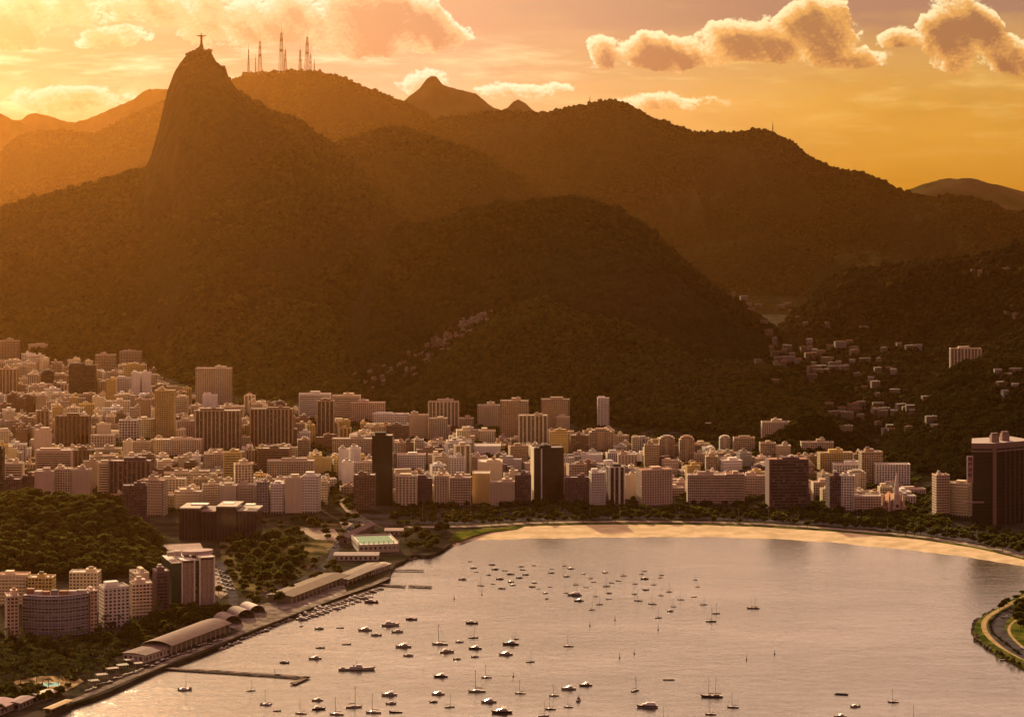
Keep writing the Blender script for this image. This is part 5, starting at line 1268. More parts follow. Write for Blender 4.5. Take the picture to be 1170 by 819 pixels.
# rocks of the shore, each its own stone
rline = np.array([(1136, 697.5), (1121, 705), (1115, 712), (1113, 719), (1117, 729), (1130, 739), (1145, 747.5), (1160, 755), (1175, 763)])
RK = []
for s_ in range(4):
    g = np.random.default_rng(s_ + 50); mb = MB(); mb.add(IV1 * g.normal(1, .16, (len(IV1), 1)) * [1.5, 1.1, 0.9], IF1); RK.append(mb.mesh('rock', M['rock']))
tt = np.concatenate([[0], np.cumsum(np.hypot(*np.diff(rline, axis=0).T))])
rk_l = []
for k in range(120):
    s = tt[-1] * (0.06 + 0.94 * k / 119) if k > 14 else tt[-1] * rnd.uniform(0, .3); a, c_ = np.interp(s, tt, rline[:, 0]), np.interp(s, tt, rline[:, 1]); v = P(a + rnd.uniform(-1.6, 0.8), c_ + rnd.uniform(-.5, 1.6), 0.6)
    o = link('rock', rnd.choice(RK), None, (v[0], v[1], rnd.uniform(0.4, 1.6)), rnd.uniform(0, 6)); sc = rnd.uniform(1.1, 2.3); o.scale = (sc, sc, sc); tag(o, 'dark boulder in the rock edge around the headland', 'rock', 'boulders along the headland')
LAND = OLDL
# stones at the wooded end of the beach
for k in range(30):
    a = rnd.uniform(462, 520); v = P(a, np.interp(a, [462, 492, 506, 520], [640, 635, 629, 621]) + rnd.uniform(-.5, .8), 0.5)
    o = link('rock', rnd.choice(RK), None, (v[0], v[1], 0.5), rnd.uniform(0, 6)); sc = rnd.uniform(0.9, 2.4); o.scale = (sc, sc, sc); tag(o, 'dark boulder below the trees at the end of the beach', 'rock', 'boulders at the end of the beach')

# ---- piers
def pier(pts, w, label, posts=True, z=1.4, mat='concrete', name='pier'):
    q = [P(a, b, z) for a, b in pts]; root = empty(name, (q[0][0], q[0][1], 0), 0, label, 'pier')
    o = np.array([q[0][0], q[0][1], 0])
    for i in range(len(q) - 1):
        a, c = q[i] - o, q[i + 1] - o; L = math.hypot(*(c - a)[:2]); ang = math.atan2(c[1] - a[1], c[0] - a[0]); m_ = (a + c) / 2
        mb = MB(); mb.box((m_[0], m_[1], z - 0.7), (L + (w if i else 0), w, 0.7), rz=ang); mb.build('deck', M[mat], root)
        n = max(2, int(L / 9))
        for k in range(n):
            t_ = (k + .5) / n; p_ = a + (c - a) * t_
            for s_ in (-1, 1):
                mb = MB(); mb.tube((p_[0] - math.sin(ang) * s_ * w * .4, p_[1] + math.cos(ang) * s_ * w * .4, -1), (p_[0] - math.sin(ang) * s_ * w * .4, p_[1] + math.cos(ang) * s_ * w * .4, z - 0.6), 0.4, n=6, tint=(0.12, .09, .07)); mb.build('pile', M['tint'], root)
    return root, o
r_, o_ = pier([(183, 762), (250, 766), (318, 770.5), (350, 773), (336, 779.5)], 5.0, 'long L shaped stone pier with a hooked end reaching into the bay')
mb = MB(); v = P(314, 770, 1.4) - o_; mb.tube((v[0], v[1], 1.3), (v[0], v[1], 6.0), 0.22, n=6, tint=DARK); mb.build('lamp_post', M['tint'], r_)
pier([(434, 667), (463, 669)], 5, 'short wooden pier at the boat club, the western one of two in line')
pier([(467, 668.5), (493, 669.5)], 5, 'short wooden pier at the boat club, the detached one farther out')
pier([(446, 650.5), (484, 651)], 3, 'thin low jetty near the sports court')
pier([(339, 703), (365, 694), (400, 682), (432, 671)], 4, 'long floating pontoon along the packed marina', mat='concrete', z=0.9)

# ---- sheds, clubs and halls along the quay
def gabled(name, label, a, b, depth, h, hr, roofc, wallc, arch=False, n=10, cols=0, cat='building'):
    """a long hall whose front runs from pixel a to pixel b"""
    A, B = P(*a, LAND), P(*b, LAND); L = math.hypot(*(B - A)[:2]); ang = math.atan2(B[1] - A[1], B[0] - A[0])
    root = empty(name, A, ang, label, cat); root['len'] = L
    mb = MB()
    if cols:
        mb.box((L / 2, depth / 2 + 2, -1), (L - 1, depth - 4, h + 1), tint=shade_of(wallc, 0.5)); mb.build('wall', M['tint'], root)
        for k in range(cols + 1):
            q = MB(); q.box((k * (L - 1) / cols + .5, 0.6, 0), (0.8, 0.8, h), tint=wallc); q.build('column', M['tint'], root)
    else:
        mb.box((L / 2, depth / 2, -1), (L, depth, h + 1), tint=wallc, sty=(5, h + 1, 0.5, 0.45)); mb.build('wall', M['facade'], root)
    t_ = np.linspace(0, 1, n); zz = h + hr * np.sin(t_ * np.pi) if arch else h + hr * (1 - np.abs(t_ * 2 - 1)); yy_ = -1.2 + t_ * (depth + 2.4)
    up = np.stack([np.c_[np.full(n, -1), yy_, zz + .4], np.c_[np.full(n, L + 1), yy_, zz + .4]]); dn = up - [0, 0, .5]
    mb = MB(); mb.grid(up, roofc, smooth=False); mb.grid(dn, roofc, smooth=False, flip=True)
    mb.grid(np.stack([up[0], dn[0]]), shade_of(roofc, .7), flip=True); mb.grid(np.stack([up[1], dn[1]]), shade_of(roofc, .7)); mb.grid(np.stack([up[:, 0], dn[:, 0]]), roofc); mb.grid(np.stack([up[:, -1], dn[:, -1]]), roofc, flip=True)
    mb.build('roof', M['roof'], root); HANDLES.append(((a[0] + b[0]) / 2, (a[1] + b[1]) / 2, label.split(',')[0].split(' with')[0].split(' beside')[0]))
    return root, L
gabled('boat_hall', 'large hall with a curved brown roof, standing open sided on the quay', (196, 748), (263, 722), 27, 7.5, 3.2, (0.16, 0.10, 0.085), (0.40, 0.31, 0.26), True, 14, 12)
gabled('boat_hall', 'low white walled annex joined to the curved roof hall', (166, 757), (193, 748), 22, 6, 1.0, (0.15, 0.10, 0.09), (0.46, 0.38, 0.32))
gabled('boat_shed', 'long brown flat roofed shed with open bays behind the marina', (334, 689), (398, 664), 26, 6.0, 1.6, (0.15, 0.10, 0.07), (0.40, 0.33, 0.27), False, 3, 14)
gabled('boat_shed', 'low tan shed with a terrace roof nearest to the wooden piers', (398, 668), (441, 650), 20, 5.0, 1.0, (0.20, 0.15, 0.12), (0.44, 0.36, 0.30), False, 3, 9)
gabled('club_house', 'grey club house with pale roofs beside the sports court', (382, 640), (432, 640), 18, 5, 1.5, (0.40, 0.35, 0.30), (0.50, 0.44, 0.38))
gabled('club_house', 'low tan club roof stepping down to the water near the jetty', (424, 657), (446, 649), 14, 4.5, 1.2, (0.46, 0.38, 0.30), (0.35, 0.28, 0.24), False, 3)
gabled('club_house', 'small pale pavilion beside the dark trees at the end of the beach', (440, 611), (460, 611), 18, 4.5, 1.6, (0.40, 0.30, 0.25), (0.40, 0.3, 0.25))
gabled('grandstand', 'dark grandstand with a sloping roof behind the green sports court', (396, 622), (428, 606), 9, 7, 3.0, (0.16, 0.11, 0.10), (0.14, 0.09, 0.09), False, 3)
# three white sail arches of the boat yard
for k, (a, c_, s_) in enumerate(((266, 713, 1.0), (281, 706, 1.0), (294, 700, 0.9))):
    o = empty('boat_shelter', P(a, c_, LAND), R(32), ['dark arched boat shelter, closest to the curved roof hall', 'dark arched boat shelter, middle of three', 'arched boat shelter with a white canvas back, farthest of three'][k], 'shelter')
    n = 13; t_ = np.linspace(0, np.pi, n); w_ = 8.5 * s_; ring = np.c_[np.cos(t_) * w_, np.zeros(n), np.sin(t_) * 7.2 * s_ + .2]
    mb = MB(); mb.grid(np.stack([ring, ring * [1, 1, 1] + [0, 24, 0]]), (0.62, 0.55, 0.46) if k == 2 else (0.30, 0.24, 0.20), flip=True); mb.grid(np.stack([ring * [.96, 1, .96], ring * [.96, 1, .96] + [0, 24, 0]]), (0.2, .15, .12)); mb.build('roof', M['roof'], o)
    mb = MB()
    for i in range(n - 1): mb.tube(ring[i] + [0, -.1, 0], ring[i + 1] + [0, -.1, 0], 0.35, n=5, tint=(0.10, 0.07, 0.07), cap=False)
    mb.build('front_arch', M['tint'], o)
    mb = MB(); mb.add([(-w_ * .9, 22, 0), (w_ * .9, 22, 0), (w_ * .8, 22, 4), (0, 22, 6.8 * s_), (-w_ * .8, 22, 4)], [[0, 1, 2, 3, 4]], (0.12, .09, .08)); mb.build('back_wall', M['tint'], o)
# sports court on its deck
def court():
    A = P(408, 632, LAND); root = empty('sports_court', A, R(12), 'green sports court on a raised deck with posts over the water edge', 'sports court')
    s_ = A[1] / F; w, d, h = 46 * s_, 60.0, 9.0
    mb = MB(); mb.box((w / 2 + 2, d / 2, 0), (w, d, h), tint=(0.40, 0.33, 0.28), sty=(5, 9, .5, .3)); mb.build('deck', M['facade'], root)
    mb = MB(); mb.box((w / 2 + 2, d / 2, h), (w * .86, d * .82, .06), tint=(0.055, 0.16, 0.075)); mb.build('playing_field', M['tint'], root)
    mb = MB()
    for c, sz in (((w / 2 + 2, d * .5, h + .07), (w * .8, .5, .03)), ((w / 2 + 2, d * .14, h + .07), (w * .8, .5, .03)), ((w / 2 + 2, d * .86, h + .07), (w * .8, .5, .03))): mb.box(c, sz, tint=(0.5, .5, .42))
    mb.build('line_marking', M['tint'], root)
    for k in range(9):
        q = MB(); q.box((2 + k * w / 8, 0.2, 0), (.8, .8, h + 3.4), tint=(0.45, .37, .32)); q.build('post', M['tint'], root)
    for c, sz in (((w / 2 + 2, d - .4, h), (w, .5, 1.4)), ((2.3, d / 2, h), (.5, d, 1.4)), ((w + 1.7, d / 2, h), (.5, d, 1.4))):
        q = MB(); q.box(c, sz, tint=(0.46, .39, .33)); q.build('fence', M['tint'], root)
    HANDLES.append((430, 620, 'green sports court'))
court()
# pool terrace of the club, bottom left
patch('pool_terrace', [(14, 778), (46, 772), (86, 772), (96, 778), (74, 790), (48, 792), (24, 786)], LAND + .05, 'path')
def pool():
    A = P(56, 784, LAND); root = empty('swimming_pool', A, R(12), 'turquoise swimming pool on a sunlit terrace between the palms', 'swimming pool')
    mb = MB(); mb.box((0, 6, .08), (17, 15, .25), tint=(0.6, .52, .4)); mb.build('rim', M['tint'], root)
    mb = MB(); mb.box((0, 6, .34), (15, 12.4, .05), tint=(0.10, .34, .30)); mb.build('pool_water', M['tint'], root)
pool()
gabled('terrace_roof', 'flat pale roof beside the pool at the quay', (48, 801), (66, 795), 10, 4, .3, (0.62, 0.52, 0.40), (.3, .24, .2), False, 3)
gabled('terrace_roof', 'dusky pink roof in the lower corner beside the quay', (-12, 822), (22, 808), 26, 5, 1.5, (0.34, 0.22, 0.21), (.3, .22, .2), False, 3)
gabled('terrace_roof', 'narrow dark roof next to the dusky pink roof', (22, 811), (38, 804), 10, 5, .8, (0.25, 0.17, 0.17), (.2, .15, .15), False, 3)
gabled('terrace_roof', 'narrow ochre canopy at the very edge of the quay', (58, 814), (82, 804), 5, 2.6, .4, (0.42, 0.30, 0.16), (.2, .15, .1), False, 3, 4)

# ---- lamp posts and cars
def lamp_post(v, h, grp, lab):
    o = empty('lamp_post', v, rnd.uniform(0, 6), lab, 'lamp post', grp)
    mb = MB(); mb.tube((0, 0, 0), (0, 0, h), .17, .10, 6, tint=(0.3, .26, .24)); mb.build('post', M['tint'], o)
    mb = MB(); mb.box((0, 0, h), (1.6, .4, .2), tint=(0.3, .26, .24)); mb.build('lamp_head', M['tint'], o)
lp = 0
for a in np.arange(470, 1165, 34):
    lamp_post(P(*bb(a, 7.0) if a > 540 else (a, 598), LAND), 13, 'lamp posts along the avenue', 'thin lamp post among the avenue trees')
lamp_post(P(483, 599, LAND), 34, None, 'very tall thin floodlight mast by the dark trees'); lamp_post(P(323, 590, LAND), 30, None, 'tall thin floodlight mast in the park')
def car_mesh(col, k):
    L, W = (4.3, 1.8)
    b_ = MB(); v = [(-2.15, -.9, .3), (2.15, -.9, .3), (2.15, .9, .3), (-2.15, .9, .3), (-2.15, -.9, .85), (2.1, -.9, .8), (2.1, .9, .8), (-2.15, .9, .85)]
    fc = [[0, 1, 5, 4], [1, 2, 6, 5], [2, 3, 7, 6], [3, 0, 4, 7], [4, 5, 6, 7], [3, 2, 1, 0]]; b_.add(v, fc, col)
    v = [(-1.9, -.85, .85), (1.0, -.85, .83), (1.0, .85, .83), (-1.9, .85, .85), (-1.4, -.7, 1.42), (.35, -.7, 1.42), (.35, .7, 1.42), (-1.4, .7, 1.42)]
    c_ = MB(); c_.add(v, fc[:4], (0.02, .02, .022)); r_ = MB(); r_.box((-.52, 0, 1.42), (1.8, 1.42, .06), tint=col)
    w_ = MB(); w_.tube((0, -.1, 0), (0, .1, 0), .32, n=8, tint=(.02, .02, .02))
    return b_.mesh('car_body', M['gloss']), c_.mesh('car_windows', M['glass']), r_.mesh('car_roof', M['gloss']), w_.mesh('car_wheel', M['tint'])
CARS = [(n, car_mesh(c, i)) for i, (n, c) in enumerate((('white', (.7, .66, .6)), ('silver', (.4, .38, .36)), ('dark', (.03, .028, .03)), ('red', (.25, .03, .025)), ('grey', (.15, .14, .14))))]
def car(v, ang, grp, where):
    n, (b_, c_, r_, w_) = rnd.choices(CARS, [4, 3, 4, 1, 2])[0]; o = empty('car', v, ang, f'{n} car {where}', 'car', f'{n} {grp}')
    link('body', b_, o); link('windows', c_, o); link('roof', r_, o)
    for sx_ in (-1.3, 1.35):
        for sy_ in (-.85, .85): link('wheel', w_, o, (sx_, sy_, .32))
for row in range(4):
    for k in range(6):
        a = 246 + row * 4.6 + k * 1.4; c_ = 652 + k * 4.6 + row * 1.0
        if pt_in([(243, 648), (262, 655), (268, 672), (252, 684), (243, 676)], a, c_): car(P(a, c_, LAND) + [0, 0, .05], R(15 + rnd.choice([0, 180])), 'cars on the sunlit car park', 'parked on the sunlit car park beside the office block')
for k in range(16):
    a = rnd.uniform(560, 1150); lane = rnd.choice([7.6, 9.4, 14.8, 16.4]); v = P(*bb(a, lane), LAND); v2 = P(*bb(a + 3, lane), LAND); d = v2 - v
    car(v + [0, 0, .06], math.atan2(d[1], d[0]) + (math.pi if lane > 12 else 0), 'cars on the avenue', 'driving on the avenue behind the beach trees')
for a, c_, g_ in ((1145, 706, 120), (1150, 705, 125), (1168, 741, -40)):
    car(P(a, c_, 2.6) + [0, 0, .06], R(g_), 'cars on the headland road', ['on the curved headland road, ' + x for x in ('outer of the pair', 'inner of the pair', 'near the frame edge')][lp]); lp += 1
for k in range(10):
    t_ = rnd.random(); a = np.interp(t_, [0, .4, 1], [415, 385, 300]); c_ = np.interp(t_, [0, .4, 1], [592, 622, 680]); car(P(a, c_, LAND) + [0, 0, .07], R(rnd.uniform(40, 70)), 'cars on the park road', 'on the road winding through the park')

# awnings and small sheds along the lower quay
for k, (a, c_, w_, d_, col) in enumerate(((140, 764, 9, 7, (.26, .22, .19)), (128, 768, 10, 6, (.30, .2, .17)), (116, 775, 9, 7, (.26, .19, .17)), (148, 758, 8, 6, (.3, .25, .21)), (107, 782, 8, 6, (.24, .18, .14)), (158, 762, 7, 5, (.3, .24, .2)))):
    o = empty('quay_awning', P(a, c_, LAND), R(28), ['pale flat awning on four posts beside the palms, nearest to the white annex but one', 'dark brown awning on the quay, third from the white annex', 'grey brown awning on the quay, fourth from the white annex', 'cream awning on the quay closest behind the white annex corner', 'tan awning on the quay farthest from the white annex', 'small brown awning right at the white annex'][k], 'awning')
    m = MB(); m.box((0, 0, 3.4), (w_, d_, .35), tint=col); m.build('canvas_roof', M['tint'], o)
    for sx_ in (-1, 1):
        for sy_ in (-1, 1): m = MB(); m.box((sx_ * w_ * .46, sy_ * d_ * .45, 0), (.25, .25, 3.4), tint=(.3, .25, .22)); m.build('post', M['tint'], o)
# ---------------------------------------------------------------- boats: bow along +x, waterline z = 0
def hull_mb(L, W, Hh, col, stripe=None, bow=0.55, sheer=0.35, n=13):
    t_ = np.linspace(0, 1, n); half = W / 2 * np.where(t_ < bow, 1 - 0.18 * ((bow - t_) / bow) ** 2, np.sqrt(np.clip(1 - ((t_ - bow) / (1 - bow)) ** 2, 0, 1))); half[-1] = 0.02
    x = -L / 2 + L * t_; zt = Hh * (1 + sheer * t_ ** 2); xb = x * 0.96 - 0.02 * L * t_
    T = lambda s_: np.c_[x, s_ * half, zt]; W_ = lambda s_: np.c_[xb, s_ * half * .82, np.full(n, Hh * .28)]; B = lambda s_: np.c_[xb * .97, s_ * half * .55, np.full(n, -0.5)]
    m = MB()
    for s_ in (-1, 1):
        m.grid(np.stack([T(s_), W_(s_)]), col, flip=s_ > 0); m.grid(np.stack([W_(s_), B(s_)]), stripe or col, flip=s_ > 0)
    a, b = T(-1)[0], T(1)[0]; m.add([B(-1)[0], B(1)[0], b, a], [[0, 1, 2, 3]], col)
    d = MB(); d.grid(np.stack([T(-1) - [0, 0, .08], T(1) - [0, 0, .08]]), (0.50, .42, .33), smooth=False, flip=True)
    return m, d
HW, HN, HB_, HK = (0.66, .60, .54), (0.035, .035, .05), (0.16, .09, .07), (0.02, .016, .016)
def HC(c): return (.27, .24, .22) if c == HW else c  # white hulls darkened: shade of their backlit sides put into the colour
def wedge(c, l, w, h, f, b, col, mat=0):
    """cabin block with raked front (f) and back (b)"""
    x, y, z = c; v = [(x - l / 2, y - w / 2, z), (x + l / 2, y - w / 2, z), (x + l / 2, y + w / 2, z), (x - l / 2, y + w / 2, z), (x - l / 2 + b, y - w * .42, z + h), (x + l / 2 - f, y - w * .42, z + h), (x + l / 2 - f, y + w * .42, z + h), (x - l / 2 + b, y + w * .42, z + h)]
    m = MB(); m.add(v, [[0, 1, 5, 4], [1, 2, 6, 5], [2, 3, 7, 6], [3, 0, 4, 7], [4, 5, 6, 7]], col); return m
def boat_parts(kind, L, hc, seed=0):
    r = random.Random(seed); out = []
    if kind == 'yacht':
        W, Hh = L * .29, L * .10; h, d = hull_mb(L, W, Hh, HC(hc), shade_of(hc, .5)); out += [('hull', h, 'gloss'), ('deck', d, 'tint')]
        out.append(('cabin', wedge((-L * .03, 0, Hh), L * .5, W * .74, L * .075, L * .13, L * .02, HW), 'gloss'))
        out.append(('windscreen', wedge((0.015 * L, 0, Hh + L * .022), L * .47, W * .77, L * .033, L * .06, L * .01, (.02, .018, .02)), 'glass'))
        out.append(('flybridge', wedge((-L * .09, 0, Hh + L * .075), L * .27, W * .6, L * .045, L * .06, 0, HW), 'gloss'))
        m = MB(); z = Hh + L * .12
        for s_ in (-1, 1): m.tube((-L * .2, s_ * W * .26, z - L * .04), (-L * .2, s_ * W * .26, z + L * .045), L * .007, n=4, tint=HW); m.tube((-L * .02, s_ * W * .24, z - L * .04), (-L * .04, s_ * W * .24, z + L * .045), L * .007, n=4, tint=HW)
        m.box((-L * .11, 0, z + L * .045), (L * .22, W * .58, L * .012), tint=HW); out.append(('hardtop', m, 'tint'))
        m = MB(); m.tube((-L * .12, 0, z + L * .05), (-L * .15, 0, z + L * .15), L * .006, n=4, tint=HK); out.append(('aerial', m, 'tint'))
    elif kind == 'motor':
        W, Hh = L * .32, L * .11; h, d = hull_mb(L, W, Hh, HC(hc), shade_of(hc, .5)); out += [('hull', h, 'gloss'), ('deck', d, 'tint')]
        out.append(('cabin', wedge((L * .06, 0, Hh), L * .38, W * .7, L * .10, L * .13, L * .03, HW), 'gloss'))
        out.append(('windscreen', wedge((L * .075, 0, Hh + L * .045), L * .33, W * .72, L * .035, L * .05, 0, (.02, .018, .02)), 'glass'))
        m = MB(); m.box((-L * .40, 0, Hh * .5), (L * .08, W * .5, Hh * .9), tint=HK); out.append(('outboard_motor', m, 'tint'))
    elif kind == 'open':
        W, Hh = L * .28, L * .085; h, d = hull_mb(L, W, Hh, HC(hc), shade_of(hc, .6), .45, .5); out += [('hull', h, 'gloss'), ('deck', d, 'tint')]
        for k in (-.2, .05):
            m = MB(); m.box((L * k, 0, Hh * .9), (L * .06, W * .85, .12), tint=(.3, .2, .12)); out.append(('bench', m, 'tint'))
        if seed % 2:
            m = MB(); m.box((-L * .05, 0, Hh), (L * .14, W * .4, L * .10), tint=HW); out.append(('console', m, 'gloss'))
    elif kind in ('sail', 'cat'):
        W, Hh = L * .27, L * .085
        if kind == 'cat':
            for s_ in (-1, 1):
                h, d = hull_mb(L, L * .13, Hh, HC(hc)); q = MB(); q.v = [v + [0, s_ * L * .2, 0] for v in h.v + []]; q.f = h.f; q.nv = h.nv; out.append(('hull', q, 'gloss'))
            m = MB(); m.box((-L * .05, 0, Hh * .8), (L * .62, L * .46, Hh * .35), tint=HW); out.append(('bridge_deck', m, 'gloss'))
            out.append(('cabin', wedge((-L * .06, 0, Hh * 1.15), L * .4, L * .36, L * .07, L * .12, L * .03, HW), 'gloss'))
        else:
            h, d = hull_mb(L, W, Hh, HC(hc), shade_of(hc, .5), .45, .3); out += [('hull', h, 'gloss'), ('deck', d, 'tint')]
            out.append(('cabin', wedge((L * .02, 0, Hh), L * .36, W * .55, L * .045, L * .1, L * .02, HW), 'gloss'))
        H_ = L * 1.22
        m = MB(); m.tube((L * .08, 0, Hh), (L * .07, 0, H_), .19, .12, 6, tint=(.08, .055, .04)); ms = ('mast', m, 'tint'); out.append(ms)
        m = MB(); m.tube((L * .07, 0, Hh + L * .11), (-L * .36, 0, Hh + L * .10), .10, n=5, tint=(.12, .08, .06)); out.append(('boom', m, 'tint'))
        m = MB(); m.tube((L * .04, 0, Hh + L * .135), (-L * .32, 0, Hh + L * .125), L * .022, n=6, tint=(.04, .05, .12) if seed % 3 == 0 else (.5, .42, .34)); out.append(('furled_sail', m, 'tint'))
        m = MB()
        m.tube((L * .48, 0, Hh * 1.3), (L * .07, 0, H_ * .97), .035, n=3, tint=HK, cap=False); m.tube((-L * .47, 0, Hh), (L * .07, 0, H_), .035, n=3, tint=HK, cap=False); out.append(('stay', m, 'tint'))
        m = MB()
        for s_ in (-1, 1): m.tube((L * .06, s_ * W * .4, Hh), (L * .07, 0, H_ * .9), .03, n=3, tint=HK, cap=False)
        out.append(('shroud', m, 'tint'))
    elif kind == 'schooner':
        W, Hh = L * .22, L * .07; h, d = hull_mb(L, W, Hh, HC(hc), shade_of(hc, .6), .4, .6); out += [('hull', h, 'gloss'), ('deck', d, 'tint')]
        out.append(('cabin', wedge((-L * .2, 0, Hh), L * .28, W * .55, L * .045, L * .02, L * .02, (.3, .2, .14)), 'tint')); out.append(('deck_house', wedge((L * .1, 0, Hh), L * .14, W * .45, L * .04, L * .02, L * .02, (.3, .2, .14)), 'tint'))
        for xm, hm in ((L * .14, L * .92), (-L * .16, L * .90)):
            m = MB(); m.tube((xm, 0, Hh), (xm - .3, 0, hm), .22, .11, 6, tint=(.10, .06, .045)); out.append(('mast', m, 'tint'))
            m = MB(); m.tube((xm, 0, Hh + L * .07), (xm - L * .26, 0, Hh + L * .085), .14, n=5, tint=(.12, .07, .05)); m.tube((xm - .3, 0, Hh + L * .095), (xm - L * .24, 0, Hh + L * .10), L * .016, n=6, tint=(.34, .26, .2)); out.append(('boom', m, 'tint'))
        m = MB(); m.tube((L * .46, 0, Hh * 1.5), (L * .68, 0, Hh * 2.3), .16, .08, 5, tint=(.10, .06, .045)); out.append(('bowsprit', m, 'tint'))
        m = MB()
        for a, b in (((L * .67, 0, Hh * 2.3), (L * .14, 0, L * .9)), ((L * .14, 0, L * .9), (-L * .16, 0, L * .88)), ((-L * .48, 0, Hh), (-L * .17, 0, L * .88))): m.tube(a, b, .04, n=3, tint=HK, cap=False)
        out.append(('stay', m, 'tint'))
    elif kind == 'ship':
        W, Hh = L * .15, L * .055; h, d = hull_mb(L, W, Hh, HC(hc), shade_of(hc, .5), .62, .5); out += [('hull', h, 'gloss'), ('deck', d, 'tint')]
        out.append(('deck_house', wedge((-L * .02, 0, Hh), L * .36, W * .72, L * .042, L * .03, L * .015, shade_of(hc, 1.15)), 'tint')); out.append(('bridge', wedge((L * .05, 0, Hh + L * .042), L * .16, W * .62, L * .042, L * .025, L * .02, HW), 'tint')); out.append(('bridge_windows', wedge((L * .055, 0, Hh + L * .055), L * .155, W * .64, L * .014, 0, 0, (.02, .02, .02)), 'glass'))
        m = MB(); m.tube((0, 0, Hh + L * .08), (-L * .015, 0, Hh + L * .19), .22, .1, 5, tint=HK); m.tube((-L * .01, -W * .2, Hh + L * .14), (-L * .01, W * .2, Hh + L * .14), .1, n=4, tint=HK); out.append(('mast', m, 'tint'))
        m = MB(); m.box((-L * .37, 0, Hh), (L * .10, W * .5, L * .028), tint=shade_of(hc, 1.2)); out.append(('aft_cabin', m, 'tint'))
        m = MB(); m.tube((-L * .08, 0, Hh + L * .04), (-L * .09, 0, Hh + L * .085), L * .018, n=8, tint=shade_of(hc, .6)); out.append(('funnel', m, 'tint'))
    elif kind == 'tour':
        W, Hh = L * .26, L * .085; h, d = hull_mb(L, W, Hh, HC(hc), (.5, .45, .4), .6, .5); out += [('hull', h, 'gloss'), ('deck', d, 'tint')]
        out.append(('cabin', wedge((-L * .06, 0, Hh), L * .66, W * .8, L * .085, L * .07, L * .01, HW), 'gloss')); out.append(('windows', wedge((-L * .06, 0, Hh + L * .025), L * .6, W * .815, L * .03, 0, 0, (.025, .02, .02)), 'glass'))
        out.append(('upper_deck', wedge((-L * .14, 0, Hh + L * .085), L * .44, W * .66, L * .065, L * .06, L * .01, (.72, .66, .58)), 'gloss')); m = MB(); m.tube((-L * .1, 0, Hh + L * .15), (-L * .12, 0, Hh + L * .24), .12, n=5, tint=HK); out.append(('aerial', m, 'tint'))
    elif kind == 'barge':
        W, Hh = L * .22, L * .07; h, d = hull_mb(L, W, Hh, HC(hc), None, .82, .1); out += [('hull', h, 'gloss'), ('deck', d, 'tint')]
        m = MB(); m.box((0, 0, Hh), (L * .8, W * .7, L * .02), tint=(.45, .37, .3) if hc[0] > .3 else HK); out.append(('cover', m, 'tint'))
    elif kind == 'work':
        W, Hh = L * .36, L * .14; h, d = hull_mb(L, W, Hh, HC(hc), None, .5, .4); out += [('hull', h, 'gloss'), ('deck', d, 'tint')]
        out.append(('wheel_house', wedge((-L * .05, 0, Hh), L * .34, W * .6, L * .2, L * .04, L * .02, (.10, .08, .07)), 'tint')); m = MB(); m.tube((-L * .1, 0, Hh + L * .2), (-L * .1, 0, Hh + L * .4), .14, n=5, tint=HK); m.box((-L * .1, 0, Hh + L * .33), (L * .2, W * .3, .25), tint=HK); out.append(('mast', m, 'tint'))
    return out
PROTO = {}
def boat(px, py, kind, wpx, hc, rz, label=None, desc=None, group=None, name=None, i=0):
    v = P(px, py + 0.8, 0); Y = v[1]; a = abs(math.cos(R(rz))) + 0.28 * abs(math.sin(R(rz))); L = wpx / F * Y / max(a, .4)
    key = (kind, hc, i % 3)
    nm = name or {'yacht': 'motor_yacht', 'motor': 'motor_boat', 'open': 'open_boat', 'sail': 'sailing_boat', 'cat': 'sailing_catamaran', 'schooner': 'schooner', 'ship': 'patrol_ship', 'tour': 'tour_boat', 'barge': 'barge', 'work': 'work_boat'}[kind]
    if key not in PROTO:
        L0 = {'yacht': 13, 'motor': 8, 'open': 6, 'sail': 11, 'cat': 12, 'schooner': 22, 'ship': 34, 'tour': 18, 'barge': 14, 'work': 8}[kind]
        PROTO[key] = (L0, [(pn, mb.mesh(pn, M[mk])) for pn, mb, mk in boat_parts(kind, L0, hc, i % 3)])
    L0, parts = PROTO[key]; sc = L / L0
    root = empty(nm, (v[0], v[1], 0), R(rz), label, 'boat', group); root.scale = (sc, sc, sc)
    for pn, me in parts: link(pn, me, root)
    if label is None: BL.append((root, px, py, desc))
    return root
BL = []
BH = []
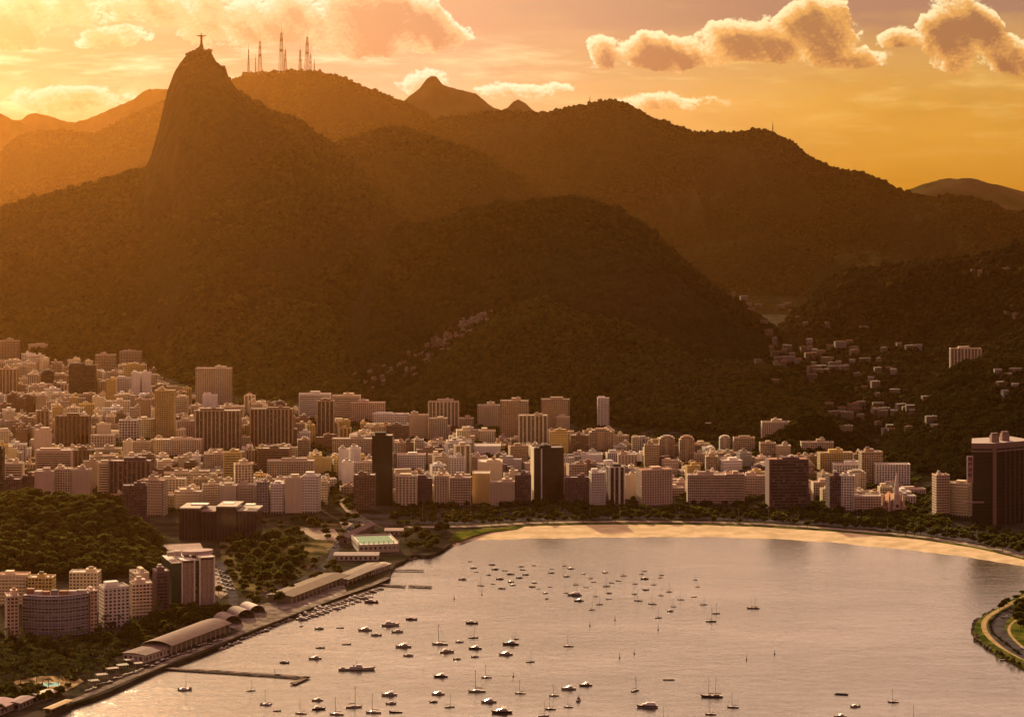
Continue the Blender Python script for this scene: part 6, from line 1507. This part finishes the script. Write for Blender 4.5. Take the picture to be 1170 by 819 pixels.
# the singular ones, named in full
for px, py, k, w, hc, rz, lab, hd in [
    (407.8, 764, 'ship', 44, (.36, .33, .31), 4, 'long grey patrol ship with a low bridge and mast, the longest vessel in the bay', 'long grey patrol ship'),
    (813.3, 795, 'schooner', 26, HK, 178, 'large dark two masted schooner near the lower edge of the bay', 'large dark schooner'),
    (860.5, 694, 'schooner', 15, HB_, 178, 'smaller two masted schooner alone on the open water', 'smaller lone schooner'),
    (739.6, 806.7, 'tour', 25, HN, 180, 'big white cabin cruiser with a navy hull and two decks', 'navy hulled cabin cruiser'),
    (656.4, 679, 'tour', 17, HN, 182, 'dark hulled two deck tour boat in the middle of the mooring field', 'two deck tour boat'),
    (661.3, 685.5, 'yacht', 12, HN, 190, 'dark motor yacht lying just below the two deck tour boat', None),
    (764, 775.5, 'barge', 14, HW, 180, 'pale covered barge alone on open water', 'pale covered barge'),
    (961.5, 792.3, 'barge', 17, HK, -14, 'black flat barge lying aslant by itself', 'black flat barge'),
    (726, 788, 'sail', 12, HK, 50, 'black sailing boat seen nearly end on', 'black sailing boat'),
    (1146, 753, 'open', 9, HK, 4, 'small dark rowing boat close to the rocks of the headland', 'rowing boat by the rocks'),
    (661.3, 799, 'work', 7, HK, 70, 'small black work boat with a tall wheel house, seen end on', 'black work boat'),
    (364, 809, 'yacht', 17, HN, 8, 'motor yacht under a navy blue cover, right below a white one', 'navy covered yacht'),
    (573.3, 813, 'yacht', 25, HK, 186, 'largest motor yacht, with a black hull, cut close by the lower frame edge', 'largest black hulled yacht'),
    (544.8, 789, 'sail', 21, HW, 184, 'big white sailing yacht with the tallest mast in the bay', 'tallest masted sailing yacht'),
    (303.9, 803.7, 'cat', 14, HW, 172, 'white catamaran with a tall mast below the hooked pier', 'catamaran below the hooked pier'),
    (211.2, 786.7, 'cat', 17, HW, 8, 'white sailing catamaran alone below the long pier, farthest west', 'western catamaran'),
    (446, 713.4, 'yacht', 22, (.40, .37, .34), 4, 'broad grey cabin yacht with a signal mast', 'broad grey cabin yacht'),
    (404.3, 806.7, 'sail', 20, HW, 6, 'white sailing boat with a bright blue boom cover', 'blue covered sailing boat'),
    (424, 687, 'motor', 17, HB_, 174, 'brown motor launch with a flat roof leaving the marina', 'brown motor launch')]:
    boat(px, py, k, w, hc, rz, lab, i=0 if k == 'sail' else int(px) % 3)
    if hd: BH.append((px, py, hd))
FLEET = [(344.7, 713.8, 'open', 5, HK, 80), (364.5, 717.3, 'motor', 12, HW, 8), (388.5, 716.3, 'open', 9, HB_, 2), (417, 719, 'yacht', 17, HW, 185), (430, 724.7, 'motor', 13, HW, 184), (453.8, 721, 'motor', 15, HW, 6), (470, 706.6, 'motor', 14, HB_, 175),
    (366, 739, 'open', 11, HK, 5), (396, 735, 'open', 11, HB_, 4), (460.8, 738, 'yacht', 19, HW, 186), (466.6, 748, 'motor', 12, HW, 4), (502.5, 735, 'sail', 19, HW, 180), (510.7, 744, 'yacht', 18, HW, 8), (324.9, 756, 'motor', 12, HK, 172), (360, 751.5, 'yacht', 16, HW, 186), (503.5, 772, 'yacht', 17, HK, 187),
    (316.5, 811, 'open', 10, HB_, 3), (343.7, 814, 'sail', 14, HW, 172), (362.5, 799, 'yacht', 14, HW, 190), (384.5, 815, 'sail', 17, HW, 178), (426.6, 813, 'sail', 18, HW, 182), (444.7, 793, 'yacht', 19, HW, 184), (446.8, 802.7, 'motor', 13, HW, 5), (452, 812.5, 'open', 16, HK, 178), (500.4, 792, 'yacht', 16, HW, 188), (495, 800.8, 'motor', 11, HN, 8), (513.6, 806.6, 'sail', 13, HW, 4),
    (539, 711, 'motor', 15, HN, 176), (541, 727.6, 'sail', 12, HK, 2), (525, 732.5, 'motor', 10, HW, 186), (542.8, 740, 'yacht', 16, HN, 184), (542.3, 749.3, 'motor', 10, HW, 3), (522, 752, 'motor', 10, HW, 5), (583.2, 735, 'yacht', 19, HN, 184), (588, 729, 'sail', 10, HB_, 3), (577.8, 746.8, 'yacht', 17, HW, 186), (606, 755, 'sail', 11, HK, 8), (649.6, 737.3, 'sail', 12, HB_, 182),
    (555.8, 773, 'sail', 13, HN, 184), (594.3, 791, 'sail', 13, HW, 178), (558.3, 801, 'yacht', 19, HW, 188), (633, 793.6, 'sail', 12, HN, 184), (649.6, 786.2, 'yacht', 18, HW, 186), (669, 782, 'yacht', 16, HN, 188), (628.8, 809, 'sail', 13, HK, 180), (649.6, 806.6, 'sail', 11, HW, 182), (621, 817, 'sail', 14, HW, 4),
    (286.8, 788, 'sail', 11, HW, 6), (684.6, 689.5, 'sail', 9, HB_, 4), (676.2, 695.5, 'sail', 8, HK, 2), (625, 683, 'motor', 5, HK, 60),
    (837.4, 807, 'sail', 14, HK, 178), (812, 815, 'sail', 13, HB_, 180), (977, 806, 'motor', 13, HW, 188), (1020.5, 801, 'sail', 13, HB_, 178), (960, 818, 'yacht', 16, HW, 182), (1045, 822, 'sail', 15, HW, 180), (759, 822, 'sail', 14, HW, 178)]
for j, (px, py, k, w, hc, rz) in enumerate(FLEET):
    cn = {HW: 'white', HN: 'navy', HK: 'black', HB_: 'brown'}[hc]; kn = {'yacht': 'motor yacht', 'motor': 'small motor boat', 'open': 'open boat', 'sail': 'sailing boat'}[k]
    boat(px, py, k, w, hc, rz + rnd.uniform(-4, 4), None, f'{cn} {kn}', 'boats moored in the bay', i=j)
CL = [(537, 640.6, 5), (540.9, 648, 8), (543.7, 652.5, 6), (528.5, 661, 10), (549.4, 668, 8.5), (562.3, 644.3, 8), (565.4, 649.6, 9), (577, 651, 7), (558, 655.9, 6), (571, 660.6, 9.5), (563.5, 666.3, 6), (583.2, 655, 9), (595.6, 646.3, 6), (597.6, 650, 7), (593.4, 659.2, 8), (583.8, 664, 8), (586, 667.7, 7), (573.3, 671.4, 9), (600.7, 655.6, 8), (610.3, 645, 5), (610.6, 664.9, 7), (608, 669.4, 8), (615.7, 672.2, 5), (628.6, 669.7, 6), (623.6, 676.7, 6.5), (630, 653.6, 8), (630.6, 649, 5), (644.7, 645.4, 6), (652.3, 648.8, 8), (647, 657.8, 8.5), (658.2, 667, 7.5), (666.4, 654.7, 6), (691.5, 653.3, 7), (674.9, 659.8, 6), (678.3, 664, 6), (669.8, 670.2, 6.5), (692.7, 668.8, 9), (699, 665, 6.5), (706.8, 662.6, 7), (712, 656.7, 8), (725.7, 666, 7), (736.4, 651.6, 6), (733, 655, 6), (736.4, 660.4, 10), (756, 656, 6), (754, 659, 5), (746.8, 667, 7), (737.8, 672.8, 8), (724.8, 677.9, 7), (729.3, 685.2, 10), (755.3, 679.3, 7), (764.6, 675, 8), (745.4, 689, 10), (777.9, 684, 8), (769.4, 692, 7), (765.4, 697.3, 9), (752, 704.7, 9), (794.5, 661.5, 5.5), (797.3, 669.4, 5.5), (792.8, 681, 7), (803.8, 689.7, 9), (818, 699.9, 10), (812.3, 708.9, 13), (680.5, 680.4, 6), (696, 676.7, 7), (695.5, 683.5, 7), (646.7, 676.4, 6)]
for j, (px, py, w) in enumerate(CL):
    k = 'sail' if px > 720 and j % 4 != 3 or px > 640 and j % 3 == 0 or j in (4,) else ('motor' if w > 7.5 or j % 4 == 0 else 'open'); hc = [HK, HB_, HN, HW][(j * 7 // 3) % 4 if j % 5 else 3]
    cn = {HW: 'white', HN: 'navy', HK: 'black', HB_: 'brown'}[hc]; kn = {'motor': 'little motor boat', 'open': 'tiny open boat', 'sail': 'small sailing boat'}[k]
    boat(px, py, k, w, hc, rnd.choice([0, 180]) + rnd.uniform(-8, 8), None, f'{cn} {kn}', 'boats of the mooring field off the beach', i=j)
    if j in (3, 29, 36, 43, 49, 57, 62): BH.append((px + .01, py, {3: 'westernmost boat of the mooring field', 29: 'round topped' }.get(j, '') )) if j == 3 else None
BH += [(600, 617, 'bright bend of the beach'), (480, 633, 'dark trees at the beach end'), (790, 640, 'eastern edge of the mooring field'), (700, 640, 'building shadow on the beach'), (484, 651, 'thin low jetty'), (493, 669.5, 'detached wooden pier'), (350, 773, 'hooked end of the long pier')]
used_l = set(o['label'] for o, *_ in [] )
relabel([b for b in BL], None, BH)
# the packed marina: boats on the pontoon, bows out
MR = []
for row in range(3):
    n = (20, 20, 15)[row]
    for k in range(n):
        t_ = (k + .5) / n + rnd.uniform(-.01, .01); a = np.interp(t_, [0, 1], [338, 436]) + row * 1.5 - (row == 2) * 0; b_ = np.interp(t_, [0, .3, .6, 1], [701, 691, 682, 668]) + (-3.0, 3.2, 7.6)[row] + rnd.uniform(-.5, .5)
        if row == 2 and (a > 424): continue
        kd = rnd.choices(['yacht', 'motor', 'motor'], [2, 2, 1])[0]; hc = rnd.choice([HW, HW, HW, (.40, .37, .34), HN])
        cn = {HW: 'white', HN: 'navy'}.get(hc, 'grey'); kn = {'yacht': 'motor yacht', 'motor': 'motor boat'}[kd]
        sz = rnd.uniform(14, 20) if kd == 'yacht' else rnd.uniform(10, 14)
        o = boat(a, b_, kd, sz * .75, hc, rnd.choice([-14, -8, 168, 172]) if row else rnd.uniform(-40, -20), '', None, None, i=k)
        o['label'] = f"{cn} {kn} packed in the {('row nearest the shed', 'middle row', 'outermost row')[row]} of the marina"; o['group'] = f"{cn} {kn}s of the marina {('inner', 'middle', 'outer')[row]} row"
for k in range(18):                                     # berthed along the lower quay
    t_ = (k + .5) / 18; a = np.interp(t_, [0, 1], [252, 332]); b_ = np.interp(t_, [0, 1], [740, 706]) + rnd.uniform(-.5, 2.0); kd = rnd.choice(['motor', 'motor', 'yacht'])
    hc = rnd.choice([HW, HW, HN, HK]); cn = {HW: 'white', HN: 'navy', HK: 'black'}[hc]; kn = 'motor yacht' if kd == 'yacht' else 'motor boat'
    boat(a, b_, kd, rnd.uniform(7, 11), hc, rnd.uniform(15, 40), f'{cn} {kn} berthed along the quay below the boat yard', None, f'{cn} {kn}s berthed below the boat yard', i=k)
for k in range(26):                                     # laid up on the quay
    t_ = (k + .5) / 26; a = np.interp(t_, [0, 1], [98, 255]); b_ = np.interp(t_, [0, .5, 1], [788, 758, 728]) + rnd.uniform(-1.5, 2.0); v = P(a, b_, LAND + .5)
    hc = rnd.choice([HW, HW, HN, HB_]); cn = {HW: 'white', HN: 'navy', HB_: 'brown'}[hc]
    o = boat(a, b_, rnd.choice(['motor', 'open']), rnd.uniform(6, 9), hc, rnd.uniform(20, 70), f'{cn} small boat laid up on the quay beside the palms and the hall', None, f'{cn} small boats laid up on the quay', name='small_boat', i=k); o.location = v
# buoys
for px, py in ((519, 683), (550.6, 678), (674, 714), (586.5, 771.7), (708, 750.3), (724.7, 745.8), (853, 752.7), (885, 746), (752, 718.3), (702.7, 707)):
    o = empty('channel_buoy', P(px, py + 1, 0), 0, 'thin dark spar buoy standing in the open water of the bay', 'buoy', 'spar buoys in the bay')
    mb = MB(); mb.tube((0, 0, -.5), (0, 0, .8), .75, .6, 8, tint=(.10, .04, .03)); mb.build('float', M['tint'], o); mb = MB(); mb.tube((0, 0, .8), (0, 0, 4.2), .22, .14, 6, tint=(.06, .04, .04)); mb.build('spar', M['tint'], o)
# ---------------------------------------------------------------- the statue on the peak
def statue():
    h = HB['statue_peak']; Yc = float(np.interp(230.5, h.px, h.yc)); s_ = Yc / F; zt = CH + (HZ - 38.3) * s_; x = (230.5 - 585) * s_; zb = float(hz_at(h, x, Yc - 6)) - 3
    root = empty('statue', (x, Yc - 6, zb), 0, 'giant robed stone statue with outstretched arms on the highest rocky peak', 'statue')
    stone = (0.06, 0.045, 0.035); H = 30.0; b0 = zt - zb - H
    m = MB(); m.box((0, 0, -4), (11, 11, b0 + 1.5), tint=stone, taper=.9); m.box((0, 0, b0 - 2.5), (8.6, 8.6, 2.5), tint=stone, taper=.95); m.build('pedestal', M['tint'], root)
    # robe, neck and head as one lofted body
    prof = [(0, 3.5, 3.0), (2, 3.3, 2.8), (6, 3.0, 2.5), (12, 2.7, 2.2), (17, 2.6, 2.0), (20.5, 2.9, 1.9), (23.2, 3.3, 1.7), (24.6, 2.4, 1.4), (25.3, 1.0, .95), (26.0, .85, .9), (26.6, 1.15, 1.25), (27.6, 1.45, 1.6), (28.7, 1.4, 1.55), (29.6, .9, 1.0), (30, .1, .1)]
    t_ = np.linspace(0, 2 * np.pi, 25); ring = [np.c_[np.cos(t_) * a * (1 + .05 * np.cos(9 * t_) * (z < 20)), np.sin(t_) * b * (1 + .05 * np.cos(9 * t_) * (z < 20)), np.full(25, b0 + z)] for z, a, b in prof]
    m = MB(); m.grid(np.array(ring), stone, flip=False)
    for sg in (-1, 1):                                   # arms with hanging sleeves, ending in hands
        st = [(1.5, 22.8, 1.5, 2.2, 1.4), (5.0, 22.9, 1.3, 2.3, 1.2), (8.5, 23.2, 1.0, 1.9, 1.0), (11.5, 23.5, .75, 1.1, .8), (12.2, 23.6, .5, .5, .5), (13.2, 23.7, .55, .4, .6), (14.6, 23.8, .3, .2, .45), (15.0, 23.8, .05, .05, .05)]
        q = np.linspace(0, 2 * np.pi, 13); rr = []
        for xx, z, up, dn, dp in st: rr.append(np.c_[np.full(13, sg * xx), np.cos(q) * dp, b0 + z + np.where(np.sin(q) > 0, up, dn) * np.sin(q)])
        m.grid(np.array(rr), stone, flip=sg > 0)
    m.build('figure', M['tint'], root)
statue()
# ---- lattice masts on the hazy ridge
def mast(px, ptop, pbase, hillname, label, wb=1.0, group=None):
    h = HB[hillname]; Yc = float(np.interp(px, h.px, h.yc)) - 20; s_ = Yc / F; x = (px - 585) * s_; z0 = min(float(hz_at(h, x, Yc)), CH + (HZ - pbase) * s_) - 6; H = CH + (HZ - ptop) * s_ - z0
    root = empty('antenna_mast', (x, Yc, z0), R(rnd.uniform(0, 40)), label, 'antenna mast', group)
    b = max(4.0, H * .10) * wb; n = max(5, int(H / 11)); steel = (.05, .033, .02)
    lv = [(z, b * (1 - z / H * .86) / 2) for z in np.linspace(0, H * .82, n)]
    for sx_, sy_ in ((-1, -1), (1, -1), (1, 1), (-1, 1)):
        m = MB(); m.tube((sx_ * lv[0][1], sy_ * lv[0][1], 0), (sx_ * lv[-1][1], sy_ * lv[-1][1], lv[-1][0]), .75, .5, 5, tint=steel); m.build('leg', M['metal'], root)
    m = MB(); c4 = [(-1, -1), (1, -1), (1, 1), (-1, 1)]
    for i in range(n - 1):
        (z0_, a), (z1_, c) = lv[i], lv[i + 1]
        for k in range(4):
            p_, q_ = c4[k], c4[(k + 1) % 4]
            m.tube((p_[0] * a, p_[1] * a, z0_), (q_[0] * c, q_[1] * c, z1_), .4, n=3, tint=steel, cap=False); m.tube((q_[0] * a, q_[1] * a, z0_), (p_[0] * c, p_[1] * c, z1_), .4, n=3, tint=steel, cap=False); m.tube((p_[0] * c, p_[1] * c, z1_), (q_[0] * c, q_[1] * c, z1_), .4, n=3, tint=steel, cap=False)
    m.build('bracing', M['metal'], root)
    m = MB(); m.tube((0, 0, H * .8), (0, 0, H), .7, .3, 6, tint=steel); m.build('spike', M['metal'], root)
    for k in range(2 if H > 60 else 1):
        m = MB(); z = H * (.45 + .2 * k); m.tube((0, 0, z), (0, 0, z + H * .05), b * .34, n=8, tint=(.3, .22, .16)); m.build('antenna_ring', M['metal'], root)
for px, a, b_, lab in ((284, 50, 85, 'thin mast standing apart at the western end of the mast group'), (292, 62, 85, 'short thin mast between the two western masts'), (297, 39, 85, 'slender tapering mast, eastern one of the western trio'), (321.5, 27, 84, 'tallest lattice mast in the middle of the ridge'), (326, 51, 84, 'shorter mast leaning close to the tallest lattice mast'), (343, 51, 84, 'stocky mast opening the eastern mast cluster'), (351, 33, 84, 'second tallest mast, centre of the eastern mast cluster'), (355, 56, 84, 'short mast just beside the second tallest mast'), (359, 67, 84, 'shortest mast closing the eastern mast cluster')):
    mast(px, a, b_, 'left_ridge', lab, 1.0 if px not in (284, 292, 359) else .6)
for px, a, b_, lab in ((674, 109, 119, 'tiny mast on the rounded summit of the main ridge'), (883, 139, 151, 'small lattice mast on the eastern shoulder of the main ridge'), (1146, 233, 243, 'small pylon on the low eastern end of the ridge'), (1152, 234, 243, 'second small pylon at the low eastern end of the ridge')):
    mast(px, a, b_, 'main_ridge', lab, .7)
# ---- hillside settlement and valley houses
def house(x, Y, z, w, d, h, col, rc, rz, gable, group, label, parts=True):
    o = empty('hillside_house', (x, Y, z), rz, label, 'house', group); m = MB(); m.box((0, 0, -3), (w, d, h + 3), tint=col, sty=(2.6, 2.9, .4, .42)); m.build('wall', M['facade'], o)
    m = MB()
    if gable:
        v = [(-w / 2 - .4, -d / 2 - .4, h), (w / 2 + .4, -d / 2 - .4, h), (w / 2 + .4, d / 2 + .4, h), (-w / 2 - .4, d / 2 + .4, h), (-w / 2 - .4, 0, h + 1.8), (w / 2 + .4, 0, h + 1.8)]; m.add(v, [[0, 1, 5, 4], [2, 3, 4, 5]], rc); m.add(v, [[1, 2, 5], [3, 0, 4]], col)
    else: m.box((0, 0, h), (w + .3, d + .3, .3), tint=rc); m.box((w * .2, d * .1, h + .3), (2, 2, 1.4), tint=shade_of(rc, 1.3))
    m.build('roof', M['roof'], o); return o
sp = HB['front_spur']; g_ = random.Random(77)
fav = np.array([(418, 442), (440, 432), (470, 420), (490, 405), (520, 388), (540, 372), (556, 362)], float)
def drop(px, py):
    """the first ground a sight line meets"""
    dxp, dzp = (px - 585) / F, (HZ - py) / F
    Y = np.arange(2300, 9000, 6.0); z = CH + dzp * Y; gz = ground(dxp * Y, Y); k = np.argmax(gz > z)
    return (dxp * Y[k], Y[k], float(gz[k])) if gz[k] > z[k] else None
hn = 0
for k in range(165):
    t_ = g_.random() ** .8 * (len(fav) - 1); i = int(t_); c = fav[i] + (fav[min(i + 1, len(fav) - 1)] - fav[i]) * (t_ - i); wd = np.interp(c[0], [418, 470, 556], [15, 13, 4])
    v = drop(c[0] + g_.gauss(0, wd * .9), c[1] + g_.gauss(0, wd * .5))
    if v is None: continue
    col = g_.choice([(.40, .22, .15), (.5, .36, .26), (.6, .5, .4), (.45, .3, .22), (.66, .58, .5)])
    house(v[0], v[1], v[2], g_.uniform(5, 9), g_.uniform(5, 8), g_.choice([3.2, 6, 8.5]), shade_of(col, .45), shade_of(g_.choice(ROOFS), .5), g_.uniform(-.5, .5), False, 'small houses of the hillside settlement', 'small flat roofed house crowded into the settlement climbing the wooded spur'); hn += 1
VH = [(905, 410), (912, 416), (897, 402), (886, 398), (925, 401), (938, 408), (930, 418), (948, 402), (958, 420), (966, 424), (952, 425), (1010, 404), (1004, 417), (1016, 424), (1021, 430), (935, 430), (928, 436), (885, 392), (878, 383), (872, 372), (1040, 403), (1050, 402), (995, 440), (988, 446), (1000, 444), (1060, 460), (975, 470), (980, 468), (962, 472), (968, 480), (955, 478), (1000, 475), (1010, 472), (1022, 478), (1030, 470), (1042, 478), (1064, 486), (1068, 493), (1020, 493), (1038, 497), (1012, 498), (1148, 456), (1140, 430), (1152, 432), (1160, 430), (1145, 444), (1160, 446), (960, 398), (920, 375), (912, 366), (940, 377), (925, 382), (905, 358), (1112, 312), (1120, 318), (1150, 312), (1160, 365), (1150, 362), (850, 343), (856, 350), (838, 338), (866, 352), (858, 358), (892, 352), (900, 350)]
VL = []
for k in range(52): VH.append((g_.gauss(935, 42), g_.gauss(412, 16)) if k < 34 else (g_.gauss(1000, 24), g_.gauss(474, 9)))
for a, b_ in VH:
    v = drop(a, b_)
    if v is None: continue
    big = g_.random() < .4; col = g_.choice([WHITE, CREAM, PINK, BEIGE]); rc = g_.choice(ROOFS + [(.34, .14, .07)] * 2)
    o = house(v[0], v[1], v[2] + 2.5, g_.uniform(11, 24) if big else g_.uniform(7, 12), g_.uniform(8, 11), g_.choice([4, 7, 10]) if not big else g_.uniform(6, 11), shade_of(col, .30), shade_of(rc, .45), g_.uniform(-.5, .5), not big and g_.random() < .7, 'houses among the trees of the eastern valley', None)
    VL.append((o, a, b_, f"{'large' if big else 'small'} {names[col]} house among trees"))
relabel(VL, None, [(1102, 405, 'lone hilltop block'), (932, 476, 'dark wooded mound'), (1024, 560, 'church with the spire'), (870, 360, 'eastern flank of the granite dome'), (1140, 550, 'huge dark office tower'), (1120, 305, 'upper valley ridge'), (933, 518, 'long low hillside block')])
# rock-cut steps and a pale ledge on the dark spur
for k in range(9):
    v = drop(801 + math.sin(k * 1.3) * 2 - k * .4, 421 + k * 5.5)
    if v: m = MB(); m.box((v[0], v[1], v[2] - 2), (4, 5, 4.2), tint=(.28, .2, .17)); o = m.build('stair_flight', M['tint']); tag(o, 'pale flight of the long stairway cut down the dark hillside', 'stairs', 'flights of the hillside stairway')
v = drop(806, 487)
if v: gabled('hillside_canopy', 'pale flat canopy alone on the dark hillside below the stairway', (799, 487), (812, 487), 9, 4, .4, (.42, .34, .28), (.25, .18, .16), False, 3); LASTC = SC.objects.get('hillside_canopy'); LASTC.location = v
# ---- labels for every tree, from what stands nearest
TH = [h for h in HANDLES if h[1] > 480] + [(600, 600, 'bright bend of the beach'), (344, 700, 'marina pontoon'), (80, 780, 'turquoise pool'), (230, 735, 'curved roof hall'), (480, 640, 'end of the beach'), (1000, 620, 'eastern stretch of beach'), (800, 605, 'middle of the beach'), (700, 605, 'shadow on the beach'), (1130, 700, 'bend of the headland path'), (370, 520, 'tree lined avenue'), (900, 608, 'beach before the plum office tower'), (1100, 630, 'far end of the beach')]
relabel(TREE_LABELS, None, TH)
# shorten any label that runs over sixteen words
for o in SC.objects:
    l = o.get('label')
    if l and len(l.split()) > 16: o['label'] = ' '.join(l.split()[:16])
